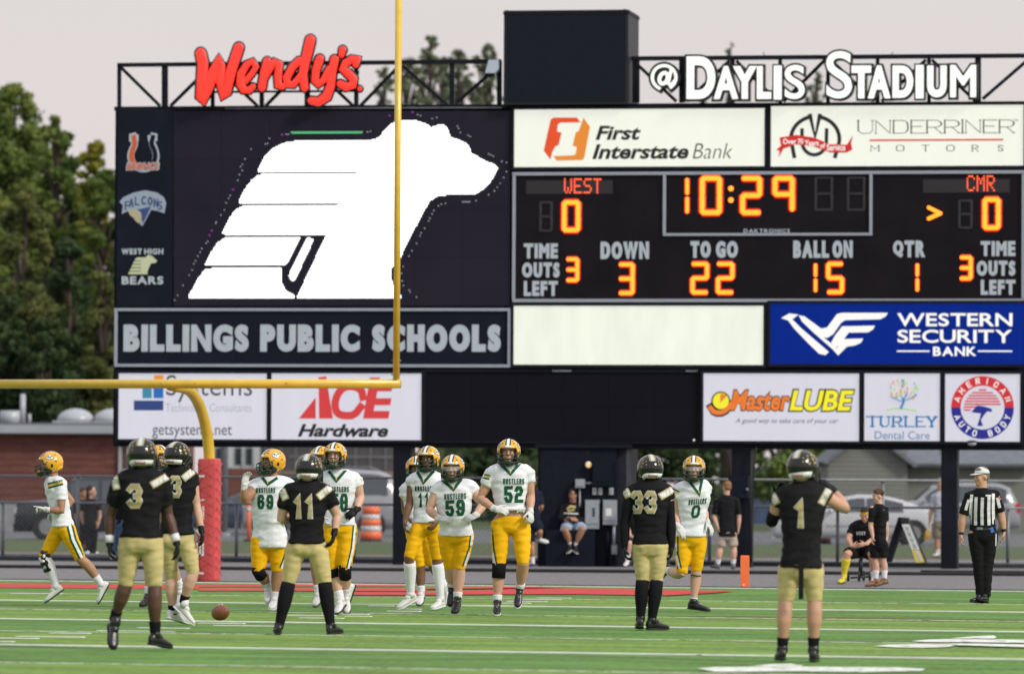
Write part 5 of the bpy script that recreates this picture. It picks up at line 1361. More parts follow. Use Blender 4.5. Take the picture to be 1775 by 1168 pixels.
for px0, px1 in ((217, 262),):
    g = MB(); g.box((bd(px0), -.03, hB - 1.15), (bd(px1), -.01, hB - .15)); w_ = part('window', g, M_glass, t, FBd)
    g = MB(); g.box((bd(px0) - .08, -.07, hB - 1.25), (bd(px1) + .08, -.035, hB - 1.16)); part('sill', g, M_dome, w_, FBd)
# middle building with pale window wall
Mp = ground(470, 912); FMd = rotz(PSI, (Mp.x, Mp.y, 0)); zM = gdepth(470, 912); sM = 9561.6 / zM
t = thing('low_building', 'low building with a pale window wall above brick, behind the red pad', 'building', tuple(Mp), PSI); WM[t.name] = FMd
md = lambda px: (px - 470) / sM
mz = lambda py: (912 - py) / sM
g = MB(); g.box((md(363), 0, 0), (md(452), 14, mz(812))); part('brick_wall', g, M_brick, t, FMd)
g = MB(); g.box((md(363), .05, mz(811.5)), (md(452), 14, mz(740))); part('upper_wall', g, mat('pale_cladding', (0.42, 0.45, 0.47), .6, var=.05), t, FMd)
for x0, x1 in ((374, 386), (407, 418), (426, 437)):
    g = MB(); g.box((md(x0), .0, mz(805)), (md(x1), .04, mz(776))); w_ = part('window', g, M_glass, t, FMd); g = MB(); g.box((md(x1) + .0, -.02, mz(806)), (md(x1) + .1, .03, mz(775))); part('mullion', g, M_dome, w_, FMd)
g = MB(); g.box((md(452.5), .0, 0), (md(690), 14, mz(740))); part('dark_wing', g, mat('dark_brown_cladding', (0.055, 0.052, 0.058), .7, var=.2, scale=1), t, FMd)
for k in range(9): g = MB(); g.box((md(458 + k * 26), -.03, mz(822)), (md(458 + k * 26 + 3), -.005, mz(745))); part('wall_rib', g, mat('rib_grey', (0.13, 0.135, 0.15), .6), t, FMd)
g = MB(); g.box((md(500), -.04, mz(793)), (md(680), -.01, mz(789))); part('wall_rail', g, mat('rib_grey', (0, 0, 0)), t, FMd)
g = MB(); g.box((md(452.5), -.2, mz(822)), (md(690), -.05, mz(816))); part('ledge', g, mat('ledge_tan', (0.20, 0.15, 0.12), .7), t, FMd)
# house on the right
Hp = ground(1580, 921); zH = gdepth(1580, 921); sH = 9561.6 / zH; FH = rotz(PSI, (Hp.x, Hp.y, 0))
t = thing('house', 'pale grey sided house behind the parked cars on the right', 'house', tuple(Hp), PSI); WM[t.name] = FH
hd = lambda px: (px - 1580) / sH
hz = lambda py: (921 - py) / sH
M_sid = mat('grey_lap_siding', (0.165, 0.172, 0.165), .7, var=.05)
g = MB(); g.box((hd(1435), 0, 0), (hd(1572), 9, hz(800))); wl = part('wall', g, M_sid, t, FH)
g = MB(); g.poly([(hd(1435), -.01, hz(799.5)), (hd(1572), -.01, hz(799.5)), (hd(1572), -.01, hz(779)), (hd(1504), -.01, hz(748))], (0, 8.9, 0)); part('gable', g, M_sid, t, FH)
g = MB(); hh = 0
while hh < hz(752):
    w0, w1 = hd(1435), hd(1572)
    if hh > hz(800): k = (hh - hz(800)) / (hz(748) - hz(800)); w0 += (hd(1504) - w0) * k; w1 += (hd(1504) - w1) * max(0, k)
    g.poly([(w0, -.03, hh), (w1, -.03, hh), (w1, -.012, hh + .15), (w0, -.012, hh + .15)], (0, .006, 0)); hh += .17
part('siding', g, M_sid, wl, FH, kind='stuff')
g = MB(); g.box((hd(1572) + .01, 1.2, 0), (hd(1790), 9, hz(802))); part('wing', g, M_sid, t, FH)
M_shg = mat('grey_shingles', (0.13, 0.145, 0.17), .85, var=.2, scale=3)
g = MB(); g.poly([(hd(1562), .6, hz(803)), (hd(1640), .6, hz(803)), (hd(1640), 4.5, hz(760)), (hd(1552), 4.5, hz(760))], (0, .05, -.12)); g.poly([(hd(1640), .6, hz(803)), (hd(1800), .6, hz(803)), (hd(1800), 4.5, hz(755)), (hd(1640), 4.5, hz(755))], (0, .05, -.12)); part('roof', g, M_shg, t, FH)
g = MB(); g.bar = None
g = MB(); g.poly([(hd(1425), -.4, hz(801)), (hd(1504), -.4, hz(742)), (hd(1504), -.4, hz(748)), (hd(1430), -.4, hz(806))], (0, 9.6, 0)); g.poly([(hd(1504), -.4, hz(742)), (hd(1590), -.4, hz(806)), (hd(1584), -.4, hz(810)), (hd(1504), -.4, hz(748))], (0, 9.6, 0)); part('roof', g, M_shg, t, FH)

# ================================================================== TREES
def leaf_mat(name, c1, c2, c3):
    m = bpy.data.materials.new(name); m.use_nodes = True; t = m.node_tree; b = t.nodes['Principled BSDF']; N = t.nodes.new; L = t.links.new
    tcn = N('ShaderNodeTexCoord'); n = N('ShaderNodeTexNoise'); n.inputs['Scale'].default_value = .45; n.inputs['Detail'].default_value = 7; n.inputs['Roughness'].default_value = .7; L(tcn.outputs['Object'], n.inputs[0])
    r = N('ShaderNodeValToRGB'); r.color_ramp.elements[0].position = .36; r.color_ramp.elements[0].color = (*c1, 1); r.color_ramp.elements[1].position = .66; r.color_ramp.elements[1].color = (*c3, 1); e = r.color_ramp.elements.new(.5); e.color = (*c2, 1)
    L(n.outputs[0], r.inputs[0]); L(r.outputs[0], b.inputs['Base Color']); b.inputs['Roughness'].default_value = .7; b.inputs['Specular IOR Level'].default_value = .2
    tr = N('ShaderNodeBsdfTranslucent'); L(r.outputs[0], tr.inputs[0]); mx = N('ShaderNodeMixShader'); mx.inputs[0].default_value = .4
    L(b.outputs[0], mx.inputs[1]); L(tr.outputs[0], mx.inputs[2]); L(mx.outputs[0], t.nodes['Material Output'].inputs[0])
    return m
M_bark = mat('tree_bark', (0.07, 0.055, 0.045), .9, var=.3, scale=3)
L_mid = leaf_mat('leaf_mid_green', (0.070, 0.125, 0.035), (0.15, 0.215, 0.055), (0.26, 0.29, 0.07))
L_yel = leaf_mat('leaf_yellowing', (0.11, 0.14, 0.03), (0.27, 0.26, 0.04), (0.46, 0.37, 0.04))
L_drk = leaf_mat('leaf_dark', (0.028, 0.055, 0.024), (0.055, 0.092, 0.038), (0.10, 0.13, 0.05))
L_olv = leaf_mat('leaf_olive', (0.065, 0.09, 0.03), (0.13, 0.155, 0.05), (0.20, 0.20, 0.07))
L_gry = leaf_mat('leaf_grey_green', (0.13, 0.165, 0.10), (0.20, 0.235, 0.15), (0.27, 0.30, 0.20))
def tree(px, z, ptop, width, pbot, lm, label, n=5200, leaf=.22, dens=1.0, cl=46, seed=1, group='trees beyond the scoreboard', rs=1.0, name='leafy_tree'):
    s_ = 9561.6 / z; rr_ = random.Random(seed)
    P = at(px, 860, z); P.z = 0; H = (CAM.z + (851 - ptop) / s_); hb = CAM.z + (851 - pbot) / s_; Wm = width / s_ / 2
    t = thing(name, label, 'tree', (P.x, P.y, 0), rr_.uniform(0, 6), group); M0 = root_m(t)
    g = MB(); g.tube([(0, 0, -.1), (.1, 0, H * .25), (-.1, .1, H * .5), (0, 0, H * .85)], [.035 * H * .6, .026 * H * .6, .017 * H * .6, .02], 8); part('trunk', g, M_bark, t, M0, True)
    cs = []
    for i in range(cl):
        u = rr_.random(); zz = hb + (H - hb) * u; prof = math.sin(math.pi * min(1, (u * .86 + .12))) ** .6
        a = rr_.uniform(0, 2 * math.pi); q = math.sqrt(rr_.random()) * Wm * prof * .85
        r_ = Wm * rr_.uniform(.16, .34) * (1.1 - .45 * u) * rs; cs.append((q * math.cos(a), q * math.sin(a), min(zz, H - r_ * .6), r_))
    g = MB()
    for (cx_, cy_, cz_, r_) in cs[::3]:
        g.tube([(0, 0, max(H * .15, cz_ - abs(cx_) - abs(cy_) - 1)), (cx_ * .5, cy_ * .5, cz_ - r_ * 1.2), (cx_, cy_, cz_)], [.09, .06, .02], 5)
    part('limbs', g, M_bark, t, M0, True, kind='stuff')
    V = []; F = []
    tw = sum(c[3] ** 2 for c in cs)
    for (cx_, cy_, cz_, r_) in cs:
        for _ in range(int(n * r_ * r_ / tw)):
            d = Vector((rr_.gauss(0, 1), rr_.gauss(0, 1), rr_.gauss(0, 1))).normalized(); q = r_ * rr_.uniform(.35, 1.12) * (1 + .25 * math.sin(d.x * 7 + cx_) * math.sin(d.z * 6 + cy_))
            c = Vector((cx_ + d.x * q, cy_ + d.y * q, cz_ + d.z * q * .8))
            l = leaf * rr_.uniform(.6, 1.5); a = Vector((rr_.gauss(0, 1), rr_.gauss(0, 1), rr_.gauss(0, .7))).normalized() * l; b = a.cross(d + Vector((rr_.gauss(0, .5), rr_.gauss(0, .5), rr_.gauss(0, .5)))).normalized() * l * .6
            k = len(V); V += [c - a, c + b, c + a * 1.0, c - b]; F.append((k, k + 1, k + 2, k + 3))
    g = MB(); g.v = V; g.f = F; g.m = [0] * len(F); part('crown', g, lm, t, M0, False, kind='stuff')
    return t
tree(20, 235, 152, 190, 700, L_mid, 'tall rounded green tree at the left edge, its top highest', 34000, .105, cl=130, seed=11)
tree(-70, 225, 190, 170, 720, L_mid, 'green tree cut off by the left edge of the picture', 12000, .13, cl=80, seed=12)
tree(95, 228, 205, 110, 620, L_mid, 'green tree with an uneven crown between the tallest and the yellowing tree', 22000, .105, cl=100, seed=13)
tree(162, 240, 238, 84, 520, L_yel, 'tree with yellowing leaves behind the left edge of the scoreboard', 16000, .10, cl=80, seed=14)
tree(176, 226, 300, 130, 640, L_mid, 'green tree crown just left of the scoreboard edge', 22000, .105, cl=100, seed=15)
tree(40, 205, 330, 120, 700, L_olv, 'olive bushy tree in front at the left edge', 20000, .10, cl=90, seed=16)
tree(118, 212, 420, 130, 735, L_drk, 'dark green tree low beside the scoreboard', 16000, .11, cl=80, seed=17)
tree(175, 206, 480, 100, 740, L_olv, 'brownish olive conifer standing low by the scoreboard edge', 16000, .095, cl=80, seed=18)
tree(10, 200, 520, 120, 742, L_drk, 'dark shrubby tree above the brick building roof at the far left', 12000, .11, cl=60, seed=19)
tree(75, 199, 560, 110, 742, L_drk, 'dark shrubby tree above the roof, next to the first', 12000, .11, cl=60, seed=20)
tree(230, 222, 330, 150, 740, L_drk, 'dark tree mostly hidden behind the scoreboard left edge', 14000, .12, cl=80, seed=21)
tree(700, 262, 100, 150, 560, L_gry, 'sparse grey-green treetop seen through the truss beside the goal upright', 9000, .10, cl=150, seed=32, rs=.52)
tree(742, 258, 62, 110, 520, L_gry, 'slender treetop poking above the left truss', 9000, .10, cl=150, seed=33, rs=.52)
tree(835, 264, 72, 110, 520, L_gry, 'treetop above the left truss next to the speaker cabinet', 9000, .10, cl=150, seed=34, rs=.52)
tree(790, 270, 88, 90, 520, L_gry, 'lower treetop between the two that rise above the left truss', 3000, .15, cl=150, seed=35, rs=.52)
tree(660, 270, 120, 80, 520, L_gry, 'small treetop behind the end of the red script sign', 2500, .15, cl=150, seed=36, rs=.52)
tree(1262, 265, 68, 40, 480, L_gry, 'thin twiggy treetop above the big letter D', 700, .12, cl=150, seed=37, rs=.52)
tree(1410, 262, 122, 80, 480, L_gry, 'treetop between the two words of the white letter sign', 2400, .15, cl=150, seed=38, rs=.52)
tree(1215, 265, 150, 70, 480, L_gry, 'low treetop behind the round sign letter', 1500, .15, cl=150, seed=41, rs=.52)
tree(765, 274, 100, 210, 480, L_gry, 'broad low treetop filling the right bays of the left truss', 16000, .10, cl=220, seed=64, rs=.40)
tree(845, 276, 96, 90, 480, L_gry, 'loose treetop right beside the black speaker cabinet', 7000, .10, cl=110, seed=65, rs=.5)
tree(60, 262, 250, 190, 740, L_mid, 'green tree filling the gaps behind the left group', 26000, .13, cl=130, seed=61)
tree(-10, 258, 230, 160, 740, L_mid, 'green tree behind the left picture edge', 16000, .13, cl=110, seed=62)
tree(140, 256, 330, 170, 740, L_drk, 'darker tree filling the gaps behind the yellowing tree', 22000, .13, cl=130, seed=63)
# trees and bushes low under the scoreboard
def bush(px, py, z, w, h, lm, label, n=2600, seed=5, leaf=.13): 
    s_ = 9561.6 / z; return tree(px, z, py, w, py + h, lm, label, n, leaf, cl=30, seed=seed, group='bushes beyond the car park', name='bush')
bush(1195, 750, 230, 150, 130, L_drk, 'dark thicket left of the middle post', 5200, 51, .16)
bush(1110, 755, 232, 120, 130, L_drk, 'dark thicket behind the cabinet', 4000, 54, .16)
bush(1350, 752, 225, 150, 95, L_mid, 'green bushes right of the middle post', 5200, 52, .15)
bush(1410, 760, 240, 100, 90, L_mid, 'green bush touching the grey house', 3600, 53, .15)
bush(1745, 742, 232, 150, 80, L_drk, 'dark leafy bush behind the referee, above the cars', 4200, 55, .16)
bush(860, 745, 228, 210, 140, L_drk, 'dark shrubs glimpsed between the players and the cabinet', 5200, 56, .18)
# long wooded rise closing the view
def rise():
    g = MB(); rr_ = random.Random(99); V = []; F = []
    for i in range(26000):
        x = rr_.uniform(-46, 66); y = 195 + rr_.uniform(-5, 16); top_ = 2.6 + 1.5 * math.sin(x * .25) + 1.0 * math.sin(x * .61 + 1) + (6.5 if x < -20 else 0) * min(1, (-20 - x) / 5 if x < -20 else 0)
        z = top_ * math.sqrt(rr_.random()); c = Vector((x, y, z)); l = .3 * rr_.uniform(.6, 1.4)
        a = Vector((rr_.gauss(0, 1), rr_.gauss(0, 1), rr_.gauss(0, 1))).normalized() * l; b = a.orthogonal().normalized() * l * .6
        k = len(V); V += [c - a, c + b, c + a, c - b]; F.append((k, k + 1, k + 2, k + 3))
    g.v = V; g.f = F; g.m = [0] * len(F)
    M_ = Matrix.Translation((CAM.x, CAM.y, 0)) @ Matrix.Rotation(PSI, 4, 'Z') @ Matrix.Translation((-10, 60, 0))
    o = bpy.data.objects.new('distant_undergrowth', g.mesh('distant_undergrowth', L_drk, M_)); COL.objects.link(o); props(o, 'dense dark undergrowth filling the far background below the trees', 'undergrowth', kind='stuff')
rise()
# overhead wires far left
g = MB()
for k in range(3):
    pts = [at(-30 + i * 30, 478 + k * 5 + 6 * math.sin(i * .35) , 215) for i in range(10)]; g.tube(pts, .02, 4)
P = at(90, 490, 215); o = solo('power_line', g, M_rubber, 'three thin black overhead wires crossing in front of the trees at far left', 'power line', tuple(P))
# ================================================================== PEOPLE
def blob(mb, voxel, smooth_it=4, wrinkle=0.0, wseed=0.0, wsc=(9, 9, 26)):
    me = bpy.data.meshes.new('tmp'); me.from_pydata([tuple(v) for v in mb.v], [], mb.f); me.update()
    o = bpy.data.objects.new('tmp', me)
    m = o.modifiers.new('r', 'REMESH'); m.mode = 'VOXEL'; m.voxel_size = voxel; m.use_smooth_shade = True
    if smooth_it:
        s_ = o.modifiers.new('s', 'SMOOTH'); s_.iterations = smooth_it; s_.factor = .5
    nm = evaluated(o)
    bpy.data.objects.remove(o); bpy.data.meshes.remove(me)
    if wrinkle:
        nv = len(nm.vertices); co = [0.0] * (nv * 3); no = [0.0] * (nv * 3)
        nm.vertices.foreach_get('co', co); nm.vertices.foreach_get('normal', no)
        for i in range(0, nv * 3, 3):
            x, y, z = co[i:i + 3]; n = (.8 * noise.noise(Vector((x * wsc[0] + wseed, y * wsc[1], z * wsc[2]))) - 1.3 * abs(noise.noise(Vector((x * 5 + z * 6 + wseed, y * 7 + wseed, z * 15 - x * 5)))) + .25) * wrinkle
            co[i] = x + no[i] * n; co[i + 1] = y + no[i + 1] * n; co[i + 2] = z + no[i + 2] * n
        nm.vertices.foreach_set('co', co)
    nm.shade_smooth(); nm.update()
    return nm
def addme(name, me, m, parent, label=None):
    me.name = name; me.materials.clear(); me.materials.append(m)
    return part(name, None, None, parent, me=me, label=label)
SKIN = {'light': (0.50, 0.285, 0.195), 'fair': (0.56, 0.34, 0.25), 'tan': (0.36, 0.19, 0.115), 'brown': (0.17, 0.085, 0.05), 'dark': (0.085, 0.042, 0.028)}
def skin(k): return mat('skin_' + k, SKIN[k], .5, var=.08, scale=10, spec=.35, bump=.05, bscale=80)
def cloth(n, c, r=.8, var=.08, sheen=0, bump=.25, bscale=120): return mat(n, c, r, var=var, scale=7, bump=bump, bscale=bscale, sheen=0, spec=.12)
C_blk = cloth('black_jersey_knit', (0.010, 0.010, 0.012), .75, sheen=.05); C_gold = cloth('gold_stretch_knit', (0.53, 0.44, 0.205), .55, var=.06, sheen=.1, bump=.12)
C_wht = cloth('white_jersey_knit', (0.70, 0.72, 0.77), .8); C_yel = cloth('yellow_stretch_knit', (0.78, 0.42, 0.006), .6, var=.06, bump=.12); C_grn = cloth('green_print', (0.010, 0.085, 0.040), .7, bump=0)
C_sock = cloth('white_sock', (0.70, 0.71, 0.76), .9, bump=.3); C_bsock = cloth('black_sock', (0.010, 0.010, 0.013), .9); C_pg = cloth('gold_print', (0.42, 0.34, 0.15), .6, bump=0); C_sil = cloth('silver_outline_print', (0.60, 0.62, 0.62), .6, bump=0)
C_gw = cloth('white_glove', (0.60, 0.60, 0.60), .7); C_gb = cloth('black_glove', (0.012, 0.012, 0.014), .45); C_yp = cloth('yellow_print', (0.70, 0.42, 0.03), .6, bump=0)
S_w = mat('white_shoe', (0.62, 0.62, 0.62), .45, var=.08); S_b = mat('black_shoe', (0.012, 0.012, 0.014), .35, var=.1); S_g = mat('dark_green_sole', (0.01, 0.05, 0.035), .4, var=.1); S_br = mat('brown_suede', (0.22, 0.10, 0.045), .8, var=.15)
H_yel = mat('yellow_helmet_shell', (0.74, 0.37, 0.012), .18, var=.03, coat=.8); H_blk = mat('black_helmet_shell', (0.006, 0.006, 0.008), .14, var=.03, coat=.5, spec=.35)
H_mask = mat('dark_green_mask', (0.008, 0.035, 0.022), .35, var=0); H_mb = mat('black_mask', (0.010, 0.010, 0.012), .35, var=0); H_pad = mat('helmet_padding', (0.02, 0.02, 0.02), .9, var=0)
H_vis = mat('clear_visor', (0.75, 0.72, 0.75), .06, var=0, spec=1.0, coat=1.0)
vn = H_vis.node_tree.nodes['Principled BSDF']; vn.inputs['Alpha'].default_value = .35
D_gold = mat('helmet_gold_decal', (0.34, 0.27, 0.07), .3, var=.1, scale=40); D_sil = mat('helmet_silver_stripe', (0.50, 0.56, 0.60), .3, var=.03); D_wht = mat('helmet_white_decal', (0.72, 0.73, 0.73), .35, var=.02)
D_grn = mat('helmet_green_decal', (0.01, 0.075, 0.04), .35, var=0); D_red = mat('bumper_red_text', (0.42, 0.02, 0.02), .5, var=0)

def sst(x): x = max(0, min(1, x)); return x * x * (3 - 2 * x)
def shellp(az, el, k=1.0):
    """point of the helmet shell, az from the front, el above the rim plane"""
    x, y, z = math.sin(az) * math.cos(el), -math.cos(az) * math.cos(el), math.sin(el)
    ry = .142 if y > 0 else .138
    return Vector((x * .122 * k, y * ry * k, z * (.128 if z > 0 else .138) * k + .012))
def elmin(az):
    a = abs(math.degrees(az))
    e = 17 + (-60 - 17) * sst((a - 46) / 20)
    e += 24 * sst((a - 95) / 50)
    return R(e)
HC = {}
def helmet_meshes(team):
    if team in HC: return HC[team]
    yel = team == 'y'
    P = []
    g = MB(); NA, NE = 64, 16
    for kk in (1.0, .90):
        rings = []
        for j in range(NE):
            rings.append([shellp(az, elmin(az) + (R(89) - elmin(az)) * (j / (NE - 1)) ** .9, kk) for az in [2 * math.pi * i / NA - math.pi for i in range(NA)]])
        if kk < 1: rings = [list(reversed(r)) for r in rings]
        g.rings(rings, False); 
        k = len(g.v); g.v.append(shellp(0, R(90), kk)); g.m += [0] * NA
        for i in range(NA): g.f.append((k - NA + i, k - NA + (i + 1) % NA, k))
    n1 = NA * NE + 1
    for i in range(NA):   # rim
        i2 = (i + 1) % NA; g.f.append((i2, i, n1 + NA - 1 - i, n1 + (NA - 1 - i2))); g.m.append(0)
    P.append(('shell', g, H_yel if yel else H_blk, True))
    # facemask
    g = MB(); rad = .0058
    def bar_(z, bow, az0=60, zend=None, n=12):
        zend = z if zend is None else zend
        pts = []
        for i in range(n + 1):
            u = -1 + 2 * i / n; az = R(az0) * u; x = .112 * math.sin(az) / math.sin(R(az0)); y = -.062 - bow * (1 - abs(u) ** 2.4)
            pts.append((x, y, z + (zend - z) * abs(u) ** 3))
        g.tube(pts, rad, 6)
    bar_(-.018, .118, zend=.006); bar_(-.058, .128, zend=-.045); bar_(-.098, .122, zend=-.085); bar_(-.128, .100, zend=-.10)
    for x in (-.045, .045):
        g.tube([(x, -.165, -.020), (x, -.176, -.06), (x, -.168, -.10), (x * .9, -.148, -.13)], rad, 6)
    for s_ in (-1, 1): g.tube([(s_ * .112, -.062, .006), (s_ * .116, -.055, -.045), (s_ * .112, -.062, -.10)], rad, 6); g.tube([(s_ * .10, -.10, .0), (s_ * .095, -.118, -.05), (s_ * .085, -.125, -.10)], rad, 6)
    P.append(('face_mask', g, H_mask if yel else H_mb, True))
    g = MB(); g.ell((0, -.118, -.112), (.042, .03, .03), 14, 8); 
    for s_ in (-1, 1): g.tube([(s_ * .035, -.12, -.105), (s_ * .10, -.04, -.085)], .007, 6); g.tube([(s_ * .03, -.11, -.125), (s_ * .10, -.02, -.12)], .007, 6)
    P.append(('chin_strap', g, H_mask if yel else H_mb, True))
    g = MB()
    for s_ in (-1, 1):
        g.ell((s_ * .082, -.035, -.065), (.022, .05, .055), 12, 8)
    P.append(('jaw_pad', g, H_pad, True))
    # stripes front to back
    def stripe(x0, x1, off=1.018, a0=20, a1=150, n=22):
        g = MB(); vs = []
        for i in range(n + 1):
            th_ = R(a0 + (a1 - a0) * i / n)   # from the front over the top
            for x in (x0, (x0 + x1) / 2, x1):
                y = -math.cos(th_); z = math.sin(th_); ry = .142 if y > 0 else .138; rz = .128 if z > 0 else .138
                k = math.sqrt(max(0, 1 - (x / .122) ** 2)); vs.append(Vector((x * off, y * ry * k * off, z * rz * k * off + .012)))
        fs = []
        for i in range(n):
            for j in range(2): a = i * 3 + j; fs.append((a, a + 3, a + 4, a + 1))
        g.add(vs, fs); return g
    if yel:
        P.append(('stripe', stripe(-.028, -.014), D_grn, True)); P.append(('stripe', stripe(-.0135, .0135, 1.02), D_wht, True)); P.append(('stripe', stripe(.014, .028), D_grn, True))
    else:
        P.append(('stripe', stripe(-.030, -.016), D_gold, True)); P.append(('stripe', stripe(-.0155, .0155, 1.02), D_sil, True)); P.append(('stripe', stripe(.016, .030), D_gold, True))
    def patch(c_az, c_el, ra, re, k, n=16, inner=1.0, sgn=1):
        g = MB(); ctr = shellp(sgn * c_az, c_el, k); vs = [ctr]; 
        for q in (.5, 1.0):
            for i in range(n):
                t_ = 2 * math.pi * i / n; vs.append(shellp(sgn * (c_az + ra * q * math.cos(t_)), c_el + re * q * math.sin(t_), k))
        fs = [(0, 1 + i, 1 + (i + 1) % n) for i in range(n)] + [(1 + i, 1 + n + i, 1 + n + (i + 1) % n, 1 + (i + 1) % n) for i in range(n)]
        g.add(vs, fs); return g
    def dirpatch(sgn, az, el, ra, re, k, m, nm='decal'): P.append((nm, patch(R(az), R(el), R(ra), R(re), k, sgn=sgn), m, True))
    for sgn in (-1, 1):
        if yel:
            dirpatch(sgn, 84, 28, 21, 15, 1.014, D_grn); dirpatch(sgn, 84, 28, 18.5, 12.5, 1.022, D_wht); dirpatch(sgn, 76, 30, 5, 5, 1.030, D_grn); dirpatch(sgn, 86, 25, 4, 5, 1.030, D_grn); dirpatch(sgn, 95, 31, 4, 4, 1.030, D_grn)
        else:
            for (a, e_, q, w) in [(80, 30, 14, 10), (105, 38, 6, 6), (108, 22, 6, 6), (103, 8, 6, 5), (128, 34, 4, 4), (131, 20, 4, 4), (127, 6, 4, 4), (148, 28, 3, 3), (150, 14, 3, 3)]: dirpatch(sgn, a, e_, q, w, 1.014, D_gold)
            dirpatch(sgn, 80, 30, 7, 6, 1.024, H_blk)
        dirpatch(sgn, 92, -16, 6, 9, 1.012, H_pad, 'ear_hole'); 
        for (a, e_) in ((70, 2), (66, -25), (104, -34)): dirpatch(sgn, a, e_, 2.6, 2.6, 1.02, H_mb if yel else D_sil, 'snap')
        if yel:
            for (a, e_, q, w) in ((38, 40, 7, 3), (36, 54, 8, 2.4), (112, 4, 7, 2.4), (118, 40, 7, 2.4)): dirpatch(sgn, a, e_, q, w, 1.014, H_pad, 'vent')
    g = MB(); rings = []
    for az in [R(180 - 62 + i * 124 / 14) for i in range(15)]:
        e0 = elmin(az); rings.append([shellp(az, e0 - R(4), 1.05), shellp(az, e0 + R(15), 1.04), shellp(az, e0 + R(15), 1.0), shellp(az, e0 - R(4), .96)])
    g.rings(rings); P.append(('rear_bumper', g, D_wht if not yel else H_yel, True))
    if not yel:
        g = MB(); vs, fs = font_mesh('Riddell', .02); ax = max(v.x for v in vs)
        q = []
        for v in vs:
            az = R(180) + (v.x / ax - .5) * R(-46) * -1; e0 = elmin(az if az < math.pi else az - 2 * math.pi); q.append(shellp(az, e0 + R(1) + R(11) * v.y / .72, 1.058))
        g.add(q, fs); P.append(('bumper_lettering', g, D_red, False))
    else:
        g = MB(); rings = []
        for az in [R(-17 + i * 34 / 8) for i in range(9)]: rings.append([shellp(az, R(19), 1.04), shellp(az, R(29), 1.035), shellp(az, R(29), 1.0), shellp(az, R(19), 1.0)])
        g.rings(rings); P.append(('front_plate', g, D_wht, True))
    P = [(n, (gg.mesh(n, m, None, sm)), m) for n, gg, m, sm in P]
    g = MB(); rings = []
    for i in range(13):
        az = R(-52 + i * 104 / 12); rings.append([Vector((math.sin(az) * .118, -math.cos(az) * .150 - .004, z)) for z in (.030, -.022)])
    vs = [p for r in rings for p in r]; g.add(vs, [(2 * i, 2 * i + 1, 2 * i + 3, 2 * i + 2) for i in range(12)])
    vis = g.mesh('visor', H_vis, None, True)
    HC[team] = (P, vis); return HC[team]
def add_helmet(t, Mh, team, visor=False, mouth=False):
    P, vis = helmet_meshes(team)
    h = bpy.data.objects.new('helmet', P[0][1]); COL.objects.link(h); h.parent = t; h.matrix_local = Mh; WM[h.name] = WM[t.name] @ Mh
    for n, me, m in P[1:]:
        o = bpy.data.objects.new(n, me); COL.objects.link(o); o.parent = h
    if visor: o = bpy.data.objects.new('visor', vis); COL.objects.link(o); o.parent = h
    if mouth:
        g = MB(); g.ell((0, -.125, -.088), (.026, .03, .022), 12, 8); g.tube([(0, -.14, -.09), (.0, -.175, -.10), (0, -.16, -.13)], .012, 6)
        o = bpy.data.objects.new('mouthguard', g.mesh('mouthguard', C_yp, None, True)); COL.objects.link(o); o.parent = h

def hand(mb, W_, D, N_, curl, thumb, k=1.0, spread=1.0, point=False):
    D = D.normalized(); N_ = (N_ - D * N_.dot(D)).normalized(); Lt = D.cross(N_).normalized()
    Mx = Matrix((Lt, N_, D)).transposed()
    mb.capsule([W_ - D * .03 * k, W_ + D * .02 * k], [.028 * k, .027 * k], 10)
    mb.ell(W_ + D * .052 * k, (.043 * k, .019 * k, .055 * k), 14, 10, Mx)
    lens = (.066, .075, .070, .056)
    for i in range(4):
        x = (.031 - .0207 * i) * thumb
        p = W_ + (D * (.088 + (.006 if i in (1, 2) else 0)) + Lt * x) * k; pts = [p - D * .02 * k, p]; d = (D + Lt * x * 3.2 * spread).normalized(); L_ = lens[i] * k
        c = curl if not (point and i == 0) else .05
        for sgm, f_ in enumerate((.45, .32, .23)):
            ang = c * (1, 1.1, .7)[sgm]; ax = d.cross(N_).normalized(); d = (Matrix.Rotation(ang, 3, ax) @ d)
            p = p + d * L_ * f_; pts.append(p)
        mb.capsule(pts, [.0105 * k, .0105 * k, .0098 * k, .009 * k, .008 * k], 8)
    p = W_ + (D * .025 + Lt * .028 * thumb) * k; d1 = (D * .62 + Lt * .72 * thumb + N_ * .25).normalized(); p2 = p + d1 * .036 * k; d2 = (d1 + D * .55 + N_ * (.2 + curl * .5)).normalized(); p3 = p2 + d2 * .032 * k
    mb.capsule([p, p2, p3, p3 + (d2 + N_ * curl * .3).normalized() * .022 * k], [.016 * k, .0125 * k, .0108 * k, .009 * k], 8)

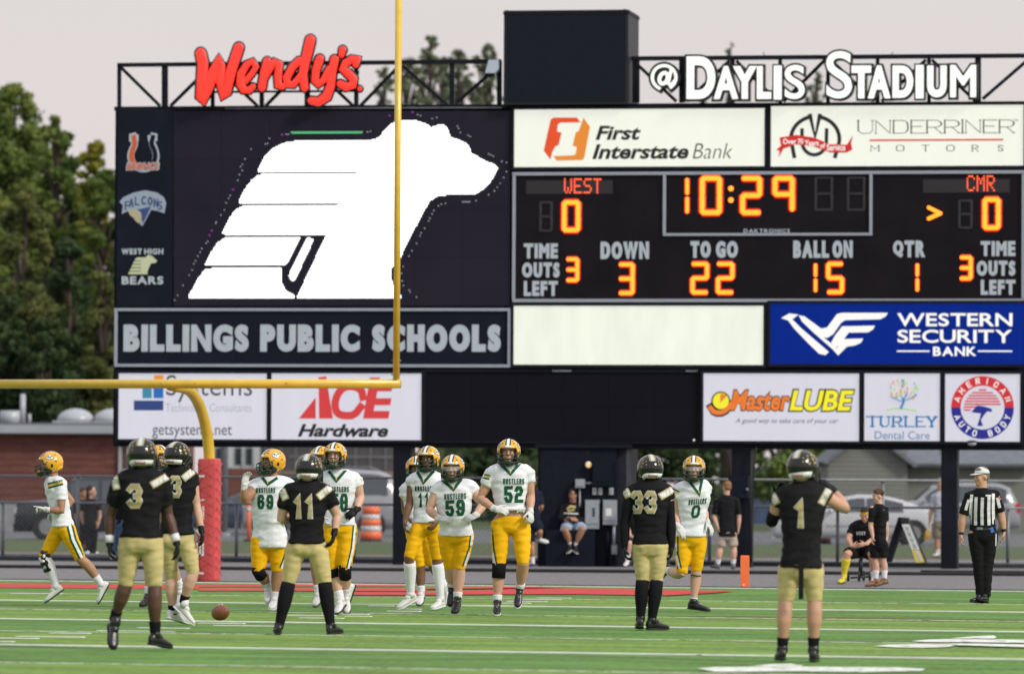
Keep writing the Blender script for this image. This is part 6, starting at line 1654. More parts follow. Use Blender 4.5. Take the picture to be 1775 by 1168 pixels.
def lerp(a, b, t_): return a + (b - a) * t_
def limbpts(A, B, fr): return [lerp(A, B, f_) for f_ in fr]
def shoe(t, A, K, T, k, m_up, m_sole, low=False, name='shoe', laces=None):
    d = (T - A); sh = (K - A).normalized(); dn = d.normalized(); upp = (sh - dn * sh.dot(dn)).normalized()
    ang = R(25); e = (dn * math.cos(ang) + upp * math.sin(ang)).normalized(); n = (sh - e * sh.dot(e)).normalized()
    H_ = A - n * .082 * k - e * .060 * k    # heel, bottom
    low = min(H_.z, (H_ + e * .2 * k).z, (H_ + e * .27 * k).z) - .008 * k
    if T.z < .07 or low < 0: H_ = H_ + Vector((0, 0, -low + .004))
    lat = e.cross(n).normalized()
    def loft(secs, grow=0.0):
        rings = []
        for (s_, w, h, z0) in secs:
            ring = []
            for j in range(14):
                a = 2 * math.pi * j / 14; c_, sn = math.cos(a), math.sin(a)
                x = w * (abs(c_) ** .75) * (1 if c_ >= 0 else -1); z = z0 + h / 2 + h / 2 * (abs(sn) ** .8) * (1 if sn >= 0 else -1)
                ring.append(H_ + (e * s_ + lat * x + n * z) * k)
            rings.append(ring)
        g = MB(); g.rings(rings); return g
    g = loft([(-.002, .020, .05, .015), (.01, .031, .085, .004), (.045, .037, .100, .004), (.085, .037, .104, .004), (.125, .040, .080, .004), (.175, .046, .060, .004), (.225, .046, .048, .004), (.262, .035, .038, .005), (.284, .014, .022, .008)])
    # ankle collar
    g.tube([H_ + (e * .062 + n * .06) * k, H_ + (e * .060 + n * .095) * k, lerp(H_ + (e * .06 + n * .1) * k, A, .7) + sh * .03 * k], [.047 * k, .048 * k, .045 * k], 14)
    g.ell(H_ + (e * .10 + n * .075) * k, (.040 * k, .05 * k, .032 * k), 12, 8, Matrix((lat, e, n)).transposed())
    s_ = part(name, g, m_up, t, root_m(t), True)
    g = loft([(-.006, .022, .016, -.006), (.01, .035, .020, -.008), (.06, .040, .020, -.008), (.12, .040, .018, -.006), (.18, .049, .020, -.008), (.23, .049, .020, -.008), (.27, .036, .018, -.005), (.292, .014, .012, 0)])
    part('sole', g, m_sole, s_, root_m(t), True)
    if laces:
        g = MB()
        for i in range(4):
            q = H_ + (e * (.10 + .022 * i) + n * (.098 - .013 * i)) * k; g.tube([q - lat * .022 * k, q + n * .008 * k, q + lat * .022 * k], .0035 * k, 5)
        part('laces', g, laces, s_, root_m(t), True)
    return s_

HS = 1.0
def person(label, base, J, yaw=0, team=None, head=None, hyaw=None, hp=0, hr=0, sk='light', k=1.0, build=1.0, jersey=None, pants=None, pstyle='knee', hands=('bare', 'bare'), curls=(.45, .45), socks=(None, None), shoes=(S_b, S_b), soles=None,
           sleeves=(.42, .42), seed=0, vox=.0105, hem=0.0, torso_w=1.0, visor=False, pads=True, group=None, hair=None, hat=None, tuck=True, sleeve_m=(None, None), point=(False, False), palm=(None, None), mouth=False, neckw=1.0, belly=0.0, face_extra=True, laces=None, zo=None):
    z0 = zo or gdepth(*base); P0 = at(base[0], base[1], z0); P0.z = 0; t = thing('person', label, 'person', (P0.x, P0.y, 0), PSI, group); M0 = root_m(t); MI = M0.inverted()
    s = FPX / z0
    def L(p): return MI @ at(p[0], p[1], z0 + (p[2] if len(p) > 2 else 0))
    Q = {n: L(p) for n, p in J.items()}
    for n in ('ta', 'tb'):
        if n in Q: Q[n].z = max(Q[n].z, .03)
    th_ = R(yaw); f = Vector((math.sin(th_), -math.cos(th_), 0)); lat = Vector((math.cos(th_), math.sin(th_), 0))
    if lat.x < 0: lat = -lat            # towards the right of the picture
    b = build * k
    hy = R(yaw if hyaw is None else hyaw)
    HS = 1.09 if team else 1.0
    hc = L(head); Mh = Matrix.Translation(hc) @ Matrix.Rotation(hy, 4, 'Z') @ Matrix.Rotation(R(hp), 4, 'X') @ Matrix.Rotation(R(hr), 4, 'Y') @ Matrix.Diagonal((k * HS, k * HS, k * HS, 1))
    hips = (Q['pa'] + Q['pb']) / 2; neck = Q['neck']; up = (neck - hips).normalized(); TL = (neck - hips).length
    def sections(tab, grow=0.0):
        rings = []
        for (u, w, d, fw) in tab:
            c = hips + up * TL * u + f * fw * k; ring = []
            for j in range(24):
                a = 2 * math.pi * j / 24; c_, sn = math.cos(a), math.sin(a); e_ = .85
                ring.append(c + lat * (w * torso_w * b + grow) * (abs(c_) ** e_) * (1 if c_ >= 0 else -1) + f * (d * b + grow) * (abs(sn) ** e_) * (1 if sn >= 0 else -1))
            rings.append(ring)
        # orientation
        return rings
    # ---------------- body
    B = MB()
    B.rings(sections([(-.06, .12, .09, 0), (.1, .145, .10, 0), (.3, .135, .095, 0), (.6, .155, .105, 0), (.85, .16, .09, 0), (.97, .07, .06, 0)]))
    hl = Mh @ Vector((0, .01, -.05))
    B.capsule([neck - up * .06, lerp(neck, hl, .6), hl], [.066 * b * neckw, .060 * b * neckw, .06 * b], 14)
    hM = Mh.to_3x3()
    def he(c, r, n=14): B.ell(Mh @ Vector(c), r, n, 10, hM)
    he((0, .008, .028), (.077, .097, .098), 18); he((0, -.028, -.045), (.060, .062, .068), 16); he((0, -.068, -.094), (.027, .024, .022)); he((0, -.103, -.020), (.0125, .018, .020)); he((0, -.098, -.005), (.008, .012, .03))
    he((0, -.080, .028), (.048, .020, .012)); he((0, -.088, -.058), (.024, .014, .010)); he((-.042, -.062, -.025), (.022, .028, .026)); he((.042, -.062, -.025), (.022, .028, .026))
    for sx in (-1, 1): he((sx * .079, .012, -.012), (.010, .022, .030))
    arms = []
    for i, (S_, E_, W_, H_) in enumerate((('sa', 'ea', 'wa', 'ha'), ('sb', 'eb', 'wb', 'hb'))):
        if E_ not in Q: arms.append(None); continue
        S, E, Wp, Hp_ = Q[S_], Q[E_], Q[W_], Q[H_]; arms.append((S, E, Wp, Hp_))
        pts = limbpts(S, E, (0, .35, .75)) + [E] + limbpts(E, Wp, (.3, .7, 1)); rr_ = [x * b for x in (.060, .060, .050, .045, .049, .038, .029)]
        B.capsule(pts, rr_, 12)
        if hands[i] == 'bare':
            N_ = palm[i] or ((hips - Wp) * Vector((1, .3, 0))); N_ = Vector(N_)
            if N_.length < .02: N_ = Vector((1, 0, 0))
            hand(B, Wp, Hp_ - Wp, N_, curls[i], (1 if i == 0 else -1) * (-1 if abs(yaw) < 90 else 1) * -1, k, point=point[i])
    legs = []
    for (P_, K_2, F_, T_) in (('pa', 'ka', 'fa', 'ta'), ('pb', 'kb', 'fb', 'tb')):
        Pp, Kp, Ap, Tp = Q[P_], Q[K_2], Q[F_], Q[T_]; legs.append((Pp, Kp, Ap, Tp))
        back = (Kp - Ap).cross(lat).normalized(); 
        if back.dot(f) > 0: back = -back
        sp = limbpts(Kp, Ap, (.22, .45, .75, 1)); cb_ = [.016, .018, .006, 0]; sp = [p + back * c_ * b for p, c_ in zip(sp, cb_)]
        B.capsule(limbpts(Pp, Kp, (0, .4, .8)) + [Kp] + sp, [x * b for x in (.09, .082, .066, .061, .066, .063, .044, .036)], 14)
        B.capsule([Ap, lerp(Ap, Tp, .45) + (Ap - Kp).normalized() * .012 * b], [.034 * b, .022 * b], 10)
    me = blob(B, vox, 3); body = addme('body', me, skin(sk), t)
    for sx in (-1, 1):
        g = MB(); g.ell(Mh @ Vector((sx * .031, -.0835, .006)), (.0125 * k, .010 * k, .0075 * k), 10, 8, Mh.to_3x3().normalized()); ey = part('eye', g, mat('eye_white', (.6, .58, .56), .3, var=0), t, M0, True)
        g = MB(); g.ell(Mh @ Vector((sx * .031, -.0925, .006)), (.006 * k, .004 * k, .0062 * k), 10, 8); part('iris', g, mat('dark_iris', (.03, .018, .012), .2, var=0), ey, M0, True)
        g = MB(); g.tube([Mh @ Vector((sx * .014, -.094, .022)), Mh @ Vector((sx * .03, -.098, .029)), Mh @ Vector((sx * .050, -.084, .025))], .0042 * k, 5); part('eyebrow', g, mat('brow_hair', (.05, .03, .02), .8, var=0), t, M0, True)
    g = MB(); g.tube([Mh @ Vector((-.022, -.095, -.060)), Mh @ Vector((0, -.1035, -.058)), Mh @ Vector((.022, -.095, -.060))], .0032 * k, 5); part('mouth', g, mat('lips', (.24, .08, .06), .5, var=0), t, M0, True)
    # ---------------- upper garment
    jb = None
    if jersey:
        g = MB()
        dz = -hem / TL
        if pads: tab = [(dz, .190, .148, 0), (dz + .03, .187, .145, 0), (.16, .166, .124, 0), (.3, .160, .120, belly), (.52, .178, .128, belly), (.74, .205, .136, 0), (.88, .195, .130, 0), (.97, .135, .105, 0), (1.05, .085, .080, 0)]
        else: tab = [(dz, .160, .118, 0), (.12, .158, .116, belly), (.3, .152, .112, belly), (.55, .160, .115, belly * .6), (.78, .172, .112, 0), (.9, .15, .095, 0), (.98, .085, .075, 0), (1.01, .065, .065, 0)]
        if hem > .05: tab[0] = (dz, .190, .142, 0); tab[1] = (.06, .184, .138, 0)
        g.rings(sections(tab))
        for i, a in enumerate(arms):
            S = Q['sa'] if i == 0 else Q['sb']
            if pads:
                inn = lerp(S, neck, .66) - up * .012 * k
                g.capsule([inn - up * .01 * k, S + (inn - S) * .15], [.092 * b, .082 * b], 14)
            else: g.capsule([lerp(S, neck, .7) - up * .05 * k, S], [.07 * b, .062 * b], 12)
            if a:
                E = a[1]; r0 = .080 if pads else .068
                g.tube([S + (S - E).normalized() * .02, lerp(S, E, sleeves[i] * .5), lerp(S, E, sleeves[i])], [r0 * b, r0 * .96 * b, r0 * .90 * b], 16)
        me = blob(g, .0135, 3,   .012 if pads else .010, seed * 3.1, (6, 6, 19)); jb = addme('jersey' if pads else 'shirt', me, jersey, t)
    # ---------------- lower garment
    pb_ = None
    if pants:
        g = MB(); cr_ = hips - up * .02
        g.rings(sections([(-.18, .12, .10, 0), (-.10, .160, .125, 0), (0, .172, .130, -.005), (.10, .158, .118, 0), (.17 if tuck else .12, .150, .11, 0)]))
        for (Pp, Kp, Ap, Tp) in legs:
            if pstyle == 'knee': g.tube(limbpts(Pp, Kp, (-.05, .25, .6, .88, 1.04)), [x * b for x in (.100, .100, .088, .072, .065)], 18)
            elif pstyle == 'long':
                g.tube(limbpts(Pp, Kp, (-.05, .3, .7)) + [Kp] + limbpts(Kp, Ap, (.35, .7, .98)), [x * b for x in (.102, .100, .086, .076, .070, .062, .060)], 18)
            elif pstyle == 'shorts': g.tube(limbpts(Pp, Kp, (-.05, .3, .62, .82)), [x * b for x in (.105, .108, .104, .102)], 18)
            g.ell(lerp(Pp, hips, .22) - f * .045 * b - up * .03 * b, (.084 * b, .086 * b, .092 * b), 14, 10)
        me = blob(g, .0135, 3, .0075, seed * 1.7 + 4, (9, 9, 24)); pb_ = addme({'knee': 'football_trousers', 'long': 'trousers', 'shorts': 'shorts'}[pstyle], me, pants, t)
    # ---------------- socks, shoes, gloves
    for i, (Pp, Kp, Ap, Tp) in enumerate(legs):
        so = socks[i]
        if so:
            m_, fr_ = so; g = MB(); top_ = lerp(Ap, Kp, fr_); back = (Kp - Ap).cross(lat).normalized()
            if back.dot(f) > 0: back = -back
            n_ = 8; pts = []; rr_ = []
            itp = lambda v, T_: next(y0 + (y1 - y0) * (v - x0) / (x1 - x0) for (x0, y0), (x1, y1) in zip(T_, T_[1:]) if v <= x1 + 1e-6)
            TB = [(0, 0), (.25, .006), (.55, .018), (.78, .016), (1, 0), (2, 0)]; TR = [(0, .038), (.25, .046), (.55, .064), (.78, .067), (1, .063), (2, .068)]
            rf_ = lambda v: (.037 + (.070 - .037) * sst(v / .75) - .004 * max(0, v - .8) / .2) if v < 1 else .066
            for j in range(n_ + 1):
                v = fr_ * j / n_; pts.append(lerp(Ap, Kp, v) + back * itp(v, TB) * b); rr_.append((itp(v, TR) + .0055) * b)
            g.tube([Ap + (Ap - Kp).normalized() * .03] + pts, [rr_[0]] + rr_, 16); part('sock', g, m_, t, M0, True)
        if shoes[i]: shoe(t, Ap, Kp, Tp, k * (1.0 if build < 1.12 else 1.05), shoes[i], (soles or (M_rubber, M_rubber))[i], laces=laces)
    for i, a in enumerate(arms):
        if a and hands[i] != 'bare':
            g = MB(); N_ = palm[i] or ((hips - a[2]) * Vector((1, .3, 0))); N_ = Vector(N_)
            if N_.length < .02: N_ = Vector((1, 0, 0))
            hand(g, a[2], a[3] - a[2], N_, curls[i], (1 if i == 0 else -1) * (-1 if abs(yaw) < 90 else 1) * -1, k * 1.1, point=point[i])
            g.tube([a[2] + (a[1] - a[2]).normalized() * .05, a[2] + (a[3] - a[2]).normalized() * .03], [.033 * b, .034 * b], 12)
            me = blob(g, .0062, 2); addme('glove', me, hands[i], t)
        if a and sleeve_m[i]:
            m_, f0, f1 = sleeve_m[i]; S, E, Wp = a[0], a[1], a[2]; g = MB()
            def arm_at(v): return lerp(S, E, v) if v <= 1 else lerp(E, Wp, v - 1)
            TA = [(0, .060), (.35, .060), (.75, .050), (1, .046), (1.3, .050), (1.7, .039), (2.01, .029)]
            def arm_r(v): return next(y0 + (y1 - y0) * (v - x0) / (x1 - x0) for (x0, y0), (x1, y1) in zip(TA, TA[1:]) if v <= x1 + 1e-6) * b + .007
            vs = sorted([f0 + (f1 - f0) * j / 6 for j in range(7)] + [1.0]); g.capsule([arm_at(v) for v in vs], [arm_r(v) for v in vs], 14); part('arm_sleeve', g, m_, t, M0, True)
    if team: add_helmet(t, Mh, team, visor, mouth)
    if hair:
        m_, style = hair; g = MB()
        he2 = lambda c, r: g.ell(Mh @ Vector(c), r, 14, 10, hM)
        he2((0, .022, .048), (.083, .092, .088))
        if style == 'curly':
            rr2 = random.Random(seed)
            for _ in range(46):
                a = rr2.uniform(0, 2 * math.pi); e_ = rr2.uniform(-.1, 1.5)
                he2((.08 * math.cos(a) * math.cos(e_), .02 + .092 * math.sin(a) * math.cos(e_), .045 + .09 * math.sin(e_)), (.022, .022, .02))
        elif style == 'long':
            he2((0, .055, -.05), (.08, .055, .14)); he2((0, .07, -.17), (.075, .04, .12))
        else:
            he2((0, .04, .0), (.080, .072, .07)); he2((0, -.045, .088), (.062, .040, .026))
        me = blob(g, .008, 1, .004, seed); addme('hair', me, m_, t)
    if hat:
        g = MB(); rg = []
        for i in range(8):
            a = R(i * 12.5); rg.append([Mh @ Vector((.088 * math.cos(a) * math.cos(w), .012 + .103 * math.cos(a) * math.sin(w), .042 + .088 * math.sin(a))) for w in [2 * math.pi * j / 24 for j in range(24)]])
        g.rings(rg); cp = part('cap', g, hat, t, M0, True)
        g = MB(); vs = []; n_ = 10
        for j in range(n_ + 1):
            a = R(-62 + 124 * j / n_); c0 = Vector((.086 * math.sin(a), .012 - .100 * math.cos(a), .044)); c1 = Vector((.075 * math.sin(a), -.075 - .095 * math.cos(a), .036 - .012 * math.cos(a)))
            vs.append([Mh @ c0, Mh @ c1, Mh @ (c1 - Vector((0, 0, .006))), Mh @ (c0 - Vector((0, 0, .006)))])
        g.rings(vs); part('brim', g, hat, cp, M0, True)
    info = dict(t=t, M0=M0, MI=MI, z0=z0, jb=jb, pb=pb_, Q=Q, L=L, s=s, Mh=Mh, f=f, lat=lat, k=k, b=b, hips=hips, up=up)
    def bvh(o): return BVHTree.FromPolygons([v.co[:] for v in o.data.vertices], [tuple(p.vertices) for p in o.data.polygons])
    for nme, o in (('jt', jb), ('pt', pb_)): info[nme] = bvh(o) if o else None
    return info
def decal(I, which, lines, w, m, name='number', off=.004, cap=True, parent=None, step=2.2):
    """printing laid on the cloth: lines in picture points, cast on to the garment"""
    tree_ = I[which]; par = parent or (I['jb'] if which == 'jt' else I['pb'])
    if tree_ is None: return
    g = MB(); MI, z0 = I['MI'], I['z0']; cache = {}
    o0 = MI @ CAM
    def hit(x, y, of):
        key = (round(x, 2), round(y, 2))
        if key not in cache:
            p = MI @ at(x, y, z0 - 2); d = (p - o0).normalized(); h = tree_.ray_cast(p, d); cache[key] = (h[0], h[1], d) if h[0] else None
        c = cache[key]
        return None if c is None else c[0] - c[2] * of
    for li, p in enumerate(lines):
        rb = ribbon2(p, w, cap); of = off + li * .0006
        for i in range(len(rb) - 1):
            (l0, r0), (l1, r1) = rb[i], rb[i + 1]; n = max(1, int((l1 - l0).length / step + .5), int((r1 - r0).length / step + .5)); m2 = max(1, int(w / 2.6 + .5))
            grid = []
            for a in range(n + 1):
                la = l0.lerp(l1, a / n); ra = r0.lerp(r1, a / n); grid.append([hit(*(la.lerp(ra, c / m2)), of) for c in range(m2 + 1)])
            for a in range(n):
                for c in range(m2):
                    q = [grid[a][c], grid[a][c + 1], grid[a + 1][c + 1], grid[a + 1][c]]
                    if any(v is None for v in q): continue
                    ys = [v.y for v in q]
                    if max(ys) - min(ys) > .06: continue
                    g.add(q, [(3, 2, 1, 0) if True else (0, 1, 2, 3)])
    if g.v: return part(name, g, m, par, I['M0'], True)
def dtext(I, s_, x0, y0, x1, y1, th_, m, name='number', off=.004, extra=0.0, slant=0.0, rot=0.0, gap=None, caps=None, soft=0):
    L_ = []
    for ch, pl in layout(s_, x0, -y1, x1, -y0, th_, gap, caps, slant):
        for p in pl:
            q = [(x, -y + rot * (x - x0)) for x, y in (chaikin(p, soft) if soft else p)]; L_.append(q)
    decal(I, 'jt', L_, th_ + extra, m, name, off)
def rustler_marks(I, num, nb, word, wb, collar, nth=3.6, rot=0.0, slant=0.0):
    if collar:
        decal(I, 'jt', [collar], 5.0, C_grn, 'collar', .004); v = collar[len(collar) // 2]; decal(I, 'jt', [[(v[0] - 1, v[1] - 5), (v[0], v[1] - 1), (v[0] + 1, v[1] - 5)]], 1.2, C_yp, 'collar_mark', .007)
    if word: dtext(I, word, *wb, 1.5, C_grn, 'team_name', rot=rot, gap=1.3, slant=slant)
    if num: dtext(I, num, *nb, nth, C_grn, 'number', rot=rot, slant=slant, gap=3.2)
def bear_marks(I, num, nb, wings, nth=6):
    dtext(I, num, *nb, nth, C_sil, 'number_outline', .003, extra=2.0); dtext(I, num, *nb, nth - 1.2, C_pg, 'number', .0065)
    for w_ in wings:
        n = len(w_)
        decal(I, 'jt', [chaikin(w_, 1)], 13, C_pg, 'shoulder_wing', .0035); decal(I, 'jt', [chaikin(w_, 1)], 9, C_sil, 'shoulder_wing', .006)
        a, b_ = Vector(w_[0]), Vector(w_[-1]); d = (b_ - a).normalized(); nn = Vector((-d.y, d.x))
        decal(I, 'jt', [[tuple(a.lerp(b_, u) + nn * 4), tuple(a.lerp(b_, u + .14) - nn * 4)] for u in (.3, .65)], .8, C_pg, 'feather_line', .008)
def side_stripe(I, line, w):
    decal(I, 'pt', [line], w * 2.4, C_grn, 'side_stripe', .003, False); decal(I, 'pt', [line], w, C_sock, 'side_stripe', .006, False)
def wristband(I, W_, E_, m, k=.034):
    g = MB(); W_, E_ = I['Q'][W_], I['Q'][E_]; d = (E_ - W_).normalized(); g.tube([W_ - d * .0, W_ + d * .065], [k, k * 1.05], 14); part('wristband', g, m, I['t'], I['M0'], True)
def knee_sleeve(I, P_, K_2, A_, m, k=.064):
    g = MB(); K2, P2, A2 = I['Q'][K_2], I['Q'][P_], I['Q'][A_]; g.tube([lerp(K2, P2, .10), K2, lerp(K2, A2, .30)], [k * 1.05 * I['b'], k * I['b'], k * .98 * I['b']], 16); part('knee_sleeve', g, m, I['t'], I['M0'], True)
RG, BG = 'away team players in white and yellow', 'home team players in black and gold'
WS, BS = (C_sock, .30), (C_bsock, .16)
# 1 runner at far left
I = person('player in white jersey and yellow trousers jogging left with a braced knee, one finger pointing', (128, 1046), dict(neck=(93, 829), sa=(96, 838, .17), sb=(105, 838, -.15), ea=(124, 868, .2), wa=(98, 893, .12), ha=(84, 897, .05), eb=(107, 885, -.22), wb=(80, 883, -.2), hb=(60, 877, -.18),
    pa=(106, 912, .08), pb=(114, 914, -.08), ka=(76, 965, .05), fa=(97, 1016, .08), ta=(83, 1041, .08), kb=(139, 968, -.1), fb=(176, 1013, -.05), tb=(174, 1046, -.05)), -78, 'y', (88, 803), -82, 4, 0, 'tan', jersey=C_wht, pants=C_yel, hands=(C_gw, C_gw), curls=(.5, 1.1), point=(False, True), palm=(None, (0, 0, -1)),
    socks=((C_sock, 1.05), WS), shoes=(S_w, S_w), soles=(S_g, S_g), sleeves=(.5, .62), seed=1, mouth=True, group=RG)
decal(I, 'jt', [[(84, 838), (107, 832)]], 3, C_grn, 'sleeve_stripe'); decal(I, 'jt', [[(84, 841.5), (107, 835.5)]], 3, C_yp, 'sleeve_stripe'); decal(I, 'jt', [[(85, 845), (108, 839)]], 3, C_grn, 'sleeve_stripe')
decal(I, 'jt', [[(77, 862), (84, 876)]], 4, C_grn, 'number'); side_stripe(I, [(119, 902), (127, 935), (143, 968)], 5); wristband(I, 'wb', 'eb', C_sock)
g = MB(); K_3, A_3, P_3 = I['Q']['ka'], I['Q']['fa'], I['Q']['pa']
g.tube([lerp(K_3, P_3, .16), lerp(K_3, P_3, .05)], .074, 14); g.tube([lerp(K_3, A_3, .12), lerp(K_3, A_3, .24)], .073, 14); g.tube([lerp(K_3, A_3, .34), lerp(K_3, A_3, .46)], .070, 14)
for o_ in (Vector((0, -.07, 0)),): g.tube([lerp(K_3, P_3, .2) + o_, K_3 + o_ * 1.05, lerp(K_3, A_3, .48) + o_], .016, 8); g.ell(K_3 + o_ * 1.1, (.032, .02, .032), 12, 8)
part('knee_brace', g, S_b, I['t'], I['M0'], True); g = MB(); g.ell(K_3 + Vector((.01, -.10, .012)), (.018, .01, .022), 10, 8); g.ell(K_3 + Vector((.0, -.085, -.05)), (.02, .012, .016), 10, 8); part('brace_hinge', g, M_white, I['t'], I['M0'], True)
# 2 number 3, back view
I = person('player in black jersey number 3 seen from behind, brown calves bare, white wristbands', (240, 1126), dict(neck=(246, 816), sa=(209, 834), sb=(281, 834), ea=(191, 893, .04), wa=(190, 940, .02), ha=(190, 962, 0), eb=(291, 892, .05), wb=(306, 938, .0), hb=(309, 962, -.02),
    pa=(226, 936), pb=(263, 936), ka=(218, 1012, .04), fa=(199, 1070, .10), ta=(194, 1116, .02), kb=(268, 1014, .0), fb=(269, 1098, 0), tb=(291, 1121, .12)), 180, 'k', (246, 789), 176, 0, 0, 'dark', build=1.02, jersey=C_blk, pants=C_gold, hands=(C_gb, C_gb), curls=(.55, .5), socks=((C_bsock, .2), (C_bsock, .26)), sleeves=(.72, .72), seed=2, hem=-.02, group=BG)
bear_marks(I, '3', (221, 839, 246, 880), [[(197, 824), (201, 842)], [(268, 838), (289, 826)]], 8.5); wristband(I, 'wa', 'ea', C_sock, .038); wristband(I, 'wb', 'eb', C_sock, .038)
# 3 rustler hidden between the two
I = person('player in yellow helmet almost hidden between the two black-jerseyed players at left', (262, 1052), dict(neck=(276, 818), sa=(256, 832), sb=(300, 832), ea=(252, 872), wa=(262, 905, -.1), ha=(270, 915, -.15), eb=(304, 872), wb=(298, 905), hb=(296, 922),
    pa=(268, 915), pb=(290, 915), ka=(262, 975), fa=(257, 1034), ta=(249, 1050, -.12), kb=(297, 975), fb=(312, 1018, .15), tb=(312, 1042, .1)), 15, 'y', (274, 793), 50, 0, 0, 'light', jersey=C_wht, pants=C_yel, socks=(WS, WS), shoes=(S_b, S_w), seed=3, vox=.012, group=RG)
# 4 number 83
I = person('player in black jersey stepping away beside the red pad, one white sole lifted', (312, 1084), dict(neck=(308, 812), sa=(281, 830, .05), sb=(332, 828), ea=(276, 880, .05), wa=(284, 915, .1), ha=(290, 930, .1), eb=(340, 874, .02), wb=(349, 918, -.04), hb=(353, 942, -.06),
    pa=(291, 930), pb=(321, 930), ka=(297, 1000, .1), fa=(300, 1060, .1), ta=(318, 1080, .18), kb=(335, 992, -.02), fb=(318, 1042, .02), tb=(330, 1073, .04)), 165, 'k', (307, 791), 150, 4, 0, 'fair', jersey=C_blk, pants=C_gold, hands=(C_gb, C_gb), curls=(.4, .45), socks=((C_bsock, .2), (C_bsock, .22)), shoes=(S_w, S_w), soles=(S_w, S_w), sleeves=(.35, .30), seed=4, hem=-.02, group=BG)
bear_marks(I, '3', (293, 825, 314, 862), [[(322, 826), (337, 814)]], 7); 
# 5 number 69
I = person('heavy player in white jersey number 69 raising a gloved hand, shirt tail out, knee sleeve', (466, 1058), dict(neck=(468, 830), sa=(444, 844), sb=(502, 842), ea=(424, 868, -.12), wa=(423, 842, -.2), ha=(428, 818, -.2), eb=(506, 884, .05), wb=(492, 902, -.12), hb=(474, 900, -.16),
    pa=(452, 934), pb=(482, 934), ka=(448, 990, -.05), fa=(464, 1016, .15), ta=(466, 1044, .02), kb=(481, 988), fb=(477, 1036), tb=(472, 1056, -.14)), -22, 'y', (473, 800), -62, 2, 0, 'tan', build=1.14, jersey=C_wht, pants=C_yel, hands=(C_gw, C_gw), curls=(.35, .6), palm=((.6, -1, 0), (0, .8, -.3)), socks=((C_sock, .28), (C_sock, .22)), shoes=(S_w, S_w), soles=(S_w, S_w), sleeves=(.30, .4), seed=5, hem=.10, group=RG, belly=.03)
rustler_marks(I, '69', (446, 857, 474, 882), 'RUSTLERS', (444, 845, 477, 854), [(455, 828), (464, 839), (479, 829)], 5); side_stripe(I, [(501, 930), (497, 960), (488, 985)], 3.5); knee_sleeve(I, 'pa', 'ka', 'fa', C_bsock, .068)
# 6 number 11 back
I = person('player in black jersey number 11 standing astride in black calf sleeves, back turned', (530, 1100), dict(neck=(532, 838), sa=(498, 854), sb=(565, 852), ea=(487, 899, .02), wa=(505, 903, .18), ha=(517, 906, .2), eb=(584, 894, .05), wb=(580, 922, -.02), hb=(576, 940, -.05),
    pa=(514, 944), pb=(549, 944), ka=(500, 1010), fa=(484, 1084), ta=(481, 1096, .15), kb=(563, 1010), fb=(573, 1084), tb=(585, 1098, .12)), 182, 'k', (535, 814), 168, 2, 0, 'fair', jersey=C_blk, pants=C_gold, hands=('bare', C_gb), curls=(.8, .5), socks=((C_bsock, 1.0), (C_bsock, 1.0)), sleeves=(.62, .62), seed=6, hem=-.01, group=BG)
bear_marks(I, '11', (509, 859, 545, 898), [[(487, 846), (493, 860)], [(556, 858), (572, 845)]], 8)
# 7 hidden rustler behind 58
I = person('player in yellow helmet mostly hidden behind the players numbered 11 and 58', (560, 1052), dict(neck=(556, 820), sa=(538, 834), sb=(578, 834), ea=(534, 870), wa=(540, 900), ha=(544, 912), eb=(582, 870), wb=(580, 900), hb=(578, 915),
    pa=(548, 912), pb=(570, 912), ka=(546, 975), fa=(552, 1030), ta=(549, 1049, -.1), kb=(574, 975), fb=(603, 1020, .1), tb=(604, 1045, .1)), -10, 'y', (556, 795), -25, 2, 0, 'tan', jersey=C_wht, pants=C_yel, socks=(WS, WS), shoes=(S_w, S_w), seed=7, vox=.012, group=RG)
# 8 number 58
I = person('player in white jersey with half-covered number 58, black glove at his waist', (588, 1064), dict(neck=(585, 818), sa=(557, 832), sb=(617, 832), ea=(550, 868), wa=(556, 894, -.1), ha=(562, 904, -.12), eb=(625, 862), wb=(618, 884, -.15), hb=(606, 892, -.2),
    pa=(572, 912), pb=(604, 912), ka=(576, 985, .02), fa=(590, 1038, -.02), ta=(587, 1058, -.16), kb=(598, 988, -.06), fb=(600, 1030, .12), tb=(601, 1054, .05)), -10, 'y', (581, 790), -14, 2, 0, 'fair', build=1.05, jersey=C_wht, pants=C_yel, hands=(C_gw, C_gb), curls=(.5, .8), palm=(None, (-.6, .3, -.5)), socks=((C_sock, .26), (C_sock, .26)), shoes=(S_w, S_w), sleeves=(.3, .38), seed=8, group=RG, hem=-.01)
rustler_marks(I, '58', (573, 855, 603, 886), 'RUSTLERS', (569, 843, 605, 852), [(571, 818), (583, 833), (598, 816)], 5.2); side_stripe(I, [(616, 908), (612, 950), (604, 985)], 3.5); knee_sleeve(I, 'pb', 'kb', 'fb', C_bsock, .068); knee_sleeve(I, 'pa', 'ka', 'fa', C_bsock, .064)
decal(I, 'jt', [[(625, 826), (629, 836)]], 3, C_yp, 'sleeve_stripe')
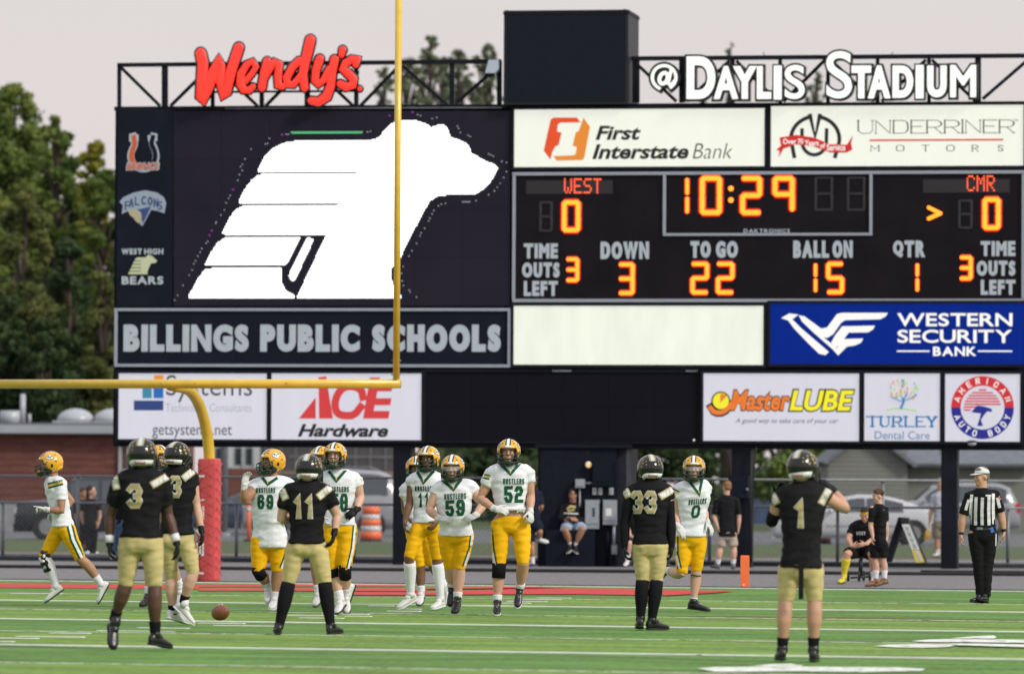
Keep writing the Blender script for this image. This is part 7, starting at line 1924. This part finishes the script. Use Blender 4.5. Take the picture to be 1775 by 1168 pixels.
# 9 hidden behind number 11 green
I = person('player mostly hidden behind white-jerseyed player 11, a sleeve and brown leg showing', (728, 1050), dict(neck=(722, 834), sa=(703, 848), sb=(745, 848), ea=(702, 886), wa=(716, 905, -.1), ha=(724, 910, -.12), eb=(748, 886), wb=(746, 906), hb=(744, 920),
    pa=(716, 920), pb=(740, 920), ka=(728, 980), fa=(730, 1030), ta=(728, 1047, -.1), kb=(750, 978), fb=(772, 1020, .1), tb=(774, 1043, .1)), 5, 'y', (722, 812), 0, 4, 0, 'brown', jersey=C_wht, pants=C_yel, socks=(WS, WS), shoes=(S_w, S_w), seed=9, vox=.012, group=RG)
decal(I, 'jt', [[(691, 860), (697, 862)]], 4, C_yp, 'sleeve_stripe')
# 10 number 11 green
I = person('player in white jersey with a green 11, long white socks, left arm hanging straight down', (728, 1057), dict(neck=(738, 820), sa=(715, 832), sb=(760, 830), ea=(710, 872), wa=(702, 903, -.05), ha=(702, 918, -.08), eb=(768, 872, .05), wb=(758, 904, -.16), hb=(750, 914, -.2),
    pa=(729, 908), pb=(753, 908), ka=(709, 966, -.12), fa=(712, 1030, -.02), ta=(697, 1049, -.06), kb=(757, 968), fb=(764, 1038), tb=(753, 1054, -.14)), -18, 'y', (743, 795), -20, 4, 0, 'brown', jersey=C_wht, pants=C_yel, curls=(.5, .5), socks=((C_sock, .88), (C_sock, .88)), shoes=(S_w, S_w), soles=(S_w, S_w), sleeves=(.28, .4), seed=10, group=RG, hem=-.01)
rustler_marks(I, '11', (725, 854, 744, 879), 'RUSTLERS', (719, 842, 753, 851), [(724, 819), (734, 836), (752, 816)], 5)
# 11 number 59
I = person('stocky player in white jersey number 59, clear visor, both fists at his belly', (788, 1064), dict(neck=(784, 838), sa=(760, 846), sb=(815, 844), ea=(744, 884, -.04), wa=(762, 899, -.2), ha=(776, 899, -.24), eb=(838, 874, -.02), wb=(824, 894, -.18), hb=(812, 898, -.24),
    pa=(775, 926), pb=(806, 926), ka=(781, 984, .06), fa=(783, 1018, .16), ta=(782, 1040, .1), kb=(796, 984), fb=(793, 1036), tb=(788, 1060, -.14)), -8, 'y', (785, 811), -10, 6, 0, 'fair', build=1.10, jersey=C_wht, pants=C_yel, hands=(C_gw, C_gw), curls=(1.1, 1.1), palm=((0, .5, -.6), (0, .5, -.6)), socks=((C_sock, .2), (C_sock, .2)), shoes=(S_b, S_b), sleeves=(.30, .34), seed=11, visor=True, group=RG, hem=.02, belly=.02)
rustler_marks(I, '59', (772, 867, 806, 895), 'RUSTLERS', (770, 856, 808, 866), [(768, 833), (786, 848), (800, 830)], 5.8, rot=-.06); side_stripe(I, [(820, 920), (816, 950), (805, 982)], 3.5)
decal(I, 'jt', [[(742, 848), (750, 856)]], 3, C_yp, 'sleeve_stripe')
# 12 number 52
I = person('tallest player in white jersey number 52 with bare midriff, high-top shoes and one knee sleeved', (880, 1067), dict(neck=(882, 810), sa=(853, 820), sb=(914, 818), ea=(832, 864), wa=(858, 882, -.2), ha=(874, 884, -.24), eb=(920, 860, .02), wb=(919, 886, -.12), hb=(921, 900, -.18),
    pa=(868, 906), pb=(903, 906), ka=(865, 984, -.05), fa=(862, 1042, -.06), ta=(861, 1061, -.20), kb=(907, 976, -.12), fb=(901, 1020, .05), tb=(897, 1050, -.02)), -4, 'y', (882, 784), -4, 2, 0, 'light', build=1.08, jersey=C_wht, pants=C_yel, hands=(C_gw, C_gw), curls=(.55, .7), palm=((0, .8, -.5), (-.4, .2, -.4)), socks=((C_sock, .2), (C_sock, .2)), shoes=(S_b, S_b), soles=(S_w, S_w), sleeves=(.5, .45), seed=12, hem=-.16, tuck=False, group=RG, laces=M_white)
rustler_marks(I, '52', (874, 842, 907, 871), 'RUSTLERS', (872, 829, 909, 839), [(869, 806), (885, 821), (901, 803)], 5.8); side_stripe(I, [(850, 915), (853, 950), (858, 980)], 3.5); knee_sleeve(I, 'pa', 'ka', 'fa', C_bsock, .072)
decal(I, 'jt', [[(836, 821), (849, 824)]], 2.4, C_grn, 'sleeve_stripe'); decal(I, 'jt', [[(836, 824), (848, 827)]], 2.4, C_yp, 'sleeve_stripe'); decal(I, 'jt', [[(835, 827), (847, 830)]], 2.4, C_grn, 'sleeve_stripe')
# 13 number 33
I = person('player in black jersey number 33 with black arm sleeves, seen from behind', (1120, 1092), dict(neck=(1127, 834), sa=(1093, 854), sb=(1156, 853), ea=(1083, 903, .02), wa=(1082, 946), ha=(1084, 968), eb=(1162, 900, .03), wb=(1164, 946), hb=(1163, 966),
    pa=(1112, 944), pb=(1142, 944), ka=(1114, 1006), fa=(1110, 1070), ta=(1108, 1086, .16), kb=(1138, 1006), fb=(1130, 1074), tb=(1150, 1089, .10)), 178, 'k', (1127, 814), -170, 2, 0, 'fair', jersey=C_blk, pants=C_gold, hands=(C_gb, C_gb), curls=(.6, .6), socks=((C_bsock, 1.0), (C_bsock, 1.0)), sleeves=(.26, .26), sleeve_m=((C_bsock, .34, 1.98), (C_bsock, .40, 1.98)), seed=13, hem=.0, group=BG)
bear_marks(I, '33', (1094, 851, 1138, 889), [[(1082, 846), (1087, 856)], [(1149, 858), (1166, 848)]], 7)
# 14 rustler 0
I = person('player in white jersey with number 0 turning on one leg, clear visor, left hand open', (1200, 1060), dict(neck=(1203, 836), sa=(1178, 848), sb=(1223, 844), ea=(1170, 890, .02), wa=(1175, 912, -.1), ha=(1188, 928, -.14), eb=(1220, 884), wb=(1225, 904, -.04), hb=(1234, 918, -.06),
    pa=(1185, 932), pb=(1211, 930), ka=(1182, 992, -.05), fa=(1156, 988, .35), ta=(1140, 1002, .5), kb=(1207, 988), fb=(1202, 1042), tb=(1222, 1057, -.08)), -12, 'y', (1203, 812), -4, 4, 0, 'fair', jersey=C_wht, pants=C_yel, hands=(C_gw, C_gw), curls=(.35, .35), palm=((0, .6, -.6), (-.5, .3, -.4)), socks=(WS, (C_sock, .12)), shoes=(S_b, S_b), sleeves=(.36, .24), seed=14, visor=True, group=RG, hem=-.01, laces=M_white)
rustler_marks(I, '0', (1197, 876, 1212, 898), 'RUSTLERS', (1193, 866, 1224, 875), [(1192, 830), (1212, 856), (1217, 830)], 4.6, rot=-.10, slant=.15); side_stripe(I, [(1172, 930), (1172, 960), (1178, 985)], 3.5)
g = MB(); K_3, A_3 = I['Q']['kb'], I['Q']['fb']; g.tube([lerp(K_3, A_3, .14), lerp(K_3, A_3, .18)], .0635, 14); part('knee_strap', g, D_grn, I['t'], I['M0'], True)
decal(I, 'jt', [[(1166, 846), (1177, 852)]], 2.2, C_grn, 'sleeve_stripe'); decal(I, 'jt', [[(1166, 849), (1176, 855)]], 2.2, C_yp, 'sleeve_stripe')
# 15 number 1
I = person('player in black jersey number 1 from behind, both hands at his helmet', (1382, 1147), dict(neck=(1391, 840), sa=(1353, 862), sb=(1427, 858), ea=(1338, 903, .10), wa=(1350, 862, .28), ha=(1358, 840, .26), eb=(1466, 882, .05), wb=(1444, 848, .16), hb=(1428, 834, .12),
    pa=(1370, 980), pb=(1407, 980), ka=(1361, 1040), fa=(1356, 1122), ta=(1351, 1140, .16), kb=(1412, 1040), fb=(1410, 1122), tb=(1412, 1141, .18)), 180, 'k', (1391, 811), 155, 0, 6, 'light', k=.98, jersey=C_blk, pants=C_gold, hands=(C_gb, C_gb), curls=(.6, .7), palm=((0, -1, 0), (-1, 0, 0)), socks=((C_bsock, .22), (C_bsock, .22)), sleeves=(.30, .26), sleeve_m=((C_bsock, .72, 1.8), None), seed=15, hem=.02, group=BG)
bear_marks(I, '1', (1377, 867, 1397, 914), [[(1335, 850), (1344, 868)], [(1426, 868), (1438, 846)]], 9.5)
g = MB(); p0 = I['L']((1388.5, 965, -.17)); p1 = I['L']((1389, 1038, -.15)); g.box((p0.x - .020, p0.y - .008, p1.z), (p0.x + .022, p0.y + .008, p0.z)); part('towel', g, C_blk, I['t'], I['M0'])
# 16 referee
C_stw = cloth('referee_white', (0.62, 0.63, 0.66), .8, bump=0)
I = person('referee in black and white striped shirt and white cap standing at the right', (1697, 1046), dict(neck=(1702, 846), sa=(1681, 860), sb=(1725, 858), ea=(1668, 897), wa=(1666, 926), ha=(1665, 942), eb=(1736, 894), wb=(1740, 921), hb=(1739, 938),
    pa=(1692, 926), pb=(1716, 926), ka=(1697, 980), fa=(1700, 1034), ta=(1689, 1044, -.12), kb=(1711, 980), fb=(1709, 1034), tb=(1700, 1045, -.18)), -18, None, (1701, 826), -58, 0, 0, 'light', k=1.0, build=1.06, jersey=cloth('referee_black', (0.011, 0.011, 0.013), .8), pants=cloth('black_slacks', (0.010, 0.010, 0.012), .85), pstyle='long', shoes=(S_b, S_b), sleeves=(.85, .85), seed=16, pads=False, hat=mat('white_cap_cloth', (.62, .63, .65), .8, var=.04), hair=(mat('greying_hair', (.16, .14, .12), .9, var=.2), 'short'), hem=-.03)
for x0, y0, x1, y1, w_ in [(1679.5, 866, 1674, 884, 5), (1684.5, 857, 1682, 908, 5), (1692, 861, 1691, 910, 5.5), (1703, 862, 1702.5, 910, 5.5), (1714.5, 858, 1714.5, 910, 5.5), (1722, 855, 1722.5, 908, 5), (1729.5, 862, 1733, 880, 5.5)]:
    decal(I, 'jt', [[(x0, y0), ((x0 + x1) / 2 - .6, (y0 + y1) / 2), (x1, y1)]], w_, C_stw, 'shirt_stripe', .004, False)
decal(I, 'jt', [[(1710, 858.5), (1717, 858.5)]], 3, C_stw, 'chest_badge', .008); decal(I, 'jt', [[(1733, 862), (1736, 864)]], 5, mat('flag_patch', (.45, .12, .14), .7, var=0), 'flag_patch', .009)
decal(I, 'pt', [[(1684, 914), (1698, 915.5), (1727, 914)]], 6, S_b, 'belt', .004); decal(I, 'pt', [[(1696, 915), (1701, 915)]], 5.5, M_galv, 'belt_buckle', .009); decal(I, 'pt', [[(1717, 911), (1720, 919)]], 6.5, mat('blue_cloth', (.01, .10, .42), .7, var=0), 'blue_bean_bag', .012)
decal(I, 'pt', [[(1727, 918), (1726, 950), (1723, 985), (1720, 1020), (1718, 1036)]], 1.8, C_stw, 'trouser_stripe', .003, False)
wristband(I, 'wa', 'ea', M_rubber, .033); wristband(I, 'wb', 'eb', M_rubber, .034)
# 17 scooter boy
C_bt = cloth('black_t_shirt', (0.012, 0.012, 0.014), .85)
I = person('seated boy with yellow headband and yellow leg cast, on a knee scooter', (1490, 1011), dict(neck=(1499, 903, -.08), sa=(1480, 913), sb=(1513, 912), ea=(1470, 934, -.1), wa=(1477, 947, -.25), ha=(1488, 945, -.3), eb=(1515, 934, -.12), wb=(1500, 943, -.3), hb=(1490, 944, -.32),
    pa=(1484, 955, .05), pb=(1502, 955, .05), ka=(1468, 960, -.42), fa=(1463, 997, -.36), ta=(1456, 1006, -.5), kb=(1512, 962, -.4), fb=(1515, 1002, -.25), tb=(1514, 1008, -.4)), -8, None, (1499, 892, -.16), -10, 24, 0, 'light', k=.92, build=1.04, jersey=C_bt, pants=cloth('black_shorts', (0.011, 0.011, 0.013), .9), pstyle='shorts', hair=(mat('black_hair', (.010, .009, .009), .8, var=.2), 'short'), shoes=(mat('yellow_cast_boot', (.60, .50, .03), .7, var=.1), S_w), socks=((mat('yellow_cast', (.62, .52, .02), .8, var=.15, scale=20, bump=.4, bscale=60), .80), WS), seed=17, sleeves=(.62, .62), hem=-.0)
dtext(I, 'WEST', 1484, 921, 1500, 927, 1.4, C_sil, 'shirt_lettering', gap=1)
g = MB(); Mh = I['Mh']; rg = [[Mh @ Vector((.088 * math.cos(w), .015 + .108 * math.sin(w), z - .02 * math.sin(w) * .4)) for w in [2 * math.pi * j / 24 for j in range(24)]] for z in (.045, .078)]; g.rings(rg, False); part('headband', g, C_yp, I['t'], I['M0'], True)
SPp = ground(1490, 1007); t = thing('knee_scooter', 'black four-wheeled knee scooter under the seated boy', 'scooter', (SPp.x, SPp.y, 0), PSI); Ms = root_m(t); zs = gdepth(1490, 1007)
lp = lambda x, y, d=0: Ms.inverted() @ at(x, y, zs + d)
g = MB(); c = lp(1493, 957, .05); g.box((c.x - .16, c.y - .14, c.z - .04), (c.x + .18, c.y + .18, c.z + .03)); part('knee_pad', g, M_rubber, t, Ms)
g = MB(); g.tube([lp(1493, 957, .05), lp(1492, 1000, .0)], .028, 10); part('post', g, S_b, t, Ms, True)
g = MB(); g.tube([lp(1474, 1001, -.1), lp(1506, 999, -.1)], .016, 8); g.tube([lp(1489, 1001, -.2), lp(1489, 1001, .35)], .016, 8); part('frame', g, S_b, t, Ms, True)
g = MB(); g.tube([lp(1489, 1000, -.22), lp(1491, 960, -.34), lp(1490, 912, -.40)], .014, 8); part('steering_column', g, S_b, t, Ms, True)
g = MB(); g.tube([lp(1474, 908, -.4), lp(1508, 910, -.4)], .014, 8); part('handlebar', g, S_b, t, Ms, True)
for (x, y, d) in ((1470, 1002, -.1), (1489, 1004, -.25), (1508, 1000, -.1), (1497, 1003, .3)):
    c = lp(x, y, d); c.z = .085; g = MB(); g.rings([[(c.x + xx, c.y + .082 * math.cos(a), c.z + .082 * math.sin(a)) for a in [2 * math.pi * j / 18 for j in range(18)]] for xx in (-.018, .018)]); w_ = part('wheel', g, M_tyre, t, Ms); g = MB(); g.ell((c.x, c.y, c.z), (.024, .035, .035), 10, 8); part('hub', g, M_galv, w_, Ms, True)
# 18 standing boy by the scooter
I = person('curly-haired boy in black T-shirt and black shorts standing beside the scooter boy', (1523, 1017), dict(neck=(1524, 873), sa=(1512, 882, -.05), sb=(1534, 882, .05), ea=(1509, 910, -.05), wa=(1513, 930, -.1), ha=(1511, 942, -.12), eb=(1536, 910), wb=(1538, 930), hb=(1537, 940),
    pa=(1517, 942), pb=(1530, 942), ka=(1517, 972), fa=(1518, 1004), ta=(1503, 1013, -.06), kb=(1531, 972), fb=(1533, 1004), tb=(1522, 1014, -.04)), -55, None, (1522, 860), -75, 8, 0, 'fair', k=.80, build=1.0, jersey=C_bt, pants=cloth('black_shorts', (0, 0, 0)), pstyle='shorts', hair=(mat('brown_curly_hair', (.075, .040, .020), .9, var=.3), 'curly'), shoes=(S_br, S_br), socks=((C_sock, .48), (C_sock, .48)), seed=18, pads=False, sleeves=(.8, .8), hem=.0)
# 19 boy in beige shorts
I = person('fair-haired boy in black T-shirt and beige shorts walking away beside the middle post', (1256, 986), dict(neck=(1259, 857), sa=(1243, 868), sb=(1277, 868), ea=(1238, 896), wa=(1244, 913, -.05), ha=(1247, 923, -.05), eb=(1281, 896), wb=(1280, 916), hb=(1279, 926),
    pa=(1253, 924), pb=(1267, 924), ka=(1248, 951), fa=(1244, 978), ta=(1236, 983, .12), kb=(1272, 951), fb=(1271, 978), tb=(1271, 984, .14)), 178, None, (1260, 844), -150, 0, 0, 'fair', k=.90, build=1.02, jersey=C_bt, pants=cloth('beige_shorts', (0.40, 0.35, 0.29), .9), pstyle='shorts', hair=(mat('sandy_hair', (.22, .12, .05), .9, var=.25), 'short'), shoes=(mat('grey_shoe', (.12, .12, .13), .6), mat('grey_shoe', (0, 0, 0))), socks=((C_sock, .34), (C_sock, .34)), seed=19, pads=False, sleeves=(.85, .85), hem=.06, vox=.011)
# 20 boy on the ledge
I = person('boy in black hoodie and pale denim shorts sitting before the black cabinet', (991, 978), dict(neck=(993, 870, .25), sa=(976, 880, .25), sb=(1012, 880, .25), ea=(972, 900, .15), wa=(980, 902, -.02), ha=(986, 899, -.08), eb=(1014, 900, .15), wb=(1000, 902, -.02), hb=(992, 899, -.08),
    pa=(983, 912, .15), pb=(1004, 912, .15), ka=(980, 920, -.28), fa=(989, 944, -.18), ta=(985, 957, -.30), kb=(1009, 918, -.28), fb=(997, 946, -.2), tb=(999, 958, -.34)), 0, None, (993, 858, .2), -8, 6, 0, 'tan', k=.92, build=1.12, jersey=cloth('black_hoodie', (0.013, 0.013, 0.015), .95), pants=cloth('pale_denim', (0.30, 0.38, 0.50), .9, var=.15), pstyle='shorts', hair=(mat('black_hair', (0, 0, 0)), 'curly'), shoes=(S_b, S_b), soles=(M_white, M_white), socks=((C_sock, .2), (C_sock, .2)), seed=20, zo=(loc_of(990, 950, .72) - CAM).dot(FW), pads=False, sleeves=(1.0, 1.0), sleeve_m=((C_blk, .6, 1.85), (C_blk, .6, 1.85)), vox=.011)
decal(I, 'jt', [[(984, 881), (989, 877), (996, 878)], [(986, 885), (994, 883)]], 4, C_pg, 'hoodie_print'); decal(I, 'jt', [[(979, 889), (1001, 890)]], 2.4, C_sil, 'hoodie_lettering')
g = MB(); c = I['L']((986, 900, -.14)); g.box((c.x - .045, c.y - .01, c.z - .02), (c.x + .045, c.y, c.z + .03)); 
solo('mobile_phone', g, S_b, 'dark mobile phone held in the hands of the boy on the ledge', 'phone', tuple(I['M0'] @ c), PSI, I['M0'])
# 21 person in navy behind 52
I = person('person in navy shirt and shorts partly hidden behind player 52', (924, 982), dict(neck=(921, 846), sa=(908, 856), sb=(935, 856), ea=(905, 884), wa=(909, 902), ha=(911, 912), eb=(939, 878), wb=(934, 888, .1), hb=(930, 892, .15),
    pa=(915, 906), pb=(931, 906), ka=(922, 945), fa=(923, 973), ta=(920, 981, .1), kb=(936, 922, -.05), fb=(932, 934, .2), tb=(943, 938, .22)), 165, None, (922, 834), 150, 4, 0, 'tan', k=.92, jersey=cloth('navy_shirt', (0.015, 0.019, 0.035), .9), pants=cloth('navy_shorts', (0.013, 0.017, 0.032), .9), pstyle='shorts', hair=(mat('brown_hair', (.05, .03, .02), .9, var=.2), 'short'), shoes=(S_w, S_w), socks=((C_sock, .3), (C_sock, .5)), seed=21, pads=False, sleeves=(.85, .85), hem=.04, vox=.011)
# 22 women far left beyond the fence
I = person('woman with long dark hair in a long black outfit standing beyond the fence at left', (158, 965), dict(neck=(157, 864), sa=(145, 873), sb=(170, 873), ea=(142, 894), wa=(145, 908), ha=(146, 917), eb=(173, 892), wb=(171, 905, -.05), hb=(170, 913, -.05),
    pa=(151, 908), pb=(164, 908), ka=(152, 936), fa=(154, 960), ta=(150, 963, -.1), kb=(163, 936), fb=(162, 960), tb=(166, 963, .12)), 60, None, (158, 852), 80, 0, 0, 'fair', k=1.0, build=.92, jersey=C_bt, pants=cloth('black_slacks', (0, 0, 0)), pstyle='long', hair=(mat('dark_brown_hair', (.035, .020, .015), .8, var=.2), 'long'), shoes=(M_white, M_white), seed=22, pads=False, sleeves=(.6, .6), hem=.12, vox=.014)
I = person('person in black half hidden behind the long-haired woman beyond the fence', (143, 962), dict(neck=(143, 866), sa=(133, 874), sb=(154, 874), ea=(131, 893), wa=(134, 908), ha=(135, 916), eb=(156, 893), wb=(154, 908), hb=(153, 916),
    pa=(138, 910), pb=(149, 910), ka=(138, 936), fa=(139, 958), ta=(137, 961, -.1), kb=(150, 936), fb=(150, 958), tb=(150, 961, -.1)), 20, None, (144, 855), 60, 0, 0, 'tan', k=.98, build=.92, jersey=C_bt, pants=cloth('black_slacks', (0, 0, 0)), pstyle='long', hair=(mat('dark_brown_hair', (0, 0, 0)), 'short'), shoes=(S_b, S_b), seed=23, pads=False, sleeves=(.8, .8), hem=.05, vox=.014)
I = person('person in blue jeans mostly hidden behind player 3, beyond the fence', (205, 972), dict(neck=(204, 858), sa=(192, 867), sb=(216, 867), ea=(190, 888), wa=(192, 903), ha=(193, 911), eb=(219, 888), wb=(217, 903), hb=(216, 911),
    pa=(198, 906), pb=(211, 906), ka=(198, 937), fa=(198, 966), ta=(196, 970, -.1), kb=(212, 937), fb=(212, 966), tb=(214, 970, -.1)), 10, None, (204, 846), 10, 0, 0, 'fair', k=.98, build=.98, jersey=C_bt, pants=cloth('blue_jeans', (0.07, 0.12, 0.22), .9, var=.2), pstyle='long', hair=(mat('brown_hair', (0, 0, 0)), 'short'), shoes=(S_w, S_w), seed=24, pads=False, sleeves=(.8, .8), hem=.05, vox=.014)
# 25 man beyond the fence half behind the right post
I = person('man in white shirt and khaki shorts half hidden by the right post, holding something yellow', (1630, 966), dict(neck=(1631, 851), sa=(1619, 861), sb=(1643, 861), ea=(1614, 884), wa=(1612, 902), ha=(1609, 912), eb=(1646, 884), wb=(1646, 903), hb=(1646, 912),
    pa=(1624, 908), pb=(1638, 908), ka=(1624, 936), fa=(1626, 960), ta=(1622, 964, -.1), kb=(1638, 936), fb=(1642, 960), tb=(1644, 964, -.1)), 10, None, (1630, 838), -30, 6, 0, 'light', k=1.0, build=1.05, jersey=cloth('pale_shirt', (0.42, 0.46, 0.54), .9), pants=cloth('khaki_shorts', (0.24, 0.21, 0.15), .9), pstyle='shorts', hair=(mat('greying_hair', (0, 0, 0)), 'short'), shoes=(S_w, S_w), socks=((C_sock, .3), (C_sock, .3)), seed=25, pads=False, sleeves=(.8, .8), hem=.03, vox=.014)
g = MB(); c = I['L']((1608, 916, -.08))
for i in range(7): a = R(200 + i * 24); g.tube([c, c + Vector((.05 * math.cos(a), -.02, .10 * math.sin(a) - .05)), c + Vector((.08 * math.cos(a), -.01, .12 * math.sin(a) - .16))], .007, 5)
solo('yellow_streamer', g, C_yp, 'bright yellow stringy bundle held beyond the fence near the right post', 'streamer', tuple(I['M0'] @ c), PSI, I['M0'])
# 26 seated person partly behind 33
I = person('person in black sitting beside the cabinet, hidden behind player 33 except a white shoe', (1097, 982), dict(neck=(1102, 888), sa=(1090, 897), sb=(1114, 897), ea=(1087, 916), wa=(1094, 930, -.1), ha=(1098, 934, -.15), eb=(1117, 916), wb=(1110, 930, -.1), hb=(1106, 934, -.15),
    pa=(1096, 938, .1), pb=(1110, 938, .1), ka=(1091, 942, -.3), fa=(1088, 968, -.25), ta=(1084, 976, -.38), kb=(1112, 942, -.3), fb=(1114, 968, -.25), tb=(1116, 976, -.38)), 0, None, (1102, 875), 10, 10, 0, 'fair', k=.92, jersey=C_bt, pants=cloth('black_shorts', (0, 0, 0)), pstyle='shorts', hair=(mat('brown_hair', (0, 0, 0)), 'short'), shoes=(S_w, S_w), socks=((C_sock, .3), (C_sock, .3)), seed=26, zo=(loc_of(1100, 950, .9) - CAM).dot(FW), pads=False, sleeves=(.8, .8), vox=.013)
print('BUILD SECONDS', round(time.time() - T0, 1))
bpy.data.scenes.remove(TS)
